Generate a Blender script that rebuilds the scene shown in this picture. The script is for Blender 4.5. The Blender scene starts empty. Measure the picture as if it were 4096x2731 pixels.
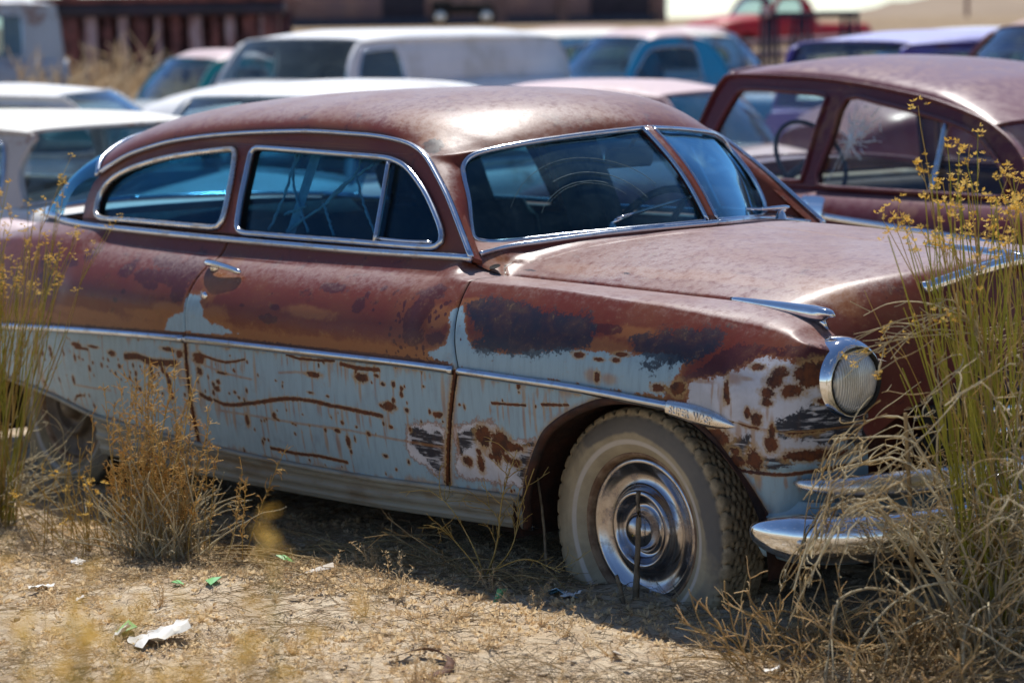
import bpy, math, random
import numpy as np
from mathutils import Vector
from mathutils.geometry import tessellate_polygon

scene = bpy.context.scene
COL = scene.collection
rng = np.random.default_rng(7)
rnd = random.Random(11)
PI = math.pi

# ------------------------------------------------------------------ objects
def tag(o, label=None, cat=None, group=None, kind=None):
    if label: o['label'] = label
    if cat: o['category'] = cat
    if group: o['group'] = group
    if kind: o['kind'] = kind
    return o

def thing(name, label, cat, loc=(0, 0, 0), rotz=0.0, group=None):
    o = bpy.data.objects.new(name, None)
    COL.objects.link(o)
    o.empty_display_size = 0.2
    o.location = loc
    o.rotation_euler = (0, 0, rotz)
    return tag(o, label, cat, group)

def mesh_from(name, V, F, mat, smooth=True, attrs=None, mats=None, fmat=None):
    me = bpy.data.meshes.new(name)
    V = np.asarray(V, np.float32).reshape(-1, 3)
    if isinstance(F, np.ndarray):
        n, k = F.shape
        me.vertices.add(len(V)); me.vertices.foreach_set('co', V.ravel())
        me.loops.add(n * k); me.loops.foreach_set('vertex_index', F.astype(np.int32).ravel())
        me.polygons.add(n)
        me.polygons.foreach_set('loop_start', np.arange(0, n * k, k, dtype=np.int32))
        me.polygons.foreach_set('loop_total', np.full(n, k, np.int32))
        me.update(calc_edges=True); me.validate()
    else:
        me.from_pydata([tuple(map(float, v)) for v in V], [], [tuple(int(i) for i in f) for f in F])
        me.update()
    if smooth:
        me.polygons.foreach_set('use_smooth', np.ones(len(me.polygons), bool))
    for m in ([mat] if mats is None else mats):
        me.materials.append(m)
    if fmat is not None:
        me.polygons.foreach_set('material_index', np.asarray(fmat, np.int32)[:len(me.polygons)])
    if attrs:
        for k, a in attrs.items():
            at = me.attributes.new(k, 'FLOAT', 'POINT')
            at.data.foreach_set('value', np.asarray(a, np.float32))
    return me

def obj(name, VF, mat, parent=None, smooth=True, **kw):
    me = mesh_from(name, VF[0], VF[1], mat, smooth, **kw)
    o = bpy.data.objects.new(name, me)
    COL.objects.link(o)
    if parent is not None: o.parent = parent
    return o

def join(*parts):
    Vs, Fs, n = [], [], 0
    arr = all(isinstance(p[1], np.ndarray) and p[1].shape[1] == 4 for p in parts)
    for V, F in parts:
        V = np.asarray(V, float).reshape(-1, 3)
        Vs.append(V)
        if arr: Fs.append(F + n)
        else: Fs += [tuple(int(i) + n for i in f) for f in F]
        n += len(V)
    return np.concatenate(Vs), (np.concatenate(Fs) if arr else Fs)

def mirror(VF):
    V = np.array(VF[0], float) * [1, -1, 1]
    F = VF[1][:, ::-1] if isinstance(VF[1], np.ndarray) else [tuple(reversed(f)) for f in VF[1]]
    return V, F

def xform(VF, loc=(0, 0, 0), rx=0, ry=0, rz=0, sc=1.0):
    V = np.asarray(VF[0], float).reshape(-1, 3) * sc
    for ax, a in ((0, rx), (1, ry), (2, rz)):
        if a:
            c, s = math.cos(a), math.sin(a)
            i, j = [(1, 2), (2, 0), (0, 1)][ax]
            W = V.copy(); W[:, i] = c * V[:, i] - s * V[:, j]; W[:, j] = s * V[:, i] + c * V[:, j]; V = W
    return V + np.asarray(loc, float), VF[1]

# ------------------------------------------------------------------ shapes
def grid(V):                                   # V: (n, m, 3)
    n, m = V.shape[:2]
    i = np.arange(n * m).reshape(n, m)
    F = np.stack([i[:-1, :-1], i[1:, :-1], i[1:, 1:], i[:-1, 1:]], -1).reshape(-1, 4)
    return V.reshape(-1, 3), F

def box(x0, x1, y0, y1, z0, z1, bev=0.0):
    if bev <= 0:
        V = [(x, y, z) for x in (x0, x1) for y in (y0, y1) for z in (z0, z1)]
        F = [(0, 1, 3, 2), (4, 6, 7, 5), (0, 4, 5, 1), (2, 3, 7, 6), (0, 2, 6, 4), (1, 5, 7, 3)]
        return np.array(V, float), np.array(F)
    b = min(bev, (x1 - x0) / 2.01, (y1 - y0) / 2.01, (z1 - z0) / 2.01)
    rings = []
    for z, ins in ((z0, b), (z0 + b, 0), (z1 - b, 0), (z1, b)):
        r = []
        for cx, cy, a0 in ((x1 - b, y1 - b, 0), (x0 + b, y1 - b, 1), (x0 + b, y0 + b, 2), (x1 - b, y0 + b, 3)):
            for k in range(4):
                a = (a0 + k / 3) * PI / 2
                rr = b if not ins else b * 0.35
                r.append((cx + rr * math.cos(a), cy + rr * math.sin(a), z))
        rings.append(r)
    return loft(np.array(rings), caps=True)

def loft(R, caps=False, closed=True):          # R: (n rings, m pts, 3)
    R = np.asarray(R, float)
    n, m = R.shape[:2]
    i = np.arange(n * m).reshape(n, m)
    j = np.roll(i, -1, 1) if closed else i
    if closed: F = np.stack([i[:-1], j[:-1], j[1:], i[1:]], -1).reshape(-1, 4)
    else: F = np.stack([i[:-1, :-1], i[:-1, 1:], i[1:, 1:], i[1:, :-1]], -1).reshape(-1, 4)
    V = R.reshape(-1, 3)
    if caps:
        F = [tuple(f) for f in F] + [tuple(reversed(range(m))), tuple(range((n - 1) * m, n * m))]
    return V, F

def frames(P, closed=False, up=(0, 0, 1)):
    P = np.asarray(P, float)
    T = (np.roll(P, -1, 0) - np.roll(P, 1, 0)) if closed else np.gradient(P, axis=0)
    T /= np.maximum(np.linalg.norm(T, axis=1, keepdims=True), 1e-9)
    U = np.asarray(up, float)
    if U.ndim == 1: U = np.tile(U, (len(P), 1))
    N = U - (U * T).sum(1, keepdims=True) * T
    bad = np.linalg.norm(N, axis=1) < 1e-4
    N[bad] = np.cross(T[bad], [1, 0.3, 0.1])
    N /= np.maximum(np.linalg.norm(N, axis=1, keepdims=True), 1e-9)
    return T, N, np.cross(T, N)

def sweep(P, prof, closed=False, up=(0, 0, 1), scale=None, caps=True):
    # prof: (k,2) in (N, B); scale per point
    P = np.asarray(P, float)
    T, N, B = frames(P, closed, up)
    prof = np.asarray(prof, float)
    s = np.ones(len(P)) if scale is None else np.asarray(scale, float)
    R = P[:, None] + N[:, None] * (prof[None, :, :1] * s[:, None, None]) + B[:, None] * (prof[None, :, 1:] * s[:, None, None])
    if closed:
        R = np.concatenate([R, R[:1]])
        return loft(R)
    return loft(R, caps=caps)

def circ(r, n=8, ry=None):
    a = np.arange(n) / n * 2 * PI
    return np.stack([r * np.cos(a), (ry or r) * np.sin(a)], 1)

def tube(P, r, n=8, closed=False, scale=None, up=(0.13, 0.21, 1)):
    return sweep(P, circ(r, n), closed, up, scale)

def moulding(w, d, n=9):                       # half-round strip profile: N = outwards
    a = np.linspace(-PI / 2, PI / 2, n)
    return np.concatenate([np.stack([d * np.cos(a), w / 2 * np.sin(a)], 1), [[-0.004, w / 2], [-0.004, -w / 2]]])

def lathe(prof, n=48, axis='z'):               # prof: (r, h)
    a = np.arange(n) / n * 2 * PI
    prof = np.asarray(prof, float)
    V = np.stack([prof[:, :1] * np.cos(a), prof[:, :1] * np.sin(a), np.repeat(prof[:, 1:], n, 1)], -1)
    if axis == '-y': V = np.stack([V[..., 0], -V[..., 2], V[..., 1]], -1)
    if axis == 'y': V = np.stack([V[..., 0], V[..., 2], V[..., 1]], -1)
    if axis == 'x': V = np.stack([V[..., 2], V[..., 0], V[..., 1]], -1)
    return loft(V)

def resample(P, n, closed=False):
    P = np.asarray(P, float)
    if closed: P = np.concatenate([P, P[:1]])
    d = np.r_[0, np.cumsum(np.linalg.norm(np.diff(P, axis=0), axis=1))]
    t = np.linspace(0, d[-1], n + 1)[:-1] if closed else np.linspace(0, d[-1], n)
    return np.stack([np.interp(t, d, P[:, k]) for k in range(P.shape[1])], 1)

def smooth_path(P, n, closed=False):           # Catmull-Rom then even spacing
    P = np.asarray(P, float)
    if closed: Q = np.concatenate([P[-1:], P, P[:2]])
    else: Q = np.concatenate([2 * P[:1] - P[1:2], P, 2 * P[-1:] - P[-2:-1]])
    out = []
    t = np.linspace(0, 1, 12, endpoint=False)[:, None]
    for i in range(len(Q) - 3):
        a, b, c, d = Q[i:i + 4]
        out.append(.5 * (2 * b + (c - a) * t + (2 * a - 5 * b + 4 * c - d) * t ** 2 + (3 * b - a - 3 * c + d) * t ** 3))
    out = np.concatenate(out + ([] if closed else [P[-1:]]))
    return resample(out, n, closed)

def inpoly(x, z, poly):
    poly = np.asarray(poly, float)
    c = np.zeros(x.shape, bool)
    for (x0, z0), (x1, z1) in zip(poly, np.roll(poly, -1, 0)):
        k = ((z0 > z) != (z1 > z))
        c ^= k & (x < (x1 - x0) * (z - z0) / (z1 - z0 + 1e-12) + x0)
    return c

def segdist(x, z, poly, closed=True):
    poly = np.asarray(poly, float)
    best = np.full(x.shape, 9.0); bx = x.copy(); bz = z.copy()
    nx = np.roll(poly, -1, 0) if closed else poly[1:]
    for (x0, z0), (x1, z1) in zip(poly, nx):
        L = (x1 - x0) ** 2 + (z1 - z0) ** 2 + 1e-12
        t = np.clip(((x - x0) * (x1 - x0) + (z - z0) * (z1 - z0)) / L, 0, 1)
        px, pz = x0 + t * (x1 - x0), z0 + t * (z1 - z0)
        d = np.hypot(x - px, z - pz); k = d < best
        best[k] = d[k]; bx[k] = px[k]; bz[k] = pz[k]
    return best, bx, bz

def sstep(a, b, x):
    t = np.clip((np.asarray(x, float) - a) / (b - a), 0, 1)
    return t * t * (3 - 2 * t)

def hash2(i, j, s=0):
    h = (i.astype(np.int64) * 374761393 + j.astype(np.int64) * 668265263 + s * 1442695041) & 0x7fffffff
    h = ((h ^ (h >> 13)) * 1274126177) & 0x7fffffff
    return ((h ^ (h >> 16)) & 0xffff) / 65535.0

def vnoise(x, y, s=0):
    i, j = np.floor(x), np.floor(y)
    u, v = x - i, y - j
    u = u * u * (3 - 2 * u); v = v * v * (3 - 2 * v)
    return ((hash2(i, j, s) * (1 - u) + hash2(i + 1, j, s) * u) * (1 - v)
            + (hash2(i, j + 1, s) * (1 - u) + hash2(i + 1, j + 1, s) * u) * v)

def fbm(x, y, o=4, s=0):
    r, a, t = 0, .5, 0
    for k in range(o):
        r = r + a * vnoise(x * 2 ** k + 17.3 * k, y * 2 ** k - 9.1 * k, s + k); t += a; a *= .5
    return r / t

def pchip(xs, ys):
    xs = np.asarray(xs, float); ys = np.asarray(ys, float)
    h = np.diff(xs); d = np.diff(ys) / h
    m = np.zeros_like(ys)
    for i in range(1, len(xs) - 1):
        if d[i - 1] * d[i] > 0:
            w1 = 2 * h[i] + h[i - 1]; w2 = h[i] + 2 * h[i - 1]
            m[i] = (w1 + w2) / (w1 / d[i - 1] + w2 / d[i])
    m[0] = d[0]; m[-1] = d[-1]
    def f(x):
        x = np.clip(np.asarray(x, float), xs[0], xs[-1])
        i = np.clip(np.searchsorted(xs, x) - 1, 0, len(h) - 1)
        t = (x - xs[i]) / h[i]
        return (ys[i] * (1 + 2 * t) * (1 - t) ** 2 + m[i] * h[i] * t * (1 - t) ** 2
                + ys[i + 1] * t * t * (3 - 2 * t) + m[i + 1] * h[i] * t * t * (t - 1))
    return f

def C(*p):
    p = sorted(p)
    return pchip([a for a, b in p], [b for a, b in p])

# ------------------------------------------------------------------ materials
class NT:
    def __init__(self, name):
        self.m = bpy.data.materials.new(name); self.m.use_nodes = True
        self.t = self.m.node_tree
        self.b = self.t.nodes['Principled BSDF']
        self.out = self.t.nodes['Material Output']
    def n(self, typ, **kw):
        nd = self.t.nodes.new(typ)
        for k, v in kw.items():
            if k.startswith('i_'):
                key = k[2:]
                key = int(key) if key.isdigit() else key.replace('_', ' ')
                if hasattr(v, 'is_output'): self.t.links.new(v, nd.inputs[key])
                else: nd.inputs[key].default_value = v
            else: setattr(nd, k, v)
        return nd
    def link(self, a, b): self.t.links.new(a, b)
    def setb(self, **kw):
        for k, v in kw.items():
            key = k.replace('_', ' ')
            if hasattr(v, 'is_output'): self.link(v, self.b.inputs[key])
            else: self.b.inputs[key].default_value = v
    def coords(self, scale=(1, 1, 1), kind='Object'):
        tc = self.n('ShaderNodeTexCoord')
        mp = self.n('ShaderNodeMapping', i_Scale=scale)
        self.link(tc.outputs[kind], mp.inputs['Vector'])
        return mp.outputs[0]
    def noise(self, scale=5, detail=4, rough=.55, vec=None, dist=0.0):
        nd = self.n('ShaderNodeTexNoise', i_Scale=scale, i_Detail=detail, i_Roughness=rough, i_Distortion=dist)
        if vec is not None: self.link(vec, nd.inputs['Vector'])
        return nd.outputs['Fac']
    def math(self, op, a, b=0.0, clamp=False):
        nd = self.n('ShaderNodeMath', operation=op, use_clamp=clamp, i_0=a, i_1=b)
        return nd.outputs[0]
    def mapr(self, v, a, b, c=0.0, d=1.0, smooth=True):
        nd = self.n('ShaderNodeMapRange', interpolation_type='SMOOTHSTEP' if smooth else 'LINEAR',
                    i_0=v, i_1=a, i_2=b, i_3=c, i_4=d)
        return nd.outputs[0]
    def mix(self, f, a, b, mode='MIX'):
        nd = self.n('ShaderNodeMix', data_type='RGBA', blend_type=mode)
        for k, v in ((0, f), (6, a), (7, b)):
            if hasattr(v, 'is_output'): self.link(v, nd.inputs[k])
            else: nd.inputs[k].default_value = v if k == 0 else (tuple(v) + (1,))[:4]
        return nd.outputs[2]
    def attr(self, name):
        return self.n('ShaderNodeAttribute', attribute_name=name).outputs['Fac']
    def ramp(self, v, stops):
        nd = self.n('ShaderNodeValToRGB', i_0=v)
        e = nd.color_ramp.elements
        while len(e) < len(stops): e.new(.5)
        for k, (p, c) in enumerate(stops):
            e[k].position = p; e[k].color = (tuple(c) + (1,))[:4]
        return nd.outputs[0]
    def bump(self, h, strength=.2, dist=.01):
        nd = self.n('ShaderNodeBump', i_Strength=strength, i_Distance=dist, i_Height=h)
        self.link(nd.outputs[0], self.b.inputs['Normal'])
        return nd

def simple(name, c1, c2=None, scale=8, rough=.6, metal=0.0, bump=0.0, bscale=40, spec=.5, stretch=(1, 1, 1), thr=(.35, .65)):
    t = NT(name)
    v = t.coords(stretch)
    if c2 is None: c2 = tuple(x * .7 for x in c1)
    f = t.mapr(t.noise(scale, 6, .6, v), thr[0], thr[1])
    t.setb(Base_Color=t.mix(f, c1, c2), Metallic=metal, Specular_IOR_Level=spec)
    t.setb(Roughness=t.mapr(t.noise(scale * 2.3, 3, .5, v), .3, .7, rough * .85, min(1, rough * 1.15)))
    if bump: t.bump(t.noise(bscale, 5, .6, v), bump, .01)
    return t.m

def car_paint(name, pal, dust=(.50, .405, .395), dust_amt=.85, rough=.5, layers=True):
    """weathered paint: pal = dict of colours; layers driven by mesh attributes"""
    t = NT(name)
    v = t.coords()
    nb = t.noise(3.2, 5, .6, v); nf = t.noise(38, 6, .65, v); nm = t.noise(11, 5, .6, v, .4)
    vs = t.coords((60, 60, 7)); st = t.noise(1.0, 3, .6, vs); ng = t.noise(120, 4, .6, v)
    col = t.mix(t.mapr(nb, .35, .68), pal['a'], pal['b'])
    col = t.mix(t.mapr(t.math('ADD', nm, t.math('MULTIPLY', nf, .3)), .74, .86), col, pal['deep'])
    rough_s = t.mapr(nf, .3, .7, rough * .85, rough * 1.2)
    geo = t.n('ShaderNodeNewGeometry')
    nz = t.n('ShaderNodeSeparateXYZ', i_0=geo.outputs['Normal']).outputs[2]
    if layers:
        def mask(nm_, w=.05, a1=.28, a2=.3, a3=.12):
            f = t.math('ADD', t.attr(nm_), t.math('MULTIPLY', t.math('SUBTRACT', nf, .5), a1))
            f = t.math('ADD', f, t.math('MULTIPLY', t.math('SUBTRACT', nm, .5), a2))
            f = t.math('ADD', f, t.math('MULTIPLY', t.math('SUBTRACT', ng, .5), a3))
            return f, t.mapr(f, .5 - w, .5 + w)
        f, m = mask('orange', .16, .45, .6, .2)
        col = t.mix(t.math('MULTIPLY', m, .75), col, pal['orange'])
        f, m = mask('deep', .06, .9, .5)
        col = t.mix(t.math('MULTIPLY', m, .85), col, pal['deep'])
    # sun bleach / dust on upward faces
    dn = t.math('ADD', nz, t.math('ADD', t.math('MULTIPLY', t.math('SUBTRACT', nf, .5), .5), t.math('MULTIPLY', t.math('SUBTRACT', ng, .5), .30)))
    dm = t.math('MULTIPLY', t.mapr(dn, .64, 1.14), dust_amt)
    dcol = t.mix(t.mapr(nb, .42, .62), dust, tuple(c * k for c, k in zip(dust, (.84, .74, .70))))
    dcol = t.mix(t.math('MULTIPLY', t.mapr(nf, .5, .66), .3), dcol, (.13, .085, .075))
    col = t.mix(dm, col, dcol)
    if layers:
        f, m = mask('blue', .025, .35, .40, .25)
        halo = t.math('MULTIPLY', t.mapr(f, .30, .5), .85)
        col = t.mix(halo, col, pal['orange'])
        bl = t.mix(t.mapr(st, .35, .7), pal['blue'], pal['blue2'])
        bl = t.mix(t.math('MULTIPLY', t.mapr(nm, .55, .75), .35), bl, pal['blue3'])
        col = t.mix(m, col, bl)
        f, m = mask('dark', .05, .5, .45, .4)
        col = t.mix(t.math('MULTIPLY', m, t.mapr(nm, .25, .75, 1, .72)), col, t.mix(t.mapr(nm, .5, .8), pal['navy'], (.075, .05, .035)))
        f, m = mask('deepp', .03, .6, .4, .5)
        col = t.mix(m, col, t.mix(t.mapr(nm, .4, .6), pal['deep'], (.10, .030, .022)))
        f, m = mask('white', .04, .45, .45, .4)
        halo = t.mapr(f, .34, .5)
        col = t.mix(t.math('MULTIPLY', halo, .8), col, pal['orange'])
        wv = t.coords((9, 9, 90)); ws = t.noise(1.0, 4, .6, wv, .6)
        wc = t.mix(t.mapr(nm, .35, .65), pal['white'], pal['white2'])
        col = t.mix(m, col, wc)
        f, m = mask('dark2', .04, .5, .5, .3)
        m2 = t.math('MULTIPLY', m, t.mapr(t.math('ADD', ws, t.math('MULTIPLY', nm, .6)),   .80, .96, 1, 0))
        col = t.mix(m2, col, pal['navy'])
        f, m = mask('drip', .28, .3, .25)
        col = t.mix(t.math('MULTIPLY', m, .62), col, t.mix(t.mapr(st, .3, .7), pal['stain'], pal['orange']))
        f, m = mask('rust', .06, .65, .40, .70)
        halo = t.mapr(f, .06, .5)
        col = t.mix(t.math('MULTIPLY', halo, .75), col, pal['stain'])
        col = t.mix(m, col, t.mix(t.mapr(nf, .38, .62), pal['rust'], pal['rust2']))
        rough_s = t.math('ADD', rough_s, t.math('MULTIPLY', m, .3), True); rustm = m
        f, m = mask('gap', .1, .05, .05, 0)
        col = t.mix(m, col, (.012, .008, .006))
    # fine vertical grime
    col = t.mix(t.math('MULTIPLY', t.mapr(st, .52, .8), .10), col, tuple(c * .6 for c in pal['orange']))
    t.setb(Base_Color=col, Roughness=rough_s, Specular_IOR_Level=.3)
    hgt = t.math('ADD', t.math('MULTIPLY', nf, .5), t.math('MULTIPLY', nb, .9))
    if layers: hgt = t.math('ADD', hgt, t.math('MULTIPLY', rustm, t.math('SUBTRACT', t.math('MULTIPLY', ng, 2.0), .5)))
    t.bump(hgt, .14, .006)
    return t.m

def metal(name, col=(.78, .78, .78), rough=.1, dirt=.25, dirtcol=(.22, .15, .09)):
    t = NT(name)
    v = t.coords()
    n1 = t.noise(14, 6, .65, v); n2 = t.noise(90, 4, .6, v)
    f = t.math('MULTIPLY', t.mapr(t.math('ADD', n1, t.math('MULTIPLY', n2, .12)), .52, .74), dirt)
    t.setb(Base_Color=t.mix(f, col, dirtcol), Metallic=t.mapr(f, 0, 1, 1, .2), Roughness=t.mapr(n1, .3, .75, rough, rough + .09))
    return t.m

def glass(name, tint=(.55, .72, .75), refl=(.55, .75, 1.0), dirt=.12, base=.10, dirtcol=(.35, .42, .42), pw=4.0):
    t = NT(name)
    v = t.coords()
    tr = t.n('ShaderNodeBsdfTransparent', i_Color=tint + (1,))
    gl = t.n('ShaderNodeBsdfGlossy', i_Color=refl + (1,), i_Roughness=.03)
    df = t.n('ShaderNodeBsdfDiffuse', i_Color=dirtcol + (1,))
    lw = t.n('ShaderNodeLayerWeight', i_Blend=.5)
    f = t.math('ADD', t.math('MULTIPLY', t.math('POWER', lw.outputs['Facing'], pw), .9), base * .6)
    m1 = t.n('ShaderNodeMixShader', i_0=f, i_1=tr.outputs[0], i_2=gl.outputs[0])
    d = t.math('MULTIPLY', t.mapr(t.math('ADD', t.noise(6, 6, .65, v, .5), t.math('MULTIPLY', t.noise(60, 3, .5, v), .2)), .45, .85), dirt)
    m2 = t.n('ShaderNodeMixShader', i_0=t.math('ADD', d, dirt * .25), i_1=m1.outputs[0], i_2=df.outputs[0])
    t.link(m2.outputs[0], t.out.inputs['Surface'])
    return t.m

# ------------------------------------------------------------------ shared materials
HP = dict(a=(.135, .025, .014), b=(.160, .046, .020), deep=(.058, .012, .014), orange=(.27, .105, .035), blue=(.27, .395, .47),
          blue2=(.235, .345, .415), blue3=(.14, .20, .27), navy=(.013, .018, .034), white=(.53, .53, .57), white2=(.42, .43, .47), stain=(.36, .22, .08),
          rust=(.050, .017, .010), rust2=(.13, .040, .014))
M = {}
M['hudson'] = car_paint('weathered maroon and blue paint', HP, rough=.37, dust_amt=.78)
M['chrome'] = metal('old chrome', (.76, .79, .84), .035, .14)
M['chrome_dull'] = metal('dull chrome trim', (.70, .68, .66), .24, .55, (.25, .17, .10))
M['stainless'] = metal('stainless trim', (.52, .57, .66), .17, .35)
M['glass'] = glass('car window glass', (.20, .45, .60), (.20, .48, .75), .06, .05, (.2, .32, .36))
M['windscreen'] = glass('dusty windscreen glass', (.55, .74, .78), (.34, .72, 1.0), .10, .05, (.22, .36, .40), 1.8)
M['lens'] = None
M['black'] = simple('black void', (.006, .006, .007), (.012, .010, .010), 5, .9, bump=0)
M['under'] = simple('rusty underside', (.018, .012, .009), (.035, .018, .010), 9, .9)
M['liner'] = simple('wheel arch rust', (.06, .022, .012), (.025, .012, .009), 14, .9, bump=.4)
M['rubber'] = simple('door rubber', (.012, .011, .010), (.03, .025, .02), 20, .8)
M['sill'] = simple('faded sill paint', (.27, .27, .23), (.19, .15, .10), 6, .6, bump=.1, stretch=(.9, 1, 2.2), thr=(.42, .72))
M['seat'] = simple('seat cloth', (.035, .035, .04), (.06, .052, .045), 12, .95, bump=.3)
M['dash'] = simple('dashboard paint', (.03, .028, .03), (.05, .045, .042), 10, .6)
M['dark_plastic'] = simple('black plastic rim', (.012, .012, .013), (.03, .028, .026), 30, .5)
M['cobweb'] = simple('torn lining threads', (.72, .78, .78), (.55, .60, .60), 30, .9)

# ------------------------------------------------------------------ HUDSON body curves (x forward, y left, z up, metres)
zrail = C((-4.3, .59), (-3.6, .625), (-3.13, .659), (-2.6, .692), (-1.956, .721), (-1.23, .741), (-.61, .752), (-.2, .751), (.24, .735), (.5, .715), (.8, .70))
wrail = C((-4.3, .76), (-3.8, .86), (-3.3, .925), (-2.6, .968), (-1.6, .983), (-.6, .973), (.1, .94), (.4, .905))
zs = C((-4.3, .48), (-3.4, .445), (-2.99, .421), (-2.6, .378), (-1.72, .362), (-1.16, .370), (-.68, .390), (-.3, .405), (.9, .41))
zr = C((-4.3, .40), (-3.0, .225), (-1.9, .241), (-.44, .291), (-.2, .31), (.3, .36), (.9, .37))
zcr = C((-4.3, .80), (-3.6, .935), (-3.3, .965), (-3.0, .98), (-2.0, .985), (-.72, 1.0), (-.3, 1.004), (.1, .985), (.43, .956), (.65, .938), (.85, .912), (1.02, .87))
wcr = C((-4.3, .66), (-3.8, .76), (-3.3, .82), (-2.8, .85), (-.7, .865), (-.2, .86), (.2, .835), (.4, .815))
zbelt = C((-4.3, .80), (-3.9, .93), (-3.55, 1.0), (-3.367, 1.035), (-3.05, 1.036), (-2.3, 1.039), (-1.3, 1.045), (-.76, 1.052), (-.70, 1.018), (-.64, 1.005), (-.22, 1.003), (.27, 1.0), (.595, .966), (.72, .932), (.85, .90), (1.02, .86))
wbelt = C((-4.3, .50), (-3.8, .56), (-3.5, .60), (-3.367, .645), (-3.2, .702), (-3.05, .745), (-2.84, .774), (-2.6, .788), (-2.0, .794), (-.76, .79), (-.70, .738), (-.63, .706), (.27, .70), (.6, .685), (.9, .64))

def wside(x, z):
    x = np.asarray(x, float); z = np.asarray(z, float)
    t1 = np.clip((z - zrail(x)) / (zcr(x) - zrail(x)), 0, 1)
    mid = sstep(-2.86, -2.70, x) * (1 - sstep(-.84, -.73, x))
    up = wrail(x) + (wcr(x) - wrail(x)) * t1 ** (2.6 + 2.2 * mid)
    up = up - .026 * mid * sstep(.80, .955, z)
    t2 = np.clip((zrail(x) - z) / (zrail(x) - zs(x)), 0, 1.5)
    return np.where(z > zrail(x), up, wrail(x) - .042 * t2 ** 2)

def plan(s, w, x0=.47, Lx=.215):
    """wrap the front corner: s along the body side -> x, w"""
    th = np.clip((s - x0) / .62, 0, 1) * PI / 2
    x = np.where(s < x0, s, x0 + Lx * np.sin(th) ** .95)
    return x, w - np.maximum(w - .50, 0) * (1 - np.cos(th)) ** 2.1

def door_warp(s, z):
    d = np.interp(z, [.28, .39, .60, .765, .85, 1.0, 1.07], [-.06, -.055, .0, .045, .02, -.02, -.01])
    return s + d * np.exp(-((s + .63) / .30) ** 2)

def stations(a, b, step, extra=()):
    s = np.arange(a, b + step / 2, step)
    for e in extra:
        s = s[np.abs(s - e) > .0125]
        s = np.r_[s, e + np.array([-.012, -.006, -.0032, -.0011, .0011, .0032, .006, .012])]
    return np.sort(s)

SD_R, SD_F = -1.985, -.63            # rear and front door cuts
DRIP=[(-2.952,-0.684,1.221),(-2.872,-0.676,1.256),(-2.774,-0.666,1.294),(-2.639,-0.660,1.326),(-2.505,-0.655,1.350),(-2.296,-0.648,1.373),(-2.095,-0.641,1.388),(-1.898,-0.637,1.398),(-1.707,-0.634,1.404),(-1.517,-0.635,1.402),(-1.355,-0.637,1.398),(-1.216,-0.642,1.385),(-1.142,-0.650,1.369),(-1.075,-0.662,1.341),(-0.995,-0.686,1.287),(-0.912,-0.713,1.225),(-0.821,-0.748,1.146),(-0.724,-0.786,1.060)]
REARP=[(-2.952,-0.684,1.221),(-3.003,-0.691,1.184),(-3.018,-0.706,1.144),(-3.018,-0.727,1.097),(-2.999,-0.747,1.059)]
QWIN=[(-2.886,-0.751,1.084),(-2.898,-0.733,1.124),(-2.889,-0.715,1.166),(-2.840,-0.699,1.211),(-2.743,-0.688,1.249),(-2.609,-0.681,1.281),(-2.476,-0.676,1.304),(-2.296,-0.668,1.326),(-2.133,-0.662,1.342),(-2.104,-0.664,1.337),(-2.090,-0.673,1.317),(-2.069,-0.701,1.253),(-2.053,-0.732,1.181),(-2.042,-0.761,1.117),(-2.048,-0.775,1.083),(-2.079,-0.781,1.070),(-2.196,-0.782,1.068),(-2.329,-0.782,1.067),(-2.498,-0.780,1.065),(-2.679,-0.774,1.063),(-2.806,-0.767,1.060),(-2.863,-0.760,1.067)]
DWIN=[(-2.016,-0.666,1.331),(-2.000,-0.659,1.347),(-1.962,-0.657,1.351),(-1.724,-0.659,1.348),(-1.486,-0.660,1.344),(-1.303,-0.662,1.341),(-1.229,-0.665,1.334),(-1.158,-0.674,1.315),(-1.075,-0.693,1.271),(-1.006,-0.713,1.225),(-0.934,-0.739,1.166),(-0.890,-0.758,1.123),(-0.877,-0.771,1.094),(-0.894,-0.778,1.077),(-0.938,-0.781,1.071),(-1.118,-0.782,1.068),(-1.338,-0.783,1.066),(-1.567,-0.784,1.063),(-1.808,-0.785,1.061),(-1.918,-0.785,1.062),(-1.954,-0.779,1.076),(-1.969,-0.765,1.106),(-1.991,-0.731,1.184),(-2.004,-0.699,1.256)]
VENT=[(-1.256,-0.670,1.322),(-1.228,-0.722,1.205),(-1.199,-0.778,1.078)]
BELT=[(-3.367,-0.638,1.049),(-3.227,-0.696,1.040),(-3.054,-0.745,1.038),(-2.840,-0.774,1.038),(-2.601,-0.788,1.040),(-2.314,-0.794,1.041),(-2.049,-0.794,1.042),(-1.798,-0.793,1.043),(-1.557,-0.792,1.045),(-1.328,-0.791,1.047),(-1.109,-0.789,1.051),(-0.900,-0.787,1.056),(-0.724,-0.786,1.060)]
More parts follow.
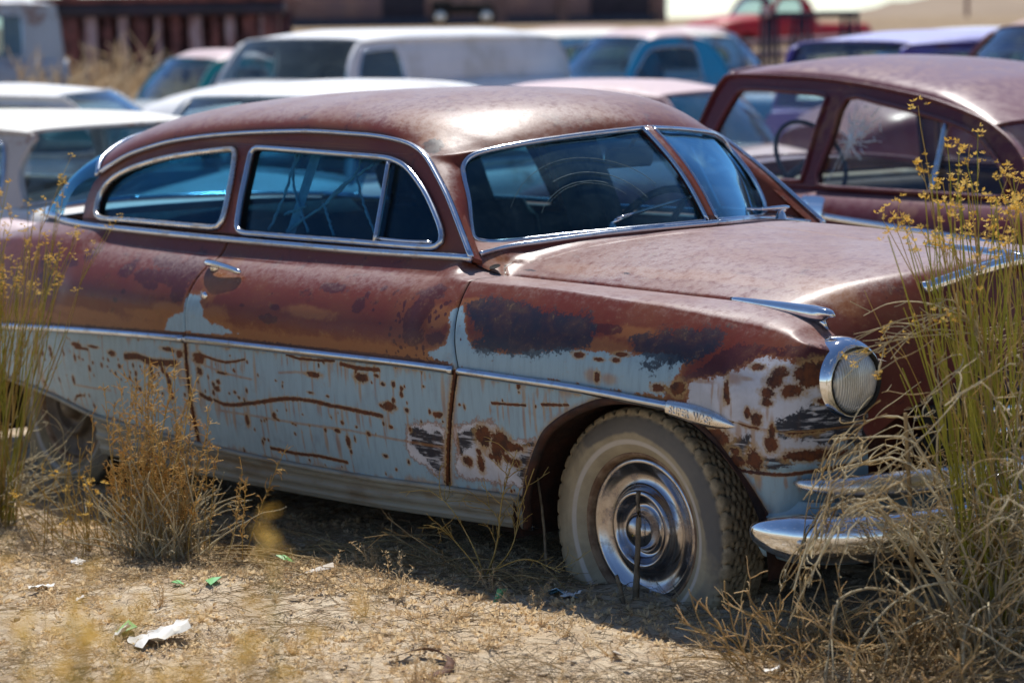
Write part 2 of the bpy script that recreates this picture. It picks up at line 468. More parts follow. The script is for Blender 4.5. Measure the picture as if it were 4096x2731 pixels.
POLYS=[('blue',[(-1.985,0.872),(-1.936,0.871),(-1.916,0.877),(-1.869,0.803),(-1.842,0.785),(-1.763,0.776),(-1.671,0.766),(-1.855,0.752),(-2.106,0.740),(-2.088,0.774),(-1.996,0.814)]),
('blue',[(-0.651,0.924),(-0.613,0.932),(-0.579,0.844),(-0.582,0.775),(-0.642,0.773),(-0.736,0.779),(-0.708,0.800),(-0.638,0.821),(-0.625,0.877),(-0.652,0.897)]),
('blue',[(-0.598,0.919),(-0.523,0.826),(-0.350,0.824),(-0.175,0.856),(-0.004,0.858),(0.154,0.867),(0.233,0.873),(0.299,0.870),(0.271,0.841),(0.246,0.786),(0.223,0.765),(0.222,0.758),(-0.050,0.759),(-0.592,0.762)]),
('dark',[(-0.610,0.951),(-0.515,0.964),(-0.323,0.960),(-0.216,0.947),(-0.106,0.955),(-0.050,0.907),(-0.062,0.866),(-0.171,0.840),(-0.288,0.819),(-0.508,0.814),(-0.531,0.834),(-0.481,0.868),(-0.556,0.892)]),
('dark',[(0.062,0.900),(0.101,0.911),(0.299,0.939),(0.358,0.942),(0.370,0.893),(0.353,0.870),(0.303,0.859),(0.284,0.843),(0.239,0.839),(0.250,0.794),(0.229,0.838),(0.174,0.849),(0.100,0.865),(0.098,0.879)]),
('dark',[(0.119,0.844),(0.199,0.855),(0.214,0.836),(0.177,0.813),(0.128,0.825)]),
('deep',[(0.365,0.885),(0.421,0.915),(0.517,0.911),(0.643,0.921),(0.693,0.904),(0.686,0.877),(0.582,0.882),(0.516,0.883),(0.471,0.858),(0.427,0.810),(0.301,0.806),(0.281,0.759),(0.247,0.763),(0.184,0.773),(0.179,0.788),(0.232,0.785),(0.293,0.824)]),
('white',[(0.302,0.799),(0.412,0.831),(0.471,0.858),(0.514,0.887),(0.582,0.882),(0.634,0.872),(0.688,0.880),(0.727,0.846),(0.746,0.799),(0.688,0.786),(0.683,0.749),(0.680,0.682),(0.663,0.639),(0.523,0.632),(0.451,0.623),(0.402,0.670),(0.337,0.706),(0.290,0.721),(0.299,0.768)]),
('white',[(-0.622,0.574),(-0.517,0.609),(-0.434,0.605),(-0.407,0.572),(-0.301,0.571),(-0.275,0.579),(-0.311,0.512),(-0.353,0.434),(-0.638,0.433),(-0.616,0.529)]),
('white',[(-0.822,0.557),(-0.753,0.575),(-0.679,0.583),(-0.653,0.567),(-0.689,0.430),(-0.725,0.431),(-0.833,0.466),(-0.853,0.494)]),
('dark2',[(-0.815,0.553),(-0.754,0.565),(-0.728,0.548),(-0.660,0.566),(-0.685,0.446),(-0.718,0.432),(-0.774,0.469),(-0.824,0.507)]),
('dark2',[(-0.327,0.559),(-0.275,0.579),(-0.306,0.508),(-0.348,0.430),(-0.357,0.470)]),
('dark2',[(-0.603,0.567),(-0.512,0.596),(-0.520,0.550),(-0.588,0.505),(-0.624,0.463)]),
('dark2',[(0.596,0.739),(0.685,0.796),(0.748,0.792),(0.778,0.760),(0.757,0.702),(0.751,0.654),(0.682,0.626),(0.665,0.673),(0.621,0.690),(0.586,0.704)]),
('dark2',[(0.474,0.675),(0.510,0.684),(0.508,0.638),(0.419,0.618),(0.401,0.655)]),
('dark2',[(0.624,0.637),(0.692,0.635),(0.622,0.611),(0.551,0.605),(0.418,0.603),(0.452,0.634)])]
SPOTS=[('rust',-1.278,0.672,0.0330,0.0082),
('rust',-1.033,0.687,0.0297,0.0130),
('rust',-0.959,0.700,0.0108,0.0049),
('rust',-0.930,0.678,0.0107,0.0064),
('rust',-0.880,0.682,0.0083,0.0089),
('rust',-0.842,0.674,0.0075,0.0069),
('rust',-0.844,0.655,0.0083,0.0079),
('rust',-0.828,0.681,0.0045,0.0039),
('rust',-0.885,0.633,0.0076,0.0075),
('rust',-0.907,0.611,0.0275,0.0120),
('rust',-0.825,0.608,0.0098,0.0075),
('rust',-0.821,0.631,0.0038,0.0049),
('rust',-0.910,0.547,0.0092,0.0051),
('rust',-1.023,0.513,0.0095,0.0073),
('rust',-1.179,0.504,0.0148,0.0063),
('rust',-1.079,0.527,0.0064,0.0041),
('rust',-1.240,0.498,0.0058,0.0064),
('rust',-1.148,0.534,0.0073,0.0063),
('rust',-1.211,0.610,0.0082,0.0041),
('rust',-1.297,0.612,0.0167,0.0036),
('rust',-0.682,0.610,0.0219,0.0088),
('rust',-1.835,0.583,0.0095,0.0077),
('rust',-1.807,0.594,0.0113,0.0077),
('rust',-1.819,0.569,0.0171,0.0088),
('rust',-1.841,0.553,0.0076,0.0089),
('rust',-1.714,0.568,0.0074,0.0055),
('rust',-1.747,0.561,0.0056,0.0044),
('rust',-1.694,0.553,0.0074,0.0055),
('rust',-1.707,0.642,0.0055,0.0064),
('rust',-1.782,0.626,0.0279,0.0043),
('rust',-1.908,0.662,0.0287,0.0185),
('rust',-1.909,0.618,0.0154,0.0143),
('rust',-1.095,0.489,0.0048,0.0105),
('rust',-1.552,0.497,0.0063,0.0049),
('rust',-1.486,0.502,0.0071,0.0038),
('rust',-1.410,0.499,0.0069,0.0032),
('rust',-1.394,0.496,0.0052,0.0032),
('rust',-1.351,0.536,0.0043,0.0027),
('rust',-1.644,0.582,0.0054,0.0076),
('rust',-0.983,0.677,0.0031,0.0040),
('rust',-0.957,0.451,0.0110,0.0063),
('rust',-0.850,0.444,0.0077,0.0083),
('rust',-0.663,0.592,0.0058,0.0049),
('rust',-0.739,0.690,0.0059,0.0029),
('rust',-1.584,0.426,0.0064,0.0050),
('rust',-1.562,0.426,0.0045,0.0050),
('rust',-1.479,0.632,0.0043,0.0032),
('rust',-1.441,0.630,0.0043,0.0031),
('rust',-1.202,0.544,0.0041,0.0042),
('rust',-2.023,0.667,0.0177,0.0099),
('rust',-1.487,0.533,0.0044,0.0027),
('rust',-1.435,0.541,0.0035,0.0027),
('rust',-1.246,0.705,0.0049,0.0071),
('drip',-1.194,0.695,0.0065,0.0457),
('drip',-1.177,0.551,0.0065,0.0235),
('drip',-1.144,0.555,0.0065,0.0260),
('drip',-1.069,0.558,0.0064,0.0258),
('drip',-1.007,0.555,0.0055,0.0205),
('drip',-1.639,0.693,0.0054,0.0158),
('drip',-1.244,0.466,0.0084,0.0431),
('drip',-1.183,0.453,0.0099,0.0484),
('drip',-1.044,0.646,0.0063,0.0353),
('drip',-0.917,0.571,0.0062,0.0304),
('drip',-0.882,0.663,0.0046,0.0247),
('drip',-0.826,0.576,0.0045,0.0352),
('drip',-1.821,0.520,0.0076,0.0336),
('drip',-1.785,0.480,0.0076,0.0339),
('drip',-1.740,0.475,0.0075,0.0394),
('drip',-1.651,0.507,0.0092,0.0499),
('drip',-1.590,0.651,0.0071,0.0693),
('drip',-1.521,0.538,0.0053,0.0216),
('drip',-1.835,0.647,0.0075,0.0326),
('drip',-1.924,0.563,0.0117,0.0675),
('drip',-1.285,0.641,0.0042,0.0310),
('drip',-1.554,0.470,0.0036,0.0276),
('drip',-1.032,0.492,0.0048,0.0261),
('drip',-0.730,0.722,0.0058,0.0144),
('drip',-0.708,0.724,0.0044,0.0096),
('rust',-2.633,0.554,0.0083,0.0096),
('rust',-2.605,0.578,0.0063,0.0057),
('rust',-2.544,0.575,0.0071,0.0075),
('rust',-2.420,0.584,0.0095,0.0074),
('rust',-2.455,0.554,0.0061,0.0075),
('rust',-2.465,0.626,0.0226,0.0083),
('rust',-2.730,0.584,0.0076,0.0106),
('rust',-2.700,0.588,0.0056,0.0067),
('rust',-2.914,0.598,0.0102,0.0097),
('rust',-2.981,0.577,0.0084,0.0119),
('rust',-2.969,0.552,0.0074,0.0050),
('rust',-2.327,0.595,0.0068,0.0092),
('rust',-2.316,0.569,0.0068,0.0102),
('rust',-2.359,0.549,0.0069,0.0075),
('rust',-2.352,0.570,0.0051,0.0046),
('rust',-2.213,0.591,0.0108,0.0128),
('rust',-2.201,0.572,0.0149,0.0082),
('rust',-2.166,0.582,0.0057,0.0073),
('rust',-2.135,0.599,0.0130,0.0117),
('rust',-2.112,0.583,0.0113,0.0081),
('rust',-2.103,0.562,0.0138,0.0136),
('rust',-2.106,0.540,0.0098,0.0091),
('rust',-2.098,0.516,0.0082,0.0138),
('rust',-2.068,0.599,0.0056,0.0045),
('rust',-2.031,0.657,0.0095,0.0053),
('rust',-2.281,0.597,0.0050,0.0055),
('rust',-2.300,0.505,0.0077,0.0056),
('rust',-2.158,0.514,0.0075,0.0060),
('rust',-2.017,0.527,0.0064,0.0064),
('rust',-2.092,0.675,0.0398,0.0079),
('rust',-2.022,0.669,0.0157,0.0070),
('rust',-2.671,0.583,0.0056,0.0038),
('rust',-2.528,0.600,0.0053,0.0047),
('rust',-2.494,0.598,0.0053,0.0056),
('rust',-2.506,0.574,0.0053,0.0038),
('rust',-2.490,0.560,0.0062,0.0038),
('rust',-2.395,0.556,0.0052,0.0037),
('rust',-2.421,0.537,0.0044,0.0028),
('rust',-2.319,0.548,0.0051,0.0056),
('rust',-2.353,0.522,0.0043,0.0038),
('rust',-2.326,0.517,0.0043,0.0028),
('rust',-2.218,0.532,0.0117,0.0056),
('rust',-2.185,0.520,0.0042,0.0028),
('rust',-1.984,0.505,0.0080,0.0091),
('rust',-2.711,0.445,0.0060,0.0051),
('rust',-2.707,0.633,0.0278,0.0066),
('rust',-2.589,0.637,0.0355,0.0046),
('drip',-3.020,0.554,0.0193,0.1043),
('drip',-3.126,0.616,0.0130,0.0298),
('drip',-3.032,0.470,0.0182,0.0657),
('drip',-2.226,0.549,0.0059,0.0277),
('drip',-2.179,0.545,0.0050,0.0276),
('drip',-2.116,0.507,0.0066,0.0278),
('drip',-2.642,0.523,0.0047,0.0243),
('drip',-2.476,0.495,0.0045,0.0193),
('drip',-2.333,0.520,0.0052,0.0283),
('drip',-2.036,0.622,0.0198,0.0312),
('drip',-2.034,0.587,0.0143,0.0270),
('rust',-0.491,0.567,0.0224,0.0231),
('rust',-0.415,0.558,0.0322,0.0230),
('rust',-0.441,0.523,0.0170,0.0233),
('rust',-0.576,0.483,0.0177,0.0105),
('rust',-0.517,0.481,0.0121,0.0190),
('rust',-0.401,0.512,0.0116,0.0084),
('rust',-0.368,0.505,0.0154,0.0093),
('rust',-0.519,0.518,0.0080,0.0075),
('rust',-0.469,0.510,0.0066,0.0066),
('rust',-0.379,0.551,0.0382,0.0092),
('rust',0.041,0.840,0.0129,0.0048),
('rust',-0.019,0.837,0.0132,0.0041),
('rust',0.056,0.857,0.0212,0.0047),
('rust',-0.674,0.614,0.0125,0.0074),
('rust',-0.022,0.789,0.0079,0.0125),
('rust',-0.096,0.842,0.0168,0.0065),
('rust',-0.581,0.653,0.0041,0.0037),
('drip',-0.310,0.632,0.0050,0.0675),
('drip',-0.305,0.712,0.0062,0.0263),
('drip',-0.363,0.727,0.0038,0.0176),
('drip',-0.250,0.722,0.0048,0.0174),
('drip',-0.218,0.708,0.0036,0.0261),
('drip',-0.264,0.620,0.0049,0.0178),
('drip',-0.495,0.543,0.0132,0.0327),
('drip',-0.608,0.539,0.0069,0.0569),
('drip',-0.601,0.699,0.0095,0.0547),
('drip',-0.045,0.791,0.0225,0.0188),
('drip',0.023,0.787,0.0276,0.0145),
('drip',-0.651,0.671,0.0096,0.0645),
('rust',0.581,0.854,0.0180,0.0102),
('rust',0.573,0.832,0.0185,0.0139),
('rust',0.645,0.856,0.0200,0.0201),
('rust',0.648,0.835,0.0136,0.0136),
('rust',0.619,0.809,0.0149,0.0126),
('rust',0.561,0.801,0.0172,0.0107),
('rust',0.562,0.778,0.0126,0.0087),
('rust',0.531,0.731,0.0150,0.0128),
('rust',0.500,0.741,0.0071,0.0113),
('rust',0.672,0.809,0.0074,0.0076),
('rust',0.513,0.862,0.0183,0.0055),
('rust',0.392,0.666,0.0358,0.0171),
('rust',0.738,0.707,0.0144,0.0258),
('rust',0.742,0.675,0.0144,0.0186),
('rust',0.709,0.711,0.0116,0.0148),
('rust',0.576,0.669,0.0130,0.0152),
('rust',0.452,0.638,0.0156,0.0070),
('rust',0.737,0.648,0.0193,0.0060),
('rust',0.522,0.620,0.0205,0.0233),
('rust',0.644,0.640,0.0247,0.0114),
('rust',0.460,0.612,0.0208,0.0118),
('rust',0.261,0.784,0.0188,0.0153),
('rust',0.199,0.780,0.0164,0.0085),
('rust',0.665,0.780,0.0066,0.0071),
('rust',0.420,0.794,0.0060,0.0223),
('rust',0.758,0.775,0.0074,0.0212),
('rust',0.581,0.700,0.0070,0.0151),
('drip',0.521,0.681,0.0071,0.0421),
('drip',0.581,0.715,0.0060,0.0339),
('drip',0.470,0.690,0.0103,0.0230),
('drip',0.428,0.769,0.0051,0.0226),
('drip',0.568,0.751,0.0049,0.0223),
('drip',0.482,0.830,0.0285,0.0050),
('drip',0.342,0.810,0.0408,0.0052),
('drip',0.443,0.826,0.0290,0.0144),
('drip',0.532,0.564,0.0103,0.0237),
('drip',0.516,0.538,0.0052,0.0160),
('drip',0.318,0.704,0.0376,0.0062),
('drip',0.355,0.685,0.0141,0.0078),
('drip',0.685,0.604,0.0148,0.0061),
('drip',0.677,0.876,0.0260,0.0045),
('deep',-1.075,0.901,0.0301,0.0198),
('deep',-0.788,0.909,0.0493,0.0576),
('deep',-0.816,0.880,0.0358,0.0361),
('deep',-0.786,0.836,0.0432,0.0279),
('deep',-0.754,0.966,0.0345,0.0208),
('deep',-1.512,0.828,0.0423,0.0148),
('deep',-1.484,0.865,0.0249,0.0095),
('deep',-0.620,0.864,0.0179,0.0134),
('deep',-1.667,0.858,0.0139,0.0048),
('deep',-1.062,0.935,0.0104,0.0069),
('deep',-1.006,0.957,0.0146,0.0085),
('deep',-0.937,0.955,0.0072,0.0034),
('deep',-1.222,0.974,0.0061,0.0034),
('deep',-1.239,0.941,0.0689,0.0131),
('deep',-0.683,0.835,0.0423,0.0230),
('deep',-0.690,0.937,0.0124,0.0067),
('deep',-2.081,0.932,0.0818,0.0528),
('deep',-2.048,0.878,0.0467,0.0348),
('deep',-2.242,0.962,0.0828,0.0189),
('deep',-2.096,0.971,0.0447,0.0277),
('deep',-2.090,0.941,0.0869,0.0341),
('deep',-2.180,0.915,0.0898,0.0233),
('deep',-2.295,0.907,0.0695,0.0237),
('deep',-2.429,0.915,0.0475,0.0239),
('deep',-2.048,0.875,0.0449,0.0359),
('deep',-2.228,0.878,0.0465,0.0120),
('deep',-2.385,0.849,0.0163,0.0083),
('deep',-2.429,0.816,0.0150,0.0085),
('deep',-2.736,0.951,0.0332,0.0241),
('deep',-2.988,0.912,0.0567,0.0253),
('deep',-2.972,0.859,0.0484,0.0174),
('deep',-2.822,0.915,0.0525,0.0124),
('deep',-2.227,0.953,0.0739,0.0151),
('deep',-2.849,1.025,0.0128,0.0140),
('deep',-2.103,0.977,0.0428,0.0221),
('deep',-0.017,0.918,0.0520,0.0131),
('orange',-1.842,0.918,0.0958,0.0330),
('orange',-1.807,0.819,0.0723,0.0306),
('orange',-1.565,0.767,0.1713,0.0206),
('orange',-1.244,0.776,0.1985,0.0200),
('orange',-0.891,0.779,0.1841,0.0242),
('orange',-1.305,0.864,0.1265,0.0189),
('orange',-0.700,0.898,0.0485,0.0352),
('orange',-0.707,0.791,0.0573,0.0142),
('orange',-1.736,0.783,0.0540,0.0155),
('orange',-2.990,0.719,0.1978,0.0188),
('orange',-2.609,0.752,0.2575,0.0180),
('orange',-2.187,0.783,0.1577,0.0172),
('orange',-2.073,0.814,0.0921,0.0209),
('orange',-1.866,0.908,0.0425,0.0697),
('orange',-0.008,0.870,0.0953,0.0239),
('orange',-0.139,0.917,0.0438,0.0236),
('orange',-0.569,0.950,0.0628,0.0118),
('orange',0.082,0.913,0.0748,0.0190)]
STROKES=[('rust',[(-1.842,0.528),(-1.793,0.520),(-1.737,0.523),(-1.662,0.535),(-1.570,0.552),(-1.498,0.567),(-1.427,0.579),(-1.359,0.584),(-1.276,0.586),(-1.196,0.582),(-1.116,0.582),(-1.038,0.579),(-0.946,0.577)],0.0058),
('rust',[(-1.920,0.539),(-1.893,0.531),(-1.861,0.527)],0.0073),
('rust',[(-1.931,0.673),(-1.879,0.673),(-1.804,0.666),(-1.750,0.664),(-1.694,0.673),(-1.641,0.685)],0.0026),
('rust',[(-1.133,0.720),(-1.086,0.716),(-1.023,0.715),(-0.946,0.720)],0.0052),
('rust',[(-1.411,0.722),(-1.353,0.715),(-1.262,0.719),(-1.164,0.726)],0.0026),
('drip',[(-1.846,0.495),(-1.617,0.500),(-1.358,0.504),(-1.113,0.512),(-0.883,0.510),(-0.670,0.512)],0.0016),
('drip',[(-1.882,0.643),(-1.772,0.627),(-1.611,0.622)],0.0026),
('drip',[(-1.459,0.659),(-1.365,0.671),(-1.290,0.671)],0.0026),
('rust',[(-1.558,0.400),(-1.429,0.398),(-1.302,0.406),(-1.156,0.404)],0.0047),
('rust',[(-0.439,0.673),(-0.376,0.676),(-0.301,0.681)],0.0031),
('rust',[(-0.234,0.690),(-0.180,0.695),(-0.132,0.699)],0.0031),
('rust',[(-2.372,0.624),(-2.292,0.632),(-2.236,0.624),(-2.188,0.620),(-2.122,0.626),(-2.050,0.631)],0.0105),
('rust',[(-2.718,0.622),(-2.627,0.624)],0.0042),
('drip',[(-2.751,0.480),(-2.620,0.483),(-2.505,0.487)],0.0026),
('rust',[(-2.792,0.420),(-2.774,0.435),(-2.729,0.446)],0.0042),
('drip',[(-2.027,0.632),(-2.027,0.588),(-2.006,0.573)],0.0073),
('rust',[(0.411,0.584),(0.519,0.587),(0.615,0.591),(0.720,0.610)],0.0037),
('rust',[(0.417,0.809),(0.426,0.788),(0.433,0.762)],0.0063)]
THREADS=[[(-1.824,-0.667,1.330),(-1.817,-0.706,1.242),(-1.820,-0.737,1.170),(-1.842,-0.778,1.077)],
[(-1.801,-0.665,1.335),(-1.811,-0.696,1.263),(-1.740,-0.732,1.181),(-1.625,-0.776,1.082)],
[(-1.479,-0.666,1.331),(-1.473,-0.691,1.276),(-1.581,-0.735,1.175),(-1.671,-0.759,1.122),(-1.755,-0.788,1.054)],
[(-1.469,-0.694,1.269),(-1.371,-0.737,1.171),(-1.253,-0.779,1.076)],
[(-1.593,-0.735,1.174),(-1.548,-0.753,1.135),(-1.488,-0.777,1.080)],
[(-1.683,-0.759,1.121),(-1.742,-0.779,1.076)],
[(-1.581,-0.735,1.175),(-1.538,-0.713,1.225),(-1.397,-0.677,1.306)],
[(-1.785,-0.755,1.130),(-1.682,-0.740,1.163)]]

ARCH = [(-.40, .20), (-.392, .30), (-.374, .339), (-.345, .42), (-.311, .488), (-.24, .597), (-.18, .645), (-.112, .683), (-.03, .715), (.045, .731), (.12, .737), (.19, .733), (.26, .722), (.311, .705), (.36, .675), (.406, .635), (.45, .592), (.484, .560), (.52, .515), (.554, .465), (.585, .41), (.60, .37), (.60, .20)]

def side_grid(step=.0062, dz=.0052):
    s = stations(-4.25, 1.02, step, (SD_R, SD_F))
    def rows(z0, z1, n): return z0[:, None] + (z1 - z0)[:, None] * np.linspace(0, 1, n)[None]
    xs = np.minimum(s, .68)
    n1 = max(8, int(.14 / dz)); n2 = int(.36 / dz); n3 = int(.26 / dz); n4 = max(8, int(.12 / dz))
    Zs, Zr, Zl, Zc, Zb = zs(xs), zr(xs), zrail(xs), zcr(s), zbelt(s)
    wS = wside(xs, Zs)
    t = np.linspace(0, 1, n1)[None]
    z1 = Zr[:, None] + (Zs - Zr)[:, None] * t
    w1 = (wS - .045)[:, None] + .034 * t ** .7 + .004 * np.sign(np.sin(t * 19)) * (t > .12) * (t < .9)
    z1 = np.c_[Zr[:, None] - .004, z1]; w1 = np.c_[(wS - .10)[:, None], w1]
    z2 = rows(Zs, Zl, n2); w2 = wside(np.repeat(xs[:, None], n2, 1), z2)
    z3 = rows(Zl, Zc, n3)[:, 1:]; w3 = wside(np.repeat(xs[:, None], n3 - 1, 1), z3)
    u = np.linspace(0, 1, n4)[None, 1:]
    wC = w3[:, -1:]; zC = z3[:, -1:]; wB, zB = wbelt(xs)[:, None], Zb[:, None]
    slope = (z3[:, -1:] - z3[:, -3:-2]) / np.minimum(w3[:, -1:] - w3[:, -3:-2], -1e-4)
    dw = np.minimum(.022, (wC - wB) * .4)
    wP, zP = wC - dw, np.minimum(zC - slope * dw, np.maximum(zB, zC) + .004)
    w4 = wC * (1 - u) ** 2 + 2 * wP * u * (1 - u) + wB * u * u
    z4 = zC * (1 - u) ** 2 + 2 * zP * u * (1 - u) + zB * u * u
    Z = np.c_[z1, z2, z3, z4]; W = np.c_[w1, w2, w3, w4]
    S = np.repeat(s[:, None], Z.shape[1], 1)
    X, W = plan(door_warp(S, Z), W)
    seg = np.repeat([0, 1, 2, 3], [z1.shape[1], z2.shape[1], z3.shape[1], z4.shape[1]])
    # shut lines
    g = np.maximum(np.exp(-((S - SD_R) / .0032) ** 2) * (Z > zs(X) - .004), np.exp(-((S - SD_F) / .004) ** 2) * (Z > zs(X) - .03))
    W = W - .012 * g
    # fold where the lower apron meets the fender, shallow dents
    dent = .006 * (fbm(S * 2.2, Z * 4, 3, 5) - .5)
    W = W + dent * (seg < 3) - .006 * np.exp(-((Z - (.592 + .06 * np.clip(X - .5, -.2, .3))) / .004) ** 2) * (X > .42)
    # arch: pull the cut edge onto the arch curve
    ins = inpoly(X, Z, ARCH)
    keep = np.zeros_like(ins)
    o = ~ins
    p = np.pad(o, 1)
    keep = ins & (p[:-2, 1:-1] | p[2:, 1:-1] | p[1:-1, :-2] | p[1:-1, 2:] | p[:-2, :-2] | p[2:, 2:] | p[:-2, 2:] | p[2:, :-2])
    d, bx, bz = segdist(X[keep], Z[keep], ARCH)
    X[keep] = bx; Z[keep] = bz
    dead = ins & ~keep
    return s, S, X, W, Z, g, seg, dead, ins

def paint_fields(S, X, Z, seg):
    sh = X.shape
    f = {k: np.zeros(sh) for k in ('blue', 'dark', 'deep', 'deepp', 'white', 'dark2', 'drip', 'rust', 'orange', 'gap')}
    zl = zrail(X)
    f['blue'] = np.clip(.5 + (zl - Z) / .02, 0, 1) * (seg < 3)
    for kind, pts in POLYS:
        k2 = 'deepp' if kind == 'deep' else kind
        P = np.array(pts); c = (X > P[:, 0].min() - .06) & (X < P[:, 0].max() + .06) & (Z > P[:, 1].min() - .06) & (Z < P[:, 1].max() + .06) & (seg < 4)
        d, _, _ = segdist(X[c], Z[c], P)
        d = np.where(inpoly(X[c], Z[c], P), d, -d)
        R = .14 if kind == 'dark' else .10
        f[k2][c] = np.maximum(f[k2][c], np.clip(.5 + d / R, 0, 1))
    def blob(k, x, z, rx, rz):
        c = (np.abs(X - x) < 2.2 * rx) & (np.abs(Z - z) < 2.2 * rz)
        d = np.hypot((X[c] - x) / rx, (Z[c] - z) / rz)
        f[k][c] = np.maximum(f[k][c], np.clip(1 - .5 * d, 0, 1))
    for k, x, z, rx, rz in SPOTS:
        gr = 1.30 if (k == 'rust' and x > -.62) else 1.05
        blob(k, x, z, max(rx * gr, .004), max(rz * gr, .004))
    r2 = np.random.default_rng(3)
    for _ in range(110):
        x = r2.uniform(-3.3, .0); zl0, zs0 = float(zrail(x)), float(zs(x))
        z = zs0 + (zl0 - zs0) * (.03 + .94 * r2.beta(.6, .75))
        a = r2.uniform(.0025, .006) * (1 + (r2.random() < .12))
        blob('rust', x, z, a, a * r2.uniform(.9, 1.8))
        if r2.random() < .4: blob('drip', x, z - .03, .004, r2.uniform(.02, .06))
    for _ in range(90):                           # scattered dark specks on the upper door front
        x = r2.normal(-.80, .07); z = r2.uniform(.77, .95); a = r2.uniform(.003, .008)
        blob('deepp', x, z, a, a)
    for k, pts, w in STROKES:
        P = np.array(pts); c = (X > P[:, 0].min() - .05) & (X < P[:, 0].max() + .05) & (Z > P[:, 1].min() - .05) & (Z < P[:, 1].max() + .05)
        d, _, _ = segdist(X[c], Z[c], P, closed=False)
        w = max(w * 1.05, .004)
        f[k][c] = np.maximum(f[k][c], np.clip(1 - .5 * d / w, 0, 1))
        if k == 'rust':
            for (x, z) in P[::1]:
                for _ in range(2):
                    blob('drip', x + r2.normal(0, .02), z - .02, .004, r2.uniform(.015, .05))
    low = (Z < zl) & (seg <= 1)
    edge = np.clip((zl - Z), 0, 1)
    fr = fbm(X * 22, Z * 6, 3, 9)
    f['rust'] = np.where(low, np.maximum(f['rust'], np.clip(.98 - edge / (.006 + .045 * np.clip(fr - .33, 0, 1)), 0, 1) * (edge > .004) * .9), f['rust'])
    fr2 = fbm(X * 40, Z * 1.5, 2, 21)
    f['drip'] = np.where(low, np.maximum(f['drip'], np.clip(.95 - edge / (.01 + .22 * np.clip(fr2 - .5, 0, 1)), 0, 1)), f['drip'])
    h = np.clip(Z - zs(X), 0, 1)
    f['drip'] = np.where(low, np.maximum(f['drip'], np.clip(.8 - h / (.008 + .12 * np.clip(fr2 - .35, 0, 1)), 0, 1)), f['drip'])
    f['rust'] = np.where(low & (X < -1.2), np.maximum(f['rust'], np.clip(.78 - h / (.004 + .03 * np.clip(fr - .4, 0, 1)), 0, 1)), f['rust'])
    for sd in (SD_R, SD_F):
        d = np.abs(S - sd)
        f['rust'] = np.where(low, np.maximum(f['rust'], np.clip(.95 - d / .022, 0, 1)), f['rust'])
        f['drip'] = np.where(low, np.maximum(f['drip'], np.clip(.9 - d / .06, 0, 1)), f['drip'])
    # arch edge
    c = (X > -.6) & (X < .75) & (seg <= 2)
    d, _, _ = segdist(X[c], Z[c], ARCH)
    f['drip'][c] = np.maximum(f['drip'][c], np.clip(.85 - d / .045, 0, 1))
    f['rust'][c] = np.maximum(f['rust'][c], np.clip(.80 - d / .022, 0, 1))
    # dark maroon band above the rail, orange fading above that
    up = (Z >= zl) & (seg == 2) & (X < -.62)
    f['deepp'] = np.where(up, np.maximum(f['deepp'], np.clip(1.2 - (Z - zl) / .03, 0, 1)), f['deepp'])
    f['orange'] = np.where(up, np.maximum(f['orange'], np.clip(.95 - (Z - zl) / .13, 0, 1)), f['orange'])
    f['blue'][seg == 0] = 0
    # lower apron below the fold is plain blue
    return f

hudson = thing('rusted_coupe', 'rust-red and pale blue two-door fifties coupe with dusty bonnet, nearest car, parked on dry weeds', 'car')

def submesh(V, F, keep, attrs):
    F = F[keep]
    u, inv = np.unique(F, return_inverse=True)
    return V[u], inv.reshape(F.shape), {k: a[u] for k, a in attrs.items()}

def build_side(left):
    s, S, X, W, Z, g, seg, dead, ins = side_grid(*((.024, .022) if left else (.0062, .0052)))
    f = paint_fields(S, X, Z, np.repeat(seg[None], len(s), 0))
    f['gap'] = g
    if left: f = {k: a * (1 if k in ('blue', 'gap', 'rust') else .6) for k, a in f.items()}
    V, F = grid(np.stack([X, W if left else -W, Z], -1))
    if not left: F = F[:, ::-1]
    at = {k: a.ravel() for k, a in f.items()}
    Sf = S.ravel()[F].mean(1); Xf = X.ravel()[F].mean(1); Zf = Z.ravel()[F].mean(1)
    sg = np.repeat(seg[None], len(s), 0).ravel()[F].min(1)
    bad = dead.ravel()[F].any(1) | ins.ravel()[F].all(1)
    rear_open = (Xf < -2.70) & (Xf > -3.55) & (sg == 0)
    bad |= rear_open
    cabin = (sg == 3) & False
    parts = {'quarter_panel': (Sf < SD_R) & (sg > 0), 'door': (Sf >= SD_R) & (Sf < SD_F) & (sg > 0), 'front_fender': (Sf >= SD_F) & ((sg > 0) | (Sf > -.35)), 'rocker_panel': (sg == 0) & (Sf <= -.35)}
    res = {}
    for nm, k in parts.items():
        v, fc, a = submesh(V, F, k & ~bad, at)
        if nm == 'rocker_panel':
            res[nm] = obj(nm, (v, fc), M['sill'], hudson)
        else:
            res[nm] = obj(nm, (v, fc), M['hudson'], hudson, attrs=a)
    return res

R_ = build_side(False)
L_ = build_side(True)
R_['door']['label'] = 'maroon and pale blue door with long rust scratch'

# ---- hood, cowl, deck: top surfaces between the two belt lines
def top_surface(xc, drop, fr, hd, shift):
    """xc centre-line stations, drop at each, fr lateral 0 (edge)..1 (centre)"""
    Xc = np.repeat(xc[:, None], len(fr), 1); Fr = np.repeat(fr[None], len(xc), 0)
    w = wbelt(Xc) * (1 - Fr)
    X = Xc - shift(Xc) * (1 - Fr) ** 2
    Z = zbelt(Xc) + hd(Xc) * (1 - (1 - Fr) ** 2.8) - (np.repeat(drop[:, None], len(fr), 1) if np.ndim(drop) == 1 else drop)
    return X, w, Z

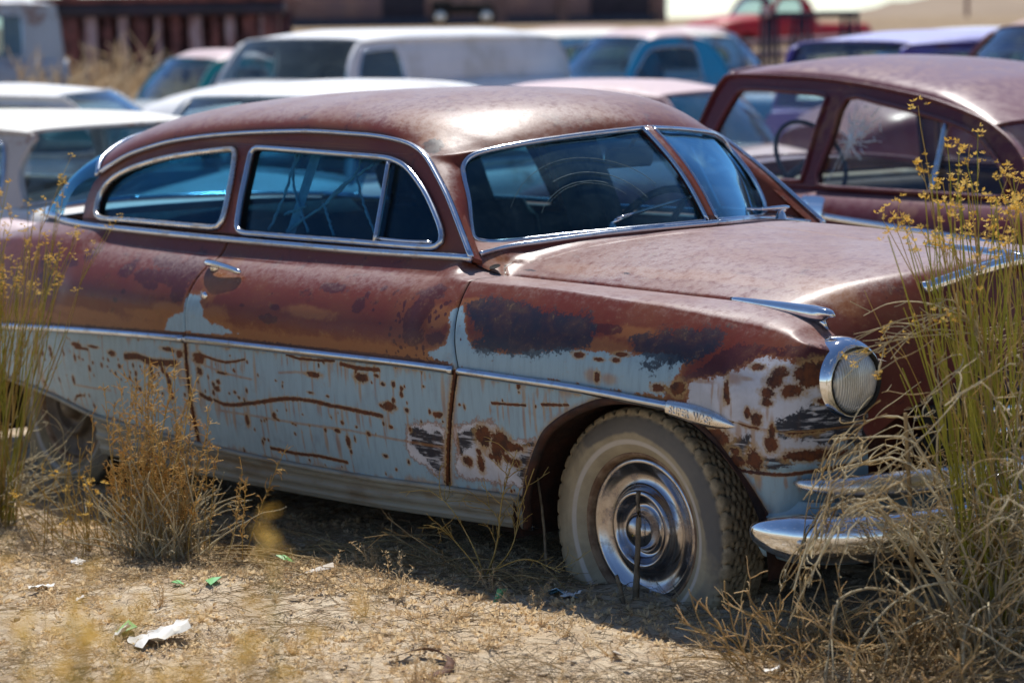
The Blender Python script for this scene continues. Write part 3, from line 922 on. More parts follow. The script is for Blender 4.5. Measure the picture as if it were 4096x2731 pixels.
hd = C((-.76, .074), (-.66, .10), (-.55, .118), (-.4, .124), (-.2, .122), (.3, .106), (.5, .122), (.6, .130), (.7, .145), (.85, .18))
shift = C((-.6, .0), (.2, 0), (.45, .02), (.60, .05), (.70, .08), (.9, .12))
fr = np.concatenate([np.linspace(0, .12, 16), np.linspace(.12, 1, 60)[1:]]) * .9995
xc = np.concatenate([np.arange(-.745, -.2, .006), np.arange(-.2, .62, .012), np.linspace(.62, .66, 6)[1:], np.linspace(.66, .80, 16)[1:]])
st0 = (.44 + .18 * sstep(0, .62, fr))[None]
drop = (np.clip(xc[:, None] - st0, 0, 1) / (.80 - st0)) ** 1.7 * .25
X, W, Z = top_surface(xc, drop, fr, hd, shift)
CKP = [(-.742, .772, 1.058), (-.752, .70, 1.066), (-.745, .62, 1.076), (-.70, .53, 1.086), (-.61, .35, 1.104), (-.53, .18, 1.115), (-.475, .05, 1.121), (-.47, 0, 1.122)]
ck = smooth_path(CKP, 60)
xr = np.interp(.785 * (1 - fr), ck[::-1, 1], ck[::-1, 0])
X = X + (xr + .745)[None] * np.clip(1 - (xc + .745) / .42, 0, 1)[:, None]
lip = np.exp(-((fr - .0) / .010) ** 2)[None] * sstep(-.66, -.60, xc)[:, None]
Z = Z - .012 * lip - .003 * np.exp(-((fr - 1) / .006) ** 2)[None]
Z += .004 * (fbm(X * 5, W * 7, 3, 2) - .5) * (1 - lip)
CUT = np.array([(0, -.27), (.15, -.30), (.263, -.357), (.385, -.458), (.493, -.554), (.55, -.590), (.59, -.623), (.628, -.672), (.655, -.700), (.685, -.698), (.71, -.665), (.8, -.56)])
xcut = np.interp(W, CUT[:, 0], CUT[:, 1])
gap = np.exp(-((X - xcut) / .0045) ** 2) * sstep(.10, .25, W)
Z = Z - .008 * gap - .004 * np.exp(-((X - xcut + .012) / .008) ** 2) * sstep(.1, .3, W)
gap = np.maximum(gap, np.repeat(lip, len(xc) // lip.shape[0] or 1, 0)[:len(xc)] * .9)
for nm in ('hood', 'cowl'):
    hv = []; ga = []
    for sgn in (-1, 1):
        v, f_ = grid(np.stack([X, sgn * W, Z], -1)); hv.append((v, f_ if sgn > 0 else f_[:, ::-1])); ga.append(gap.ravel())
    hv = join(*hv); ga = np.concatenate(ga)
    dcut = np.concatenate([(X - xcut).ravel()] * 2)
    kf = dcut[hv[1]].mean(1) > 0
    hx, hy, hz = hv[0].T
    def hblob(pts):
        o = np.zeros(len(hx))
        for (x, y, rx, ry) in pts:
            o = np.maximum(o, np.clip(1 - .5 * np.hypot((hx - x) / rx, (hy - y) / ry), 0, 1))
        return o
    at = dict(gap=ga, orange=hblob([(-.40, -.635, .16, .03), (-.15, -.61, .2, .025), (.15, -.59, .2, .03), (.45, -.55, .12, .05), (-.70, -.70, .05, .05)]),
              dark=hblob([(-.60, -.665, .05, .012), (-.22, -.63, .06, .012)]) * .62)
    v, fc, a_ = submesh(hv[0], hv[1], kf if nm == 'hood' else ~kf, at)
    obj(nm, (v, fc), M['hudson'], hudson, attrs=a_)

HDR0 = [(-1.012, .595, 1.330), (-.995, .57, 1.343), (-.955, .50, 1.359), (-.925, .45, 1.369), (-.89, .35, 1.383), (-.86, .25, 1.392), (-.83, .15, 1.400), (-.795, .05, 1.408), (-.785, 0, 1.410)]
BASE0 = [(-.868, .672, 1.073), (-.865, .65, 1.076), (-.84, .60, 1.081), (-.80, .55, 1.087), (-.71, .45, 1.099), (-.63, .35, 1.110), (-.57, .25, 1.117), (-.52, .13, 1.123), (-.50, 0, 1.127)]
HDR = smooth_path(HDR0, 60); BASE = smooth_path(BASE0, 60)
def screen(u, v, off=0.0):                      # u 0 corner .. 1 centre, v 0 header .. 1 base
    u = np.atleast_1d(u); v = np.atleast_1d(v)
    i = np.linspace(0, 1, 60)
    h = np.stack([np.interp(u, i, HDR[:, k]) for k in range(3)], -1); b = np.stack([np.interp(u, i, BASE[:, k]) for k in range(3)], -1)
    p = h * (1 - v)[..., None] + b * v[..., None]
    p = p + np.sin(v * PI)[..., None] * np.array([.022, .004, .010])
    return p + off * np.array([.72, .30, .62])
v = lathe([(0.0001, .0015), (.013, .0012), (.016, .003), (.018, .001)], 20)
obj('cowl_hole', xform(v, (-.690, -.730, 1.030), rx=.35), M['black'], hudson)
# trunk deck
fr2 = np.linspace(0, 1, 24) * .9995
xd = np.arange(-4.25, -3.34, .03)
hd2 = C((-4.3, .03), (-3.9, .035), (-3.34, .02))
X, W, Z = top_surface(xd, np.zeros(len(xd)), fr2, hd2, lambda x: .0 * x)
hv = join(*[grid(np.stack([X, s_ * W, Z], -1)) for s_ in (-1, 1)])
obj('trunk_lid', hv, M['hudson'], hudson)
obj('tail_panel', box(-4.27, -4.24, -.66, .66, .42, .79, .01), M['hudson'], hudson)

# ---- roof
DR = smooth_path([p for p in DRIP], 120)
drx = DR[:, 0][::-1]; dr_w = -DR[:, 1][::-1]; dr_z = DR[:, 2][::-1]
o_ = np.argsort(DR[:, 0])
def drip(x):
    return np.interp(x, DR[o_, 0], -DR[o_, 1]), np.interp(x, DR[o_, 0], DR[o_, 2])
zc = C((-3.18, 1.375), (-3.0, 1.425), (-2.8, 1.458), (-2.4, 1.499), (-2.0, 1.523), (-1.6, 1.536), (-1.3, 1.534), (-1.1, 1.520), (-.95, 1.494), (-.87, 1.468), (-.81, 1.440), (-.775, 1.414))
nq, nf_ = 150, 60
q = np.concatenate([np.linspace(0, .12, 40), np.linspace(.12, 1, nq - 39)[1:]])
ph = np.linspace(0, 1, nf_)
# angular parameter: 0 at drip edge, 1 at centre
xe = np.interp(q, [0, 1], [-1.075, -2.955]); xce = np.interp(q, [0, 1], [-.772, -3.16])
Q, PH = np.meshgrid(q, ph, indexing='ij')
XE = xe[:, None]; XC = xce[:, None]
we, ze = drip(xe); zcc = zc(xce)
th = PH * PI / 2
bl = np.sin(th) ** 1.0
X = XE + (XC - XE) * (1 - (np.cos(th)) ** 1.3)
Wd = we[:, None] * np.cos(th) ** (2 / 2.35)
Zd = ze[:, None] + (zcc - ze)[:, None] * np.sin(th) ** (2 / 2.05)
# flatten front row onto the header curve
FR = smooth_path([(-1.075, .662, 1.341), (-1.045, .632, 1.346), (-1.012, .596, 1.349), (-.972, .52, 1.363)] + [(a_ - .006, b_, c_ + .004) for a_, b_, c_ in HDR0[3:]], nf_)
FW = resample(FR, nf_)
kk = np.clip(1 - Q / .16, 0, 1) ** 2.0
X = X + (FW[None, :, 0] - X[0:1]) * kk
Wd = Wd + (FW[None, :, 1] - Wd[0:1]) * kk
Zd = Zd + (FW[None, :, 2] - Zd[0:1]) * np.clip(1 - Q / .14, 0, 1) ** 2.6
Zd = Zd + .003 * (fbm(X * 4, Wd * 5, 3, 8) - .5)
rv = []
for sgn in (-1, 1):
    v, f_ = grid(np.stack([X, sgn * Wd, Zd], -1)); rv.append((v, f_))
rv = join(*rv)
rx_, ry_, rz_ = rv[0].T
ob = np.zeros(len(rx_)); db = np.zeros(len(rx_))
for (x, y, a, b) in [(-1.25, -.55, .14, .06), (-1.12, -.60, .06, .04)]:
    ob = np.maximum(ob, np.clip(1 - .5 * np.hypot((rx_ - x) / a, (ry_ - y) / b), 0, 1))
for (x, y, a, b) in [(-1.10, -.62, .035, .03)]:
    db = np.maximum(db, np.clip(1 - .5 * np.hypot((rx_ - x) / a, (ry_ - y) / b), 0, 1))
obj('roof', rv, M['hudson'], hudson, attrs=dict(orange=ob, dark=db))

# ---- rear window
T_ = smooth_path([(-2.965, .69, 1.214), (-3.03, .62, 1.275), (-3.10, .45, 1.335), (-3.15, .22, 1.366), (-3.165, 0, 1.374)], 30)
B_ = smooth_path([(-3.19, .712, 1.046), (-3.40, .655, 1.046), (-3.62, .50, 1.046), (-3.78, .25, 1.044), (-3.83, 0, 1.044)], 30)
t = np.linspace(0, 1, 14)[:, None, None]
rw = []
for sgn in (-1, 1):
    g_ = (T_[None] * (1 - t) + B_[None] * t) + np.array([-.03, 0, .03]) * np.sin(t * PI)
    rw.append(grid(g_ * [1, sgn, 1]))
win = obj('rear_window', join(*rw), M['glass'], hudson)
for sgn in (-1, 1):
    obj('trim', sweep(T_ * [1, sgn, 1], moulding(.022, .012), up=(-.5, 0, 1)), M['stainless'], win)
    obj('trim', sweep(B_ * [1, sgn, 1], moulding(.024, .014), up=(-.4, -.6 * -sgn, .8)), M['stainless'], win)

# ---- side frames between belt and drip rail
def wframe(x, z):
    return np.interp(x, [-3.5, -3.2, -2.9, -2.3, -.6], [.58, .70, .765, .79, .79]) - .44 * (np.asarray(z) - 1.05)
def on_frame(P, off=0.0):
    P = np.asarray(P)
    x, z = P[:, 0], P[:, -1]
    return np.stack([x, -(wframe(x, z) + off), z], 1)
dn = on_frame(smooth_path(DRIP, 90)); dn[:, 1] -= 0
qw = on_frame(smooth_path(QWIN, 110, True)); dw = on_frame(smooth_path(DWIN, 130, True))
rp = on_frame(smooth_path(REARP, 16))
belt = np.array([p for p in BELT]); bx = smooth_path(belt, 80)
bl_in = bx[(bx[:, 0] > rp[-1, 0] + .01)][::-1]
outer = np.concatenate([dn, on_frame(bl_in) - [0, 0, .012], rp[::-1][:-1]])
ctr = lambda L: (L - L.mean(0)) * .965 + L.mean(0)
outward_side = np.tile([0, -1, .42], (200, 1))
for sgn in (1, -1):
    fl = np.array([1, sgn, 1])
    polys = [outer, qw[::-1], dw[::-1]]
    tri = tessellate_polygon([[Vector((p[0], p[2], 0)) for p in L] for L in polys])
    V = np.concatenate(polys) * fl
    V2 = np.concatenate([V, V + np.array([0, .035 * sgn, -.012])])
    n = len(V)
    F = [tuple(t_) for t_ in tri]
    k0 = 0
    for L in polys:
        m_ = len(L)
        F += [(k0 + i, k0 + (i + 1) % m_, n + k0 + (i + 1) % m_, n + k0 + i) for i in range(m_)]
        k0 += m_
    obj('side_pillars', (V2, F), M['hudson'], hudson, smooth=False)
    nrm = lambda L: np.tile(np.array([0, -1, .42]) * fl, (len(L), 1))
    # glass
    for L, nm in ((qw, 'quarter_window'), (dw, 'door_window')):
        P = (L + [0, .016, 0]) * fl
        tri = tessellate_polygon([[Vector((p[0], p[2], 0)) for p in L]])
        gl = obj(nm, (P, [tuple(t_) for t_ in tri]), M['glass'], hudson, smooth=False)
        inner = (L - L.mean(0)) * [.985, 1, .955] + L.mean(0)
        obj('frame', sweep(on_frame(inner, .004) * fl, moulding(.021, .013, 7), True, up=nrm(L)), M['chrome_dull'] if nm == 'quarter_window' else M['stainless'], gl)
        if nm == 'door_window':
            vt = on_frame(smooth_path(VENT, 12), .004) * fl
            obj('vent_divider', sweep(vt, moulding(.016, .012), up=nrm(vt)), M['stainless'], gl)
            vt2 = on_frame(smooth_path([(-1.190, .65, 1.088), (-1.05, .7, 1.088), (-.925, .7, 1.092)], 10), .004) * fl
            obj('vent_rail', sweep(vt2, moulding(.012, .01), up=nrm(vt2)), M['stainless'], gl)
    obj('drip_rail', sweep(on_frame(dn, .006) * fl, moulding(.016, .014), up=nrm(dn)), M['stainless'], hudson)
    bpth = bx * fl + np.array([0, -.004 * sgn, -.002])
    upv = np.tile(np.array([0, -.9, .45]) * fl, (len(bpth), 1)); upv[:8] = np.array([-.6, -.6, .5]) * fl
    obj('belt_moulding', sweep(bpth, moulding(.026, .015), up=upv), M['stainless'], hudson)
    # A pillar / windscreen surround in body colour
    A_ = [tuple(screen(.34, 0)[0] + [-.008, 0, .006]), tuple(screen(.16, 0)[0] + [-.012, .004, .008]), (-1.035, .618, 1.352), (-1.076, .663, 1.341), (-.995, .687, 1.287), (-.912, .714, 1.225), (-.821, .749, 1.146), (-.742, .782, 1.066), (-.745, .73, 1.066), (-.745, .64, 1.076), (-.70, .53, 1.088)]
    B_s = np.concatenate([screen(np.array([u_]), np.array([v_]), .005) for u_, v_ in ((.34, .0), (.15, .0), (.06, .025), (.012, .10), (0, .24), (0, .5), (0, .76), (.015, .92), (.06, .975), (.14, 1.0), (.34, 1.0))])
    idx = np.linspace(0, 10, 90)
    sp_ = lambda P: np.stack([pchip(np.arange(11), np.array(P)[:, k])(idx) for k in range(3)], 1)
    A_c, B_c = sp_(A_), sp_(B_s)
    wt = np.stack([A_c * (1 - u) + B_c * u + np.array([.006, .002, .004]) * math.sin(u * PI) for u in np.linspace(0, 1, 8)]) * (fl * [1, -1, 1])
    obj('windscreen_pillar', grid(wt), M['hudson'], hudson)

# ---- windscreen, two panes and a bar
UU, VV_ = np.meshgrid(np.linspace(0, 1, 50), np.linspace(0, 1, 18), indexing='ij')
for sgn in (-1, 1):
    fl = np.array([1, sgn, 1])
    g_ = screen(UU.ravel(), VV_.ravel(), -.004).reshape(50, 18, 3)
    pane = obj('windscreen', grid(g_ * fl), M['windscreen'], hudson)
    if sgn < 0: PANE_R = pane
    ed = np.concatenate([screen(np.array([u_]), np.array([v_]), .006) for u_, v_ in ((1, 0), (.8, 0), (.6, 0), (.34, .0), (.15, .0), (.06, .025), (.012, .10), (0, .24), (0, .5), (0, .76), (.015, .92), (.06, .975), (.14, 1.0), (.34, 1.0), (.6, 1), (.8, 1), (1, 1))])
    edge = smooth_path(ed, 160)
    upn = np.tile(np.array([.75, .25, .6]) * fl, (len(edge), 1))
    obj('windscreen_trim', sweep(edge * fl, moulding(.018, .010), up=upn), M['stainless'], pane)
UD, VD = np.meshgrid(np.linspace(.05, .98, 160), np.linspace(.02, .98, 70), indexing='ij')
SD = screen(UD.ravel(), VD.ravel(), .002)
M['wiper_dust'] = simple('wiper smear', (.10, .16, .18), (.05, .09, .10), 30, .8)
pv_ = screen(np.array([.50]), np.array([.99]))[0] * [1, 1, 1]
e1 = screen(np.array([.9]), np.array([.99]))[0] - pv_; e1 /= np.linalg.norm(e1)
e2 = screen(np.array([.5]), np.array([.1]))[0] - pv_; e2 -= e2 @ e1 * e1; e2 /= np.linalg.norm(e2)
for R0, a0, a1, r_ in ((.275, 30, 160, .0009), (.212, 25, 118, .0011), (.178, 62, 150, .0012), (.170, 40, 140, .0007)):
    aa = np.radians(np.linspace(a0, a1, 70))
    q_ = pv_ + R0 * (np.cos(aa)[:, None] * e1 + np.sin(aa)[:, None] * e2)
    d_ = ((q_[:, None] - SD[None]) ** 2).sum(2); k_ = d_.argmin(1); q_ = q_[np.sqrt(d_.min(1)) < .03]
    q_ = SD[((q_[:, None] - SD[None]) ** 2).sum(2).argmin(1)]
    q_ = np.stack([np.convolve(np.pad(q_[:, j], 4, 'edge'), np.ones(9) / 9, 'valid') for j in range(3)], 1)
    if len(q_) > 8: obj('wiper_smear', tube(q_ * [1, -1, 1], r_, 4), M['wiper_dust'], PANE_R)
mid = screen(np.ones(20), np.linspace(0, 1, 20)) * [1, 0, 1]
bar = obj('windscreen_bar', sweep(mid + [.004, 0, .003], [(.002, -.020), (.010, -.016), (.010, .016), (.002, .020), (-.012, .016), (-.012, -.016)], up=(1, 0, .6)), M['hudson'], hudson)
for dy in (-.021, .021):
    obj('bar_trim', sweep(mid + [.008, dy, .006], moulding(.010, .009), up=(1, 0, .6)), M['stainless'], bar)
for sgn in (-1, 1):
    b2 = (ck[2:] + [.004, 0, .004]) * [1, sgn, 1]
    obj('cowl_moulding', sweep(b2, moulding(.014, .010), up=(.4, 0, 1)), M['stainless'], hudson)

# wipers
for (p0, p1, p2) in (((-.63, -.30, 1.135), (-.60, -.16, 1.175), (-.585, .02, 1.205)), ((-.60, .44, 1.13), (-.62, .36, 1.14), (-.64, .22, 1.15))):
    w_ = obj('wiper', lathe([(.0001, .03), (.008, .03), (.014, .015), (.02, 0)], 16), M['chrome'], hudson)
    w_.location = (p0[0], p0[1], p0[2] - .025)
    o0 = np.array(w_.location)
    obj('wiper_arm', tube(smooth_path([p0, np.add(p0, [.01, .02, .012]), p1], 10) - o0, .006, 6, scale=np.linspace(1.4, .7, 10)), M['chrome'], w_)
    d_ = np.subtract(p2, p1)
    obj('wiper_blade', sweep(np.array([np.add(p1, d_ * u) for u in np.linspace(-.75, 1, 12)]) - o0, [(-.004, -.003), (.004, -.004), (.004, .004), (-.004, .003)]), M['stainless'], w_)

# ---- rails and side trim
def rail_path(x0, x1, zf, off, n=80):
    x = np.linspace(x0, x1, n); z = zf(x)
    X_, W_ = plan(x, wside(np.minimum(x, .69), z))
    return np.stack([X_, -(W_ + off), z], 1)
for sgn in (1, -1):
    fl = np.array([1, sgn, 1])
    for nm, a, b in (('side_moulding', -4.2, -1.992), ('side_moulding', -1.978, -.600), ('side_moulding', -.572, .235)):
        P = rail_path(a, b, zrail, .001) * fl
        obj(nm, sweep(P, moulding(.027, .017, 9), up=(0, -sgn, .25)), M['stainless'], hudson)
    P = rail_path(-3.45, -.37, lambda x: zs(x) - .006, .003, 120) * fl
    obj('sill_moulding', sweep(P, moulding(.018, .010), up=(0, -sgn, .1)), M['sill'], hudson)
    P = rail_path(-2.68, -.40, lambda x: zr(x) + .004, -.048, 60) * fl
    obj('sill_edge', sweep(P, moulding(.022, .010), up=(0, -sgn, -.2)), M['stainless'], hudson)
    # arch lip
    A = np.array(ARCH[1:-1]); A = smooth_path(np.stack([A[:, 0], A[:, 0] * 0, A[:, 1]], 1), 90)
    xa, wa = plan(A[:, 0], wside(np.minimum(A[:, 0], .69), np.maximum(A[:, 2], zs(A[:, 0]))))
    xa = A[:, 0]
    wa = wa - .04 * sstep(.41, .28, A[:, 2])
    LP = np.stack([xa, -(wa - .004), A[:, 2]], 1) * fl
    obj('arch_lip', sweep(LP, [(-.012, -.004), (-.004, -.010), (.007, -.008), (.009, .004), (.0, .012), (-.012, .012)], up=(0, -sgn, 0)), M['liner'], hudson)
    # liner
    a = np.linspace(PI + .12, -.02, 40)
    arc = np.stack([.085 + .50 * np.cos(a), .32 + .415 * np.sin(a)], 1)
    yy = np.linspace(.915, .42, 8)
    L = np.stack([np.stack([arc[:, 0] * (1 - .0 * y), np.full(40, -y), arc[:, 1]], 1) for y in yy]) * fl
    obj('inner_fender', grid(L), M['liner'], hudson)
    obj('inner_wall', box(-.40, .52, -.43 if sgn > 0 else .42, -.42 if sgn > 0 else .43, .26, .78), M['under'], hudson)
    a = np.linspace(PI + .3, -.3, 30)
    arc = np.stack([-3.08 + .44 * np.cos(a), .33 + .40 * np.sin(a)], 1)
    L = np.stack([np.stack([arc[:, 0], np.full(30, -y), arc[:, 1]], 1) for y in np.linspace(.88, .45, 6)]) * fl
    obj('inner_fender', grid(L), M['under'], hudson)
    obj('inner_wall', box(-3.55, -2.65, -.46 if sgn > 0 else .45, -.45 if sgn > 0 else .46, .22, .75), M['under'], hudson)
obj('underbody', join(box(-2.56, -.46, -.86, .86, .27, .31), box(-4.2, -3.5, -.66, .66, .40, .44), box(-3.6, .7, -.42, .42, .28, .32)), M['under'], hudson)
obj('firewall', box(-.62, -.58, -.70, .70, .3, 1.0), M['under'], hudson)

# ------------------------------------------------------------------ wheels
def tyre_mat(name, side, tread, stripe):
    t = NT(name)
    tc = t.n('ShaderNodeTexCoord')
    sp = t.n('ShaderNodeSeparateXYZ', i_0=tc.outputs['Object'])
    x2 = t.math('MULTIPLY', sp.outputs[0], sp.outputs[0]); z2 = t.math('MULTIPLY', sp.outputs[2], sp.outputs[2])
    r = t.math('SQRT', t.math('ADD', x2, z2))
    v = t.coords()
    n = t.noise(7, 6, .65, v, .3); nf = t.noise(45, 5, .6, v); nm = t.noise(3.2, 4, .6, v, .8)
    sd = t.mix(t.mapr(n, .35, .65), side, tuple(c * .72 for c in side))
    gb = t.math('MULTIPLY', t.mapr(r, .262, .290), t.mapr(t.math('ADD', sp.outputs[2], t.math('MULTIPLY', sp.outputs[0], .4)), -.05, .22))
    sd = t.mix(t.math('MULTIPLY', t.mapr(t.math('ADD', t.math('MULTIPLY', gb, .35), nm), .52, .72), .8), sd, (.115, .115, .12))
    sd = t.mix(t.math('MULTIPLY', t.math('MULTIPLY', t.mapr(r, .262, .254), t.mapr(r, .242, .247)), t.mapr(n, .3, .5, .4, .95)), sd, stripe)
    tr = t.mix(t.mapr(nf, .35, .65), tread, tuple(c * .62 for c in tread))
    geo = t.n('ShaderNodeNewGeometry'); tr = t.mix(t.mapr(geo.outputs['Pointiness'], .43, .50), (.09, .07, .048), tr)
    t.setb(Base_Color=t.mix(t.mapr(r, .318, .330), sd, tr), Roughness=.92, Specular_IOR_Level=.25)
    t.bump(t.math('ADD', nf, n), .35, .004)
    return t.m
M['tyre'] = tyre_mat('cracked dusty tyre', (.47, .385, .255), (.42, .335, .215), (.60, .53, .45))
M['tyre_shade'] = tyre_mat('shade-darkened tyre', (.28, .225, .14), (.10, .08, .05), (.40, .37, .33))  # same tyre with darker colours, shade of the wheel opening painted in
M['rim'] = simple('rusty wheel rim', (.30, .20, .12), (.16, .085, .045), 25, .7, bump=.3)
M['hubcap'] = metal('brushed hubcap', (.46, .46, .50), .15, .6, (.24, .17, .11))
M['emblem'] = simple('worn yellow emblem', (.45, .33, .03), (.06, .07, .09), 60, .4)

def make_tyre(flat=0.0, n=420):
    prof = [(.205, .050), (.214, .066), (.226, .078), (.240, .087), (.256, .0925), (.275, .095), (.295, .0925), (.310, .088), (.321, .083), (.326, .082), (.333, .080), (.339, .076), (.343, .070), (.345, .062), (.346, .052), (.347, .042), (.3475, .034), (.348, .026), (.348, .018), (.348, .009), (.348, .0)]
    prof = np.array(prof + [(r, -h) for r, h in prof[::-1][1:]])
    P = resample(prof, 96)
    a = np.arange(n) / n * 2 * PI
    A = a[:, None]; r = P[None, :, 0]; h = P[None, :, 1]
    # tread: shoulder lugs, zigzag grooves
    tr = sstep(.325, .334, r)
    pitch = 44
    ph = (A * pitch / (2 * PI)) + .12 * np.sin(h * 160)
    saw = np.abs((ph % 1) - .5) * 2
    slot = sstep(.72, .92, saw) * sstep(.040, .056, np.abs(h))
    zig = .006 * np.sign(np.sin(ph * 2 * PI)) * 1.0
    grv = np.zeros_like(r * A)
    for c in (-.044, -.022, 0, .022, .044):
        grv = np.maximum(grv, np.exp(-((h - c - zig) / .0032) ** 2))
    sip = sstep(.84, .97, np.abs(((ph * 2 + .25 * np.sign(h)) % 1) - .5) * 2) * (np.abs(h) < .045)
    R = r - tr * (.0085 * slot + .007 * grv + .004 * sip)
    H = h + np.sign(h) * .0
    lug = sstep(.318, .324, r) * sstep(.334, .328, r)
    H = H - np.sign(h) * .004 * lug * sstep(.5, .9, saw)
    X = R * np.cos(A); Z = R * np.sin(A); Y = -H + 0 * A
    if flat:
        low = np.clip((-.10 - Z) / .20, 0, 1)
        Y = Y * (1 + .28 * low * sstep(.22, .28, r))
    V = np.stack([X, Y, Z], -1)
    return loft(np.concatenate([V, V[:1]]))
HUB = [(.197, -.038), (.205, -.050), (.2, -.058), (.190, -.060), (.178, -.054), (.160, -.046), (.142, -.043), (.126, -.048), (.118, -.060), (.112, -.071), (.105, -.075), (.097, -.073), (.090, -.064), (.080, -.052), (.070, -.048), (.060, -.052), (.056, -.060), (.0535, -.068), (.049, -.080), (.040, -.091), (.026, -.099), (.012, -.102), (.0005, -.103)]
RIM = [(.21, .06), (.216, -.040), (.219, -.060), (.222, -.070), (.216, -.073), (.208, -.068), (.203, -.052), (.196, -.030), (.03, .0), (.001, .0)]
def make_wheel(loc, right, tm, parent, cap=None):
    rim = obj('wheel', lathe([(r, -h) for r, h in RIM], 72, '-y') if right else lathe([(r, -h) for r, h in RIM], 72, 'y'), M['rim'], parent)
    rim.location = loc
    obj('tyre', make_tyre(1.0, 420 if right else 160), tm, rim)
    obj('hubcap', lathe([(r, -h) for r, h in smooth_path(np.array(HUB), 120)], 96, '-y' if right else 'y'), cap or M['hubcap'], rim)
    if right:
        e = [(0, .017), (.006, .012), (.016, .010), (.012, .0), (.015, -.011), (.004, -.010), (-.004, -.017), (-.008, -.008), (-.016, -.006), (-.011, .003), (-.014, .011), (-.006, .011)]
        V = np.array([(x * 1.35, -.1025 + 2.0 * (x * x + (z - .012) ** 2) * 9, z * 1.35 - .012) for x, z in e] + [(0, -.1030, -.012)])
        obj('emblem', (V, [(i, (i + 1) % 12, 12) for i in range(12)]), M['emblem'], rim)
    return rim
fw = make_wheel((.01, -.742, .345), True, M['tyre'], hudson); fw.rotation_euler = (0, 0, 0)
make_wheel((.01, .742, .345), False, M['tyre'], hudson)
make_wheel((-3.10, -.690, .350), True, M['tyre_shade'], hudson, simple('shade-dulled hubcap', (.13, .095, .06), (.07, .05, .035), 12, .7))  # rear cap in dull rust brown, its dim shade put into the colour
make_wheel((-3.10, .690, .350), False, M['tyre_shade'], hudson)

# ------------------------------------------------------------------ headlights
t = NT('ribbed headlight lens'); v = t.coords()
w = t.n('ShaderNodeTexWave', wave_type='BANDS', bands_direction='Y', i_Scale=44.0, i_Distortion=.15); t.link(v, w.inputs['Vector'])
nn = t.noise(12, 4, .6, v)
rb = t.mapr(w.outputs['Fac'], .25, .75)
t.setb(Base_Color=t.mix(t.math('MULTIPLY', rb, .5), t.mix(t.mapr(nn, .4, .7), (.74, .77, .80), (.50, .47, .40)), (.25, .26, .27)), Metallic=.35, Roughness=.22, Coat_Weight=.7, Coat_Roughness=.03)
t.bump(w.outputs['Fac'], .35, .003); M['lens'] = t.m
for sgn in (-1, 1):
    bz = obj('headlight', lathe([(.085, -.13), (.108, -.10), (.1135, -.06), (.1145, -.03), (.1125, -.012), (.108, .003), (.101, .014), (.094, .020), (.090, .0215), (.086, .016), (.085, .004)], 72, 'x'), M['chrome'], hudson)
    bz.location = (.668, sgn * .690, .822); bz.rotation_euler = (0, 0, sgn * .06)
    obj('lens', lathe([(.0855, .004), (.084, .012), (.075, .022), (.058, .030), (.036, .036), (.014, .039), (.0003, .0395)], 64, 'x'), M['lens'], bz)
    obj('gasket', lathe([(.083, .004), (.084, .018), (.088, .024), (.0905, .0235), (.0885, .012)], 64, 'x'), M['rubber'], bz)

# ------------------------------------------------------------------ front end
def bump_path(n=90):
    P = smooth_path([(.565, -.952, 0), (.60, -.957, 0), (.66, -.950, 0), (.735, -.922, 0), (.80, -.86, 0), (.85, -.76, 0), (.895, -.55, 0), (.92, -.25, 0), (.925, 0, 0)], n)
    Q = P[::-1][1:] * [1, -1, 1]
    return np.concatenate([P, Q])
bp_ = bump_path() + [0, 0, .450]
bprof = [(-.03, -.060), (.0, -.066), (.020, -.060), (.036, -.042), (.045, -.018), (.048, .006), (.044, .028), (.032, .046), (.016, .056), (-.005, .060), (-.03, .054)]
bup = frames(bp_, up=(0, 0, 1))[0]
out = np.cross(bup, [0, 0, 1])
sc = np.ones(len(bp_)); e = np.arange(len(bp_)); e = np.minimum(e, e[::-1])
sc = np.clip(.18 + .82 * np.sqrt(np.clip(e / 11.0, 0, 1)), 0, 1)
def sweep_up(P, prof, outw, scale):
    P = np.asarray(P); prof = np.asarray(prof)
    R = P[:, None] + outw[:, None] * (prof[None, :, :1] * scale[:, None, None]) + np.array([0, 0, 1.])[None, None] * (prof[None, :, 1:] * scale[:, None, None])
    return loft(R, caps=True)
fine = resample(np.array(bprof), 26)
bumper = obj('front_bumper', sweep_up(bp_, fine, out, sc), M['chrome'], hudson)
for sgn in (1, -1):
    b_ = obj('bumper_bolt', lathe([(.0003, .012), (.008, .011), (.014, .007), (.017, .001), (.018, -.004)], 24, 'y' if sgn < 0 else '-y'), M['chrome_dull'], bumper)
    b_.location = (.742, -.962 * sgn, .444); b_.rotation_euler = (0, 0, .50 * sgn)
    gd = [np.array([(.0 + .045 * math.cos(a) * s, .035 * math.sin(a) * s, z) for a in np.linspace(0, 2 * PI, 16, endpoint=False)]) for z, s in ((-.11, .75), (-.09, .98), (0, 1.12), (.07, 1.05), (.10, .85), (.118, .55), (.124, .15))]
    g_ = obj('bumper_guard', loft(np.array(gd), caps=True), M['chrome'], bumper); g_.location = (.94, -.42 * sgn, .455)
    # grille lozenge with parking lamp
    P = smooth_path([(.635, -.872, .572), (.68, -.866, .570), (.74, -.82, .566), (.79, -.70, .563), (.83, -.5, .56), (.85, -.2, .56), (.855, 0, .56)], 40) * [1, sgn, 1]
    s_ = np.clip(.12 + .88 * np.sqrt(np.clip(np.arange(40) / 9, 0, 1)), 0, 1)
    T_ = frames(P)[0]; ow = np.cross(T_, [0, 0, 1]) * sgn
    obj('grille_bar', sweep_up(P, circ(.030, 16, .034), ow, s_), M['chrome_dull'], hudson)
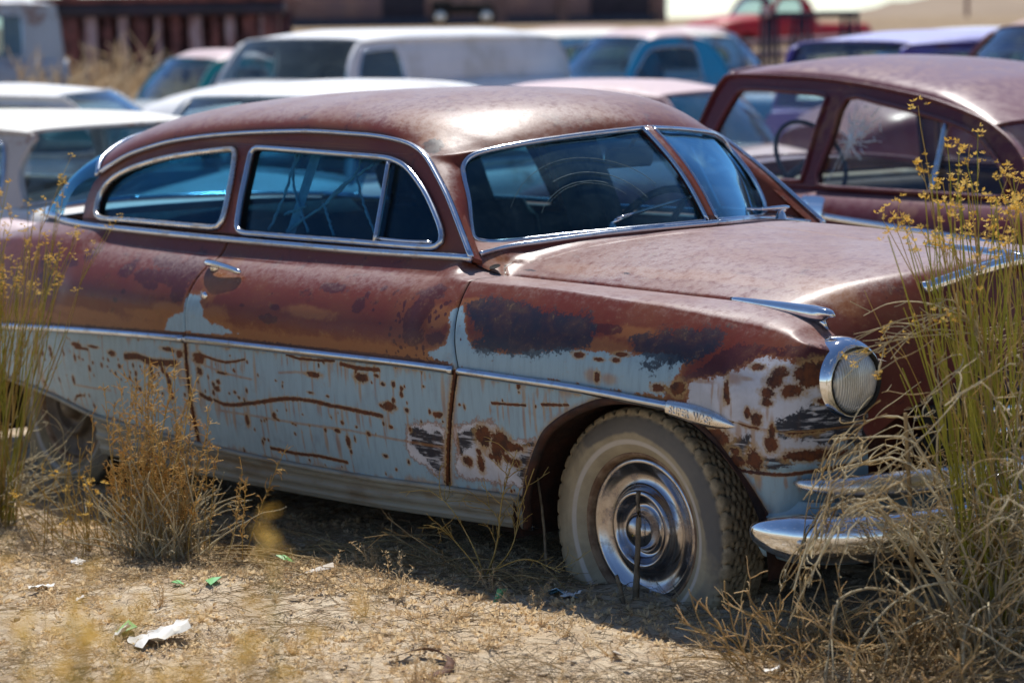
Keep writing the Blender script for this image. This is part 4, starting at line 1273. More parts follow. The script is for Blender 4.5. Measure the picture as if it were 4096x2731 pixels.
# lower apron and grille surround
ap = np.stack([bp_ * [.98, .955, 0] + [-.03, 0, z] + out * d for z, d in ((.52, -.05), (.45, -.02), (.39, -.02), (.365, -.035), (.352, -.07))])
hb = lambda V, **k: {kk: np.full(len(V), vv) for kk, vv in k.items()}
g_ = grid(ap); obj('front_apron', g_, M['hudson'], hudson, attrs=hb(g_[0], blue=1.0))
yy = np.linspace(-.63, .63, 40); zz = np.array([.36, .45, .55, .65, .75, .84, .90, .93])
pl = np.stack([np.stack([.745 - .32 * np.abs(yy / .8) ** 2.5 - .10 * sstep(.75, .95, np.full(40, z)), yy, np.full(40, z)], 1) for z in zz])
obj('grille_surround', grid(pl), M['hudson'], hudson, attrs=dict(deep=np.full(40 * 8, .62)))
obj('grille_opening', box(.752, .758, -.50, .50, .49, .74, .002), M['black'], hudson)
for z, w_ in ((.70, .46), (.64, .50), (.50, .48)):
    P = np.stack([.785 - .10 * (np.linspace(-1, 1, 30)) ** 2, np.linspace(-w_, w_, 30), np.full(30, z)], 1)
    obj('grille_bar', sweep(P, circ(.012, 8), up=(1, 0, 0)), M['chrome_dull'], hudson)
# bonnet lip and mascot
lipP = smooth_path([(.632, -.36, 1.036), (.645, -.30, 1.050), (.655, -.2, 1.066), (.668, -.08, 1.083), (.675, 0, 1.09)], 26)
lipP = np.concatenate([lipP, lipP[::-1][1:] * [1, -1, 1]])
obj('hood_lip', sweep(lipP, [(.020, -.018), (.028, 0), (.022, .016), (.004, .024), (-.012, .018), (-.008, -.012)], up=(1, 0, -.2)), M['chrome'], hudson)
def spear(L, r0, r1, hgt, n=26):
    R = []
    for u in np.linspace(0, 1, n):
        s = r0 + (r1 - r0) * u ** .8
        if u > .82: s *= math.sqrt(max(0, 1 - ((u - .82) / .182) ** 2.2))
        a = np.linspace(0, 2 * PI, 20, endpoint=False)
        y = s * np.sign(np.cos(a)) * np.abs(np.cos(a)) ** .8; z = s * hgt * np.sin(a)
        R.append(np.stack([np.full(20, u * L) + .02 * (np.sin(a) > .3) * (u > .9), y, z], 1))
    return loft(np.array(R), caps=True)
mas = obj('hood_ornament', spear(.34, .010, .024, .9), M['chrome'], hudson); mas.location = (.36, 0, 1.108); mas.rotation_euler = (0, .055, 0)
for sgn in (-1, 1):
    o = obj('fender_ornament', spear(.345, .007, .025, 1.0), M['chrome'], hudson)
    o.location = (.245, sgn * .692, 1.002); o.rotation_euler = (0, .055, -sgn * .02)
    wing = [np.array([(x, -.012, -.006), (x, .012, -.006), (x + dx, .006, -h_), (x + dx, -.006, -h_)]) for x, dx, h_ in ((.06, 0, .008), (.20, .01, .018), (.30, .02, .034), (.326, .02, .036))]
    obj('ornament_fin', loft(np.array(wing), caps=True), M['chrome'], o)

# badge with the model name
x0, L_b = .236, .222
R = []
for u in np.linspace(0, 1, 40):
    s = min(1.0, .80 + .6 * u) * (1 - max(0, (u - .42) / .58) ** 2.0) ** .75 if u < 1 else .02
    s = max(s, .03)
    x = x0 + u * L_b; z = float(zrail(min(x, .69))) - .004 - .012 * u
    X_, W_ = plan(np.array([x]), wside(np.array([x]), np.array([z])))
    a = np.linspace(-PI / 2, PI / 2, 13)
    dd = np.where(np.abs(np.sin(a)) > .72, .55, 1.0) * .018
    R.append(np.stack([np.full(13, X_[0]), -(W_[0] + dd * np.cos(a) ** .5 * min(1, s * 1.3) - .002), z + .026 * s * np.sin(a)], 1))
badge = obj('name_badge', loft(np.array(R), closed=False), M['chrome_dull'], hudson)
cu = bpy.data.curves.new('badge_text', 'FONT'); cu.body = 'SUPER  WASP'; cu.size = .0300; cu.extrude = .0022; cu.bevel_depth = .0007; cu.shear = .12; cu.space_character = 1.06; cu.align_x = 'LEFT'
to = bpy.data.objects.new('badge_text', cu); COL.objects.link(to)
bpy.context.view_layer.update()
me = bpy.data.meshes.new_from_object(to.evaluated_get(bpy.context.evaluated_depsgraph_get()))
bpy.data.objects.remove(to)
co = np.array([v_.co[:] for v_ in me.vertices]); 
wid = co[:, 0].max()
V = np.empty_like(co)
xt = x0 + .014 + co[:, 0] * (.142 / wid)
zt = zrail(xt) - .004 - .012 * (xt - x0) / L_b - .0105 + co[:, 1]
wt_ = wside(xt, zt)
V[:, 0] = xt; V[:, 1] = -(wt_ + .0155 + co[:, 2]); V[:, 2] = zt
me.vertices.foreach_set('co', V.astype(np.float32).ravel()); me.materials.clear(); me.materials.append(M['chrome_dull']); me.name = 'lettering'; me.update()
lt = bpy.data.objects.new('lettering', me); COL.objects.link(lt); lt.parent = badge

# door handles, locks
for sgn, dr_ in ((-1, R_['door']), (1, L_['door'])):
    y = lambda x, z, o=0: sgn * (float(wside(x, z)) + o)
    hb_ = obj('door_handle', tube(smooth_path([(-1.965, y(-1.965, .965, .012), .968), (-1.955, y(-1.95, .967, .034), .972), (-1.90, y(-1.9, .967, .044), .973), (-1.82, y(-1.82, .965, .040), .966), (-1.745, y(-1.75, .96, .030), .955)], 24), .0115, 12, scale=np.concatenate([[1.15, 1.2], np.linspace(1.05, .9, 20), [.7, .3]])), M['chrome'], dr_)
    obj('escutcheon', xform(lathe([(.0003, .012), (.014, .011), (.022, .005), (.025, 0)], 20, '-y' if sgn < 0 else 'y'), (-1.935, y(-1.93, .957, .002), .957)), M['chrome_dull'], dr_)
    obj('lock', xform(lathe([(.0003, .007), (.007, .0065), (.0115, .004), (.013, 0)], 20, '-y' if sgn < 0 else 'y'), (-1.887, y(-1.887, .872, .001), .872)), M['chrome'], dr_)
# mirror on the far door
mr = obj('side_mirror', box(-.035, .035, -.065, .065, -.030, .030, .014), M['chrome'], hudson); mr.location = (-1.02, .965, 1.085); mr.rotation_euler = (0, 0, .25)
obj('mirror_arm', tube([(0, 0, 0), (.03, -.02, -.05), (.05, -.06, -.09)], .008, 8), M['chrome'], mr)

# ------------------------------------------------------------------ interior
def cushion(x0, x1, y0, y1, z0, z1, b=.05): return box(x0, x1, y0, y1, z0, z1, b)
sb = obj('front_seat', cushion(-1.95, -1.40, -.66, .66, .45, .66, .07), M['seat'], hudson)
v = cushion(-.09, .09, -.66, .66, 0, .52, .07); obj('backrest', xform(v, (-1.98, 0, .58), ry=-.22), M['seat'], sb)
rs = obj('rear_seat', cushion(-2.95, -2.45, -.60, .60, .45, .66, .06), M['seat'], hudson)
v = cushion(-.09, .09, -.60, .60, 0, .50, .06); obj('backrest', xform(v, (-2.96, 0, .56), ry=-.28), M['seat'], rs)
obj('parcel_shelf', box(-3.55, -3.0, -.52, .52, .985, 1.005), M['seat'], hudson)
obj('dashboard', join(box(-1.02, -.60, -.70, .70, .80, 1.005, .04), box(-1.05, -.92, -.68, .68, .72, .98, .04)), M['dash'], hudson)
obj('headlining', xform(grid(np.stack([np.where(True, X_a, 0) for X_a in [np.zeros((2, 2))]] * 3, -1)), (0, 0, 0)) if False else box(-2.3, -1.25, -.42, .42, 1.425, 1.437, .004), M['seat'], hudson)
for sgn in (-1, 1):
    obj('door_card', box(-2.9, -.75, sgn * .755 - .01, sgn * .755 + .01, .4, 1.035, .004), M['seat'], hudson)
# steering wheel
sw = obj('steering_wheel', tube([(.215 * math.cos(a), .215 * math.sin(a), 0) for a in np.linspace(0, 2 * PI, 64, endpoint=False)], .013, 10, True), M['dark_plastic'], hudson)
sw.location = (-1.155, .38, 1.0); sw.rotation_euler = (0, -1.05, 0)
for a in (.5, 2.6, 4.2):
    obj('spoke', tube([(.03 * math.cos(a), .03 * math.sin(a), -.03), (.21 * math.cos(a), .21 * math.sin(a), 0)], .011, 8), M['dark_plastic'], sw)
obj('column', tube([(0, 0, -.02), (0, 0, -.55)], .028, 12), M['dark_plastic'], sw)
rm = obj('rear_view_mirror', box(-.012, .012, -.105, .105, -.032, .032, .012), M['dash'], hudson); rm.location = (-.86, 0, 1.318); rm.rotation_euler = (0, .1, .0)
obj('mirror_stem', tube([(0, 0, .03), (.03, 0, .075), (.05, 0, .10)], .007, 8), M['dash'], rm)
# hanging torn lining and threads in the side windows
for i, p in enumerate(THREADS):
    P = smooth_path([(x, -(wframe(x, z) - .05), z) for x, y, z in p], 22)
    P = P + rng.normal(0, .0015, P.shape)
    obj('hanging_thread', tube(P, .0036, 5, scale=1 + .6 * rng.random(22)), M['cobweb'], hudson)
t = NT('torn grey lining'); v = t.coords()
t.setb(Base_Color=t.mix(t.noise(8, 4, .6, v), (.03, .05, .06), (.07, .10, .11)), Roughness=.95); M['lining'] = t.m
def drape(x0, x1, z0, z1, yf, n=30, m=24, amp=.02, s=0):
    u, v_ = np.meshgrid(np.linspace(0, 1, n), np.linspace(0, 1, m), indexing='ij')
    X = x0 + (x1 - x0) * u; Z = z1 + (z0 - z1) * v_ - .05 * fbm(u * 4, v_ * 0 + s, 3, s) * v_
    Y = yf(X, Z) + amp * np.sin(u * 17 + s) * (.3 + v_)
    return grid(np.stack([X, Y, Z], -1))
obj('torn_lining', drape(-1.95, -1.66, 1.0, 1.36, lambda x, z: wframe(x, z) - .06, s=3), M['lining'], hudson)
obj('torn_lining', drape(-2.75, -2.30, 1.0, 1.32, lambda x, z: wframe(x, z) - .10, s=5), M['lining'], hudson)
obj('torn_lining', drape(-1.76, -1.70, 1.02, 1.35, lambda x, z: -(wframe(x, z) - .06), n=8, amp=.006, s=1), M['cobweb'], hudson)

# ------------------------------------------------------------------ ground
def zg(x, y):
    x = np.asarray(x, float); y = np.asarray(y, float)
    d = -x * .749 + y * .662 + 7.18   # distance away from the camera
    base = .18 - .125 * sstep(.3, -3.4, x)
    far = .95 * sstep(27, 58, d) + .45 * sstep(70, 130, d)
    return base + far
t = NT('dry earth'); v = t.coords()
n1 = t.noise(1.3, 6, .6, v); n2 = t.noise(22, 8, .68, v); n3 = t.noise(130, 4, .6, v)
c_ = t.mix(t.mapr(n2, .32, .66), (.56, .405, .26), (.94, .78, .56))
c_ = t.mix(t.math('MULTIPLY', t.mapr(n1, .4, .65), .5), c_, (.78, .60, .39))
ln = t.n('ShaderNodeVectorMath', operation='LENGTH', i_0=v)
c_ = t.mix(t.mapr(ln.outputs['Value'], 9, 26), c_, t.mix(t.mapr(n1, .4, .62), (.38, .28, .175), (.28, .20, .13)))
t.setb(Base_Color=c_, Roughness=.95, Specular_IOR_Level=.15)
t.bump(t.math('ADD', n2, t.math('MULTIPLY', n3, .5)), 1.0, .03)
M['earth'] = t.m
gx = np.concatenate([np.linspace(-400, -40, 40), np.linspace(-40, -6, 60)[1:], np.arange(-5.95, 2.6, .016), np.linspace(2.6, 40, 30)])
gy = np.concatenate([np.linspace(-40, -3.2, 24), np.arange(-3.15, .2, .016), np.linspace(.2, 8, 40), np.linspace(8, 60, 50)[1:], np.linspace(60, 420, 50)[1:]])
GX, GY = np.meshgrid(gx, gy, indexing='ij')
nearm = sstep(6, 2, np.abs(GX + 1.5) - 2.5) * sstep(3, 1, np.abs(GY + 1.2) - .6)
clod = fbm(GX * 7, GY * 7, 4, 3); cr = np.abs(fbm(GX * 9, GY * 9, 3, 31) - .5)
def ground_h(GX, GY):
    clod = fbm(GX * 7, GY * 7, 4, 3); cr = np.abs(fbm(GX * 9, GY * 9, 3, 31) - .5)
    return zg(GX, GY) + .05 * (fbm(GX * 1.1, GY * 1.1, 3, 77) - .5) + .035 * (clod - .5) - .016 * sstep(.035, .0, cr)
GZ = zg(GX, GY) + nearm * (ground_h(GX, GY) - zg(GX, GY)) + (1 - nearm) * .12 * (fbm(GX * .6, GY * .6, 3, 4) - .5)
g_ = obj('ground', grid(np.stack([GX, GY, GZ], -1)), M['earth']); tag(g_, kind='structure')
def gz(x, y): return float(ground_h(np.array([float(x)]), np.array([float(y)]))[0])

# ------------------------------------------------------------------ parked cars behind
CAM = np.array([4.75142, -5.46868, 1.76486])
FWD = np.array([-.74975, .66172]); RGT = np.array([.66172, .74975])

def paint_of(name, c, deep=None, dust=(.5, .45, .42), amt=.5, rough=.45, rust=(.20, .08, .04)):
    d = deep or tuple(x * .55 for x in c)
    pal = dict(a=c, b=tuple(x * .88 for x in c), deep=d, orange=rust)
    t = NT(name); v = t.coords()
    nb = t.noise(2.2, 5, .6, v); nf = t.noise(24, 5, .6, v)
    col = t.mix(t.mapr(nb, .35, .65), pal['a'], pal['b'])
    col = t.mix(t.math('MULTIPLY', t.mapr(t.math('ADD', nb, t.math('MULTIPLY', nf, .4)), .76, .86), .7), col, rust)
    nz = t.n('ShaderNodeSeparateXYZ', i_0=t.n('ShaderNodeNewGeometry').outputs['Normal']).outputs[2]
    dm = t.math('MULTIPLY', t.mapr(t.math('ADD', nz, t.math('MULTIPLY', t.math('SUBTRACT', nf, .5), .4)), .35, 1), amt)
    col = t.mix(dm, col, dust)
    t.setb(Base_Color=col, Roughness=t.mapr(nf, .3, .7, rough * .8, rough * 1.25), Specular_IOR_Level=.4)
    t.bump(nf, .08, .006)
    return t.m

M['bgglass'] = glass('background window glass', (.66, .78, .80), (.5, .7, .95), .10, .07)
M['clearglass'] = glass('clear window glass', (.90, .95, .95), (.5, .65, .9), .08, .05, (.55, .6, .6))

def section(w, zb, zt, zc, m=22):
    """half section bottom -> belt -> centre"""
    h = zt - zb
    sd = np.array([(w - .10, zb), (w - .035, zb + .01), (w - .012, zb + .10 * h), (w, zb + .35 * h), (w - .004, zb + .62 * h), (w - .025, zb + .82 * h), (w - .065, zb + .94 * h), (w - .12, zt)])
    sd = smooth_path(np.c_[sd, np.zeros(8)], m)[:, :2]
    f = np.linspace(0, 1, 10)[1:]
    wt = w - .12
    top = np.stack([wt * (1 - f), zt + (zc - zt) * (1 - (1 - f) ** 2.2)], 1)
    return np.concatenate([sd, top])

def wheel_simple(root, x, y, z, r=.33, tm=None, cap=None):
    ax = 'y' if y > 0 else '-y'
    wob = obj('wheel', lathe([(r * .62, -.01), (r * .60, .02), (r * .45, .03), (r * .30, .045), (.001, .05)], 28, '-y' if y < 0 else 'y'), cap or M['chrome_dull'], root)
    wob.location = (x, y, z)
    obj('tyre', lathe([(r * .60, -.03), (r * .64, .06), (r * .80, .085), (r * .95, .07), (r, .03), (r, -.06), (r * .93, -.10), (r * .6, -.10)], 36, '-y' if y < 0 else 'y'), tm or M['tyre_shade'], wob)

def bg_car(name, label, cat, xy, yaw, paint, S, group=None, roofmat=None, pillarmat=None, glassm=None, trim=True, z0=None, seats=True):
    root = thing(name, label, cat, (xy[0], xy[1], (float(zg(xy[0], xy[1])) if z0 is None else z0)), yaw, group)
    gm = glassm or M['bgglass']
    st = np.array(S['st'], float)
    xs = np.linspace(st[0, 0], st[-1, 0], 90)
    cv = [pchip(st[:, 0], st[:, k])(xs) for k in range(1, 5)]
    kw = S.get('kw', .40); wb = pchip(st[:, 0], st[:, 1])
    zt = pchip(st[:, 0], st[:, 3])
    drip = np.array(S['drip'], float); iF, iR = S['iF'], S['iR']
    cab = (drip[0, 0], drip[-1, 0])
    R = np.stack([np.stack([np.full(31, x), s_[:, 0], s_[:, 1]], 1) for x, s_ in ((x, section(*[c[i] for c in cv])) for i, x in enumerate(xs))])
    parts = []
    for sg in (1, -1):
        v, f = grid(R * [1, sg, 1])
        xm = v[f][:, :, 0].mean(1); wm = np.abs(v[f][:, :, 1]).mean(1)
        col_i = (f % 31).min(1)
        keep = ~((xm < cab[0] - .02) & (xm > cab[1] + .02) & (col_i >= 22))
        # wheel openings
        zm = v[f][:, :, 2].mean(1)
        for wx, wr in S.get('arch', ()):
            keep &= ~((np.hypot(xm - wx, zm - S.get('wz', .33)) < wr) & (col_i < 18))
        parts.append((v, f[keep]))
    for k in (0, -1):
        r = R[k]; ring = np.concatenate([r, r[::-1] * [1, -1, 1]])
        parts.append((ring, np.array([[i, i + 1, len(ring) - 2 - i, len(ring) - 1 - i] for i in range(0, 30)])))
    obj('body', join(*parts), paint, root)
    obj('floor_pan', box(st[0, 0] + .15, st[-1, 0] - .15, -.6, .6, st[:, 2].min() + .02, st[:, 2].min() + .06), M['under'], root)
    pm = pillarmat or paint
    def fw(x, z): return wb(x) - .12 - kw * np.maximum(np.asarray(z) - zt(x), -.1)
    def fr(P, off=0): P = np.asarray(P, float); return np.stack([P[:, 0], fw(P[:, 0], P[:, 1]) + off, P[:, 1]], 1)
    D = smooth_path(np.c_[drip, drip[:, 0] * 0], 70)[:, :2]
    low = np.stack([np.linspace(D[-1, 0], D[0, 0], 24)[1:-1]] * 2, 1); low[:, 1] = zt(low[:, 0]) - .01
    outer = np.concatenate([D, low])
    wins = [smooth_path(np.c_[np.array(w_), np.zeros(len(w_))], 40, True)[:, :2] for w_ in S['wins']]
    for sg in (1, -1):
        fl = np.array([1, sg, 1])
        polys = [fr(outer)] + [fr(w_[::-1]) for w_ in wins]
        tri = tessellate_polygon([[Vector((p[0], p[2], 0)) for p in L] for L in polys])
        V = np.concatenate(polys) * fl; n = len(V)
        V2 = np.concatenate([V, V - np.array([0, .035 * sg, 0])])
        F = [tuple(t_) for t_ in tri]; k0 = 0
        for L in polys:
            m_ = len(L)
            F += [(k0 + i, k0 + (i + 1) % m_, n + k0 + (i + 1) % m_, n + k0 + i) for i in range(m_)]
            k0 += m_
        obj('side_pillars', (V2, F), pm, root, smooth=False)
        for w_ in wins:
            P = fr(w_, -.015) * fl
            tri = tessellate_polygon([[Vector((p[0], p[2], 0)) for p in P]])
            gl = obj('side_window', (P, [tuple(t_) for t_ in tri]), gm, root, smooth=False)
            if trim:
                c_ = w_.mean(0); inn = (w_ - c_) * .99 + c_
                obj('frame', sweep(fr(inn, .004) * fl, moulding(.020, .010, 5), True, up=np.tile([0, sg, .4], (40, 1))), S.get('fm', M['stainless']), gl)
    # roof
    top = smooth_path(np.c_[drip[iF:iR + 1], drip[iF:iR + 1, 0] * 0], 50)[:, :2]
    ph = np.linspace(0, 1, 20); th = ph * PI / 2
    crown = S.get('crown', .10)
    e = np.linspace(0, 1, 50)
    cr = crown * (np.clip(np.minimum(e, 1 - e) / .22, 0, 1) * .75 + .25) ** .7
    bowF, bowR = S.get('bowF', .14), S.get('bowR', .12)
    we = fw(top[:, 0], top[:, 1])
    Xr = top[:, :1] + (np.clip(1 - e / .35, 0, 1) * bowF - np.clip((e - .65) / .35, 0, 1) * bowR)[:, None] * (1 - np.cos(th) ** 1.6)
    Wr = we[:, None] * np.cos(th) ** (2 / S.get('pw', 2.5)); Zr = top[:, 1:2] + cr[:, None] * np.sin(th) ** .9
    rv = []
    for sg in (1, -1):
        rv.append(grid(np.stack([Xr, sg * Wr, Zr], -1)))
    obj('roof', join(*rv), roofmat or paint, root)
    if trim:
        for sg in (1, -1):
            obj('drip_rail', sweep(fr(D, .006) * [1, sg, 1], moulding(.018, .014, 5), up=np.tile([0, sg, .4], (len(D), 1))), M['stainless'] if trim != 'paint' else pm, root)
    # front and rear glass
    for nm, rowi, pil, bow_b, sgn in (('windscreen', 0, D[:int(70 * .9)], S.get('bowFb', .20), 1), ('rear_window', -1, D[::-1], S.get('bowRb', .18), -1)):
        hx, hw, hz = Xr[rowi], Wr[rowi], Zr[rowi]
        b0 = drip[0] if nm == 'windscreen' else drip[-1]
        bw = fw(b0[0], b0[1]); f_ = np.linspace(0, 1, 20)
        zc_ = pchip(st[:, 0], st[:, 4])(b0[0] + sgn * bow_b)
        bX = b0[0] + sgn * bow_b * (1 - np.cos(f_ * PI / 2) ** 1.4); bW = bw * np.cos(f_ * PI / 2) ** .85; bZ = b0[1] + (zc_ - b0[1]) * np.sin(f_ * PI / 2)
        t_ = np.linspace(0, 1, 8)[:, None]
        g = np.stack([hx * (1 - t_) + bX * t_ + sgn * .03 * np.sin(t_ * PI), hw * (1 - t_) + bW * t_, hz * (1 - t_) + bZ * t_], -1)
        pv = [grid(g * [1, sg, 1]) for sg in (1, -1)]
        go = obj(nm, join(*pv), S.get('wsm', gm) if nm == 'windscreen' else gm, root)
        if trim:
            for sg in (1, -1):
                obj('trim', sweep(g[0] * [1, sg, 1], moulding(.02, .012, 5), up=(sgn, 0, .6)), M['stainless'] if trim != 'paint' else pm, go)
                obj('trim', sweep(g[-1] * [1, sg, 1], moulding(.02, .012, 5), up=(sgn, 0, .8)), M['stainless'] if trim != 'paint' else pm, go)
    if seats:
        zs_ = zt(0) - .12; xm = (drip[0, 0] + drip[-1, 0]) / 2
        xf = drip[0, 0] - .95
        so_ = obj('seat', box(xf - .45, xf + .05, -.55, .55, .3, .5, .05), M['seat'], root)
        obj('backrest', xform(box(-.07, .07, -.56, .56, 0, .45, .05), (xf - .46, 0, zs_ - .36), ry=-.2), M['seat'], so_)
        obj('dashboard', box(drip[0, 0] - .30, drip[0, 0] + .12, -.6, .6, zt(drip[0, 0]) - .22, zt(drip[0, 0]) - .03, .04), M['dash'], root)
        sw_ = obj('steering_wheel', tube([(.20 * math.cos(a), .20 * math.sin(a), 0) for a in np.linspace(0, 2 * PI, 40, endpoint=False)], .011, 6, True), M['dark_plastic'], root)
        sw_.location = (drip[0, 0] - .42, .36, zt(drip[0, 0]) + S.get('swz', .0)); sw_.rotation_euler = (0, -1.05, 0)
        obj('column', tube([(0, 0, 0), (0, 0, -.4)], .02, 8), M['dark_plastic'], sw_)
    for wx, wr in S.get('arch', ()):
        for sg in (1, -1): wheel_simple(root, wx, sg * (float(wb(wx)) - .17), S.get('wz', .33), S.get('wr', .33))
    return root, fr, fw
def at_px(nu, D):                    # nu = metres to the right of the optical axis at depth D (on the ground plan)
    p = CAM[:2] + FWD * D + RGT * nu
    return float(p[0]), float(p[1])
# row of styles: (x, half width, bottom, belt, centre top)
SEDAN = dict(st=[(-2.45, .70, .45, .80, .84), (-2.3, .80, .35, .90, .97), (-1.6, .90, .30, .98, 1.06), (-1.2, .92, .28, 1.00, 1.07), (.0, .94, .27, 1.0, 1.05), (.95, .93, .28, 1.0, 1.08), (1.6, .90, .30, .97, 1.05), (2.2, .86, .35, .90, .98), (2.45, .74, .45, .78, .84)],
             drip=[(.98, 1.01), (.85, 1.20), (.70, 1.40), (.62, 1.435), (.3, 1.46), (-.2, 1.47), (-.6, 1.45), (-.95, 1.38), (-1.25, 1.22), (-1.5, 1.02)], iF=3, iR=7,
             wins=[[(.86, 1.05), (.68, 1.36), (.6, 1.39), (.16, 1.41), (.10, 1.38), (.10, 1.08), (.14, 1.05), (.5, 1.045)], [(-.02, 1.08), (-.02, 1.38), (-.06, 1.41), (-.55, 1.39), (-.88, 1.30), (-1.12, 1.15), (-1.16, 1.08), (-1.08, 1.05), (-.5, 1.045)]],
             crown=.09, arch=((1.48, .40), (-1.48, .40)))

def place(u, D, ref=(0, 0), psi=0.0):
    """world position of a car whose local point ref stands at image column u, depth D; psi = heading against the image right"""
    yaw = math.radians(48.57 + psi)
    nu = (u - 1176) / 5553 * D
    p = CAM[:2] + FWD * D + RGT * nu
    c, s = math.cos(yaw), math.sin(yaw)
    return (float(p[0] - (c * ref[0] - s * ref[1])), float(p[1] - (s * ref[0] + c * ref[1]))), yaw

PM = {k: paint_of(k + ' paint', c, dust=d, amt=a, rough=r, rust=(.48, .47, .47) if k == 'vanwhite' else (.20, .08, .04)) for k, c, d, a, r in (
    ('maroon', (.115, .014, .018), (.42, .30, .32), .42, .34), ('white', (.74, .74, .76), (.88, .87, .84), .6, .45), ('cream', (.72, .69, .61), (.88, .86, .78), .7, .5),
    ('vanwhite', (.66, .66, .71), (.90, .90, .88), .8, .45), ('grey', (.42, .41, .42), (.86, .84, .78), .8, .5), ('pink', (.50, .32, .33), (.74, .60, .61), .7, .5), ('blue', (.02, .27, .52), (.55, .50, .50), .45, .45),
    ('teal', (.01, .26, .28), (.50, .42, .44), .6, .45), ('purple', (.13, .10, .40), (.58, .58, .86), .85, .35), ('paleblue', (.22, .46, .66), (.9, .9, .9), .9, .5),
    ('rust', (.30, .16, .12), (.52, .38, .32), .6, .6), ('red', (.50, .010, .02), (.40, .10, .08), .3, .4), ('truckgrey', (.42, .45, .52), (.5, .5, .55), .4, .5))}

# --- maroon two-door sedan beside the coupe
SM = dict(st=[(-2.85, .60, .40, .80, .84), (-2.6, .76, .30, .92, .97), (-2.0, .88, .25, .98, 1.06), (-1.3, .92, .22, 1.01, 1.09), (.0, .94, .20, 1.0, 1.05), (.95, .93, .22, 1.0, 1.08), (1.6, .90, .25, .97, 1.05), (2.2, .86, .30, .90, .98), (2.45, .74, .40, .78, .84)],
          drip=[(.88, 1.005), (.81, 1.33), (.755, 1.46), (.70, 1.492), (.50, 1.496), (.26, 1.492), (.03, 1.482), (-.19, 1.462), (-.41, 1.434), (-.59, 1.405), (-.79, 1.355), (-.93, 1.305), (-1.08, 1.21), (-1.24, 1.02)], iF=3, iR=11,
          wins=[[(.625, 1.42), (.70, 1.27), (.755, 1.08), (.73, 1.045), (.40, 1.04), (.055, 1.04), (.03, 1.07), (.025, 1.27), (.01, 1.40), (.03, 1.418), (.3, 1.432), (.58, 1.436)], [(-.10, 1.405), (-.31, 1.388), (-.54, 1.35), (-.75, 1.305), (-.88, 1.255), (-1.02, 1.14), (-1.08, 1.05), (-1.04, 1.03), (-.75, 1.028), (-.33, 1.025), (-.06, 1.03), (-.05, 1.1), (-.07, 1.23)]],
          crown=.085, kw=.36, arch=((1.55, .42), (-1.6, .42)), bowF=.12, bowFb=.22, swz=.10, wz=.30, wsm=M['clearglass'], fm=PM['maroon'])
def stretch(P): return [(x * 1.09 if x < 0 else x, z) for x, z in P]
SM['drip'] = stretch(SM['drip']); SM['wins'] = [stretch(w_) for w_ in SM['wins']]
yawm = math.radians(174)
mar, mfr, mfw = bg_car('maroon_sedan', 'dark maroon two-door sedan with cracked side window and chrome side spear, behind the coupe bonnet', 'car', (-2.255, 3.33), yawm, PM['maroon'], SM, glassm=M['clearglass'], trim='paint', z0=0.0)
S_ = pchip([a[0] for a in SM['st']], [a[1] for a in SM['st']])
for sg in (1, -1):
    P = np.array([(.10, .985), (.06, .94), (-.02, .915), (-.12, .905), (-.62, .885), (-1.24, .855), (-2.0, .80), (-2.5, .76)]); P[:4, 0] -= .19; P[4, 0] -= .1
    P = smooth_path(np.c_[P[:, 0], P[:, 0] * 0, P[:, 1]], 60); P[:, 1] = sg * (S_(P[:, 0]) - .012 - .03 * sstep(.86, 1.0, P[:, 2]))
    obj('chrome_spear', sweep(P, moulding(.030, .014, 7), up=(0, sg, .2)), M['chrome'], mar)
    R = []
    for x, zb_, zt_ in ((.115, .95, .975), (.10, .93, .985), (.07, .915, .992), (.03, .905, .995), (-.02, .905, .993), (-.045, .91, .985)):
        z = np.linspace(zb_, zt_, 8); x -= .19; R.append(np.stack([np.full(8, x), sg * (S_(x) - .005 - .05 * ((z - .90) / .1) ** 2 * .6 + .004), z], 1))
    obj('chrome_cap', grid(np.array(R)), M['chrome'], mar)
    dv = np.array([(-.735, 1.315), (-.745, 1.16), (-.75, 1.03)])
    obj('window_divider', sweep(mfr(smooth_path(np.c_[dv, dv[:, 0] * 0], 10)[:, :2], .0) * [1, sg, 1], moulding(.022, .012, 5), up=np.tile([0, sg, .4], (10, 1))), M['stainless'], mar)
    P = np.stack([np.linspace(.05, -2.0, 40), sg * (S_(np.linspace(.05, -2.0, 40)) - .075), np.full(40, 1.0)], 1)
# crack star in the rear side window: thin bright fractures lying on the pane
crk = M['cobweb'] = simple('bright glass fractures', (.80, .85, .86), (.6, .7, .72), 30, .3)
cen = np.array([-.19, 1.22]); fr_v = []
for k in range(34):
    a = rng.uniform(0, 2 * PI); L = rng.uniform(.04, .20); P = [cen + rng.normal(0, .012, 2)]
    for j in range(5): a += rng.normal(0, .22); P.append(P[-1] + L / 5 * np.array([math.cos(a), math.sin(a)]))
    P = np.array(P); P[:, 0] = np.clip(P[:, 0], -.9, -.06); P[:, 1] = np.clip(P[:, 1], 1.04, 1.385)
    fr_v.append(tube(mfr(P, -.010), .0016, 4))
for k in range(26):
    c_ = cen + np.array([-.06, .07]) + rng.normal(0, .05, 2); a = rng.uniform(0, 2 * PI); d_ = np.array([math.cos(a), math.sin(a)]) * rng.uniform(.008, .025)
    P = np.array([c_ - d_, c_, c_ + d_ + rng.normal(0, .006, 2)]); P[:, 1] = np.clip(P[:, 1], 1.04, 1.37)
    fr_v.append(tube(mfr(P, -.010), .0022, 4))
obj('glass_crack', (np.concatenate([v for v, f in fr_v]), [tuple(int(i) + sum(len(fr_v[q][0]) for q in range(k)) for i in f) for k, (v, fl) in enumerate(fr_v) for f in fl]), crk, mar)
obj('dashboard_top', box(.72, 1.0, -.62, .62, .96, 1.0, .02), M['sill'], mar)

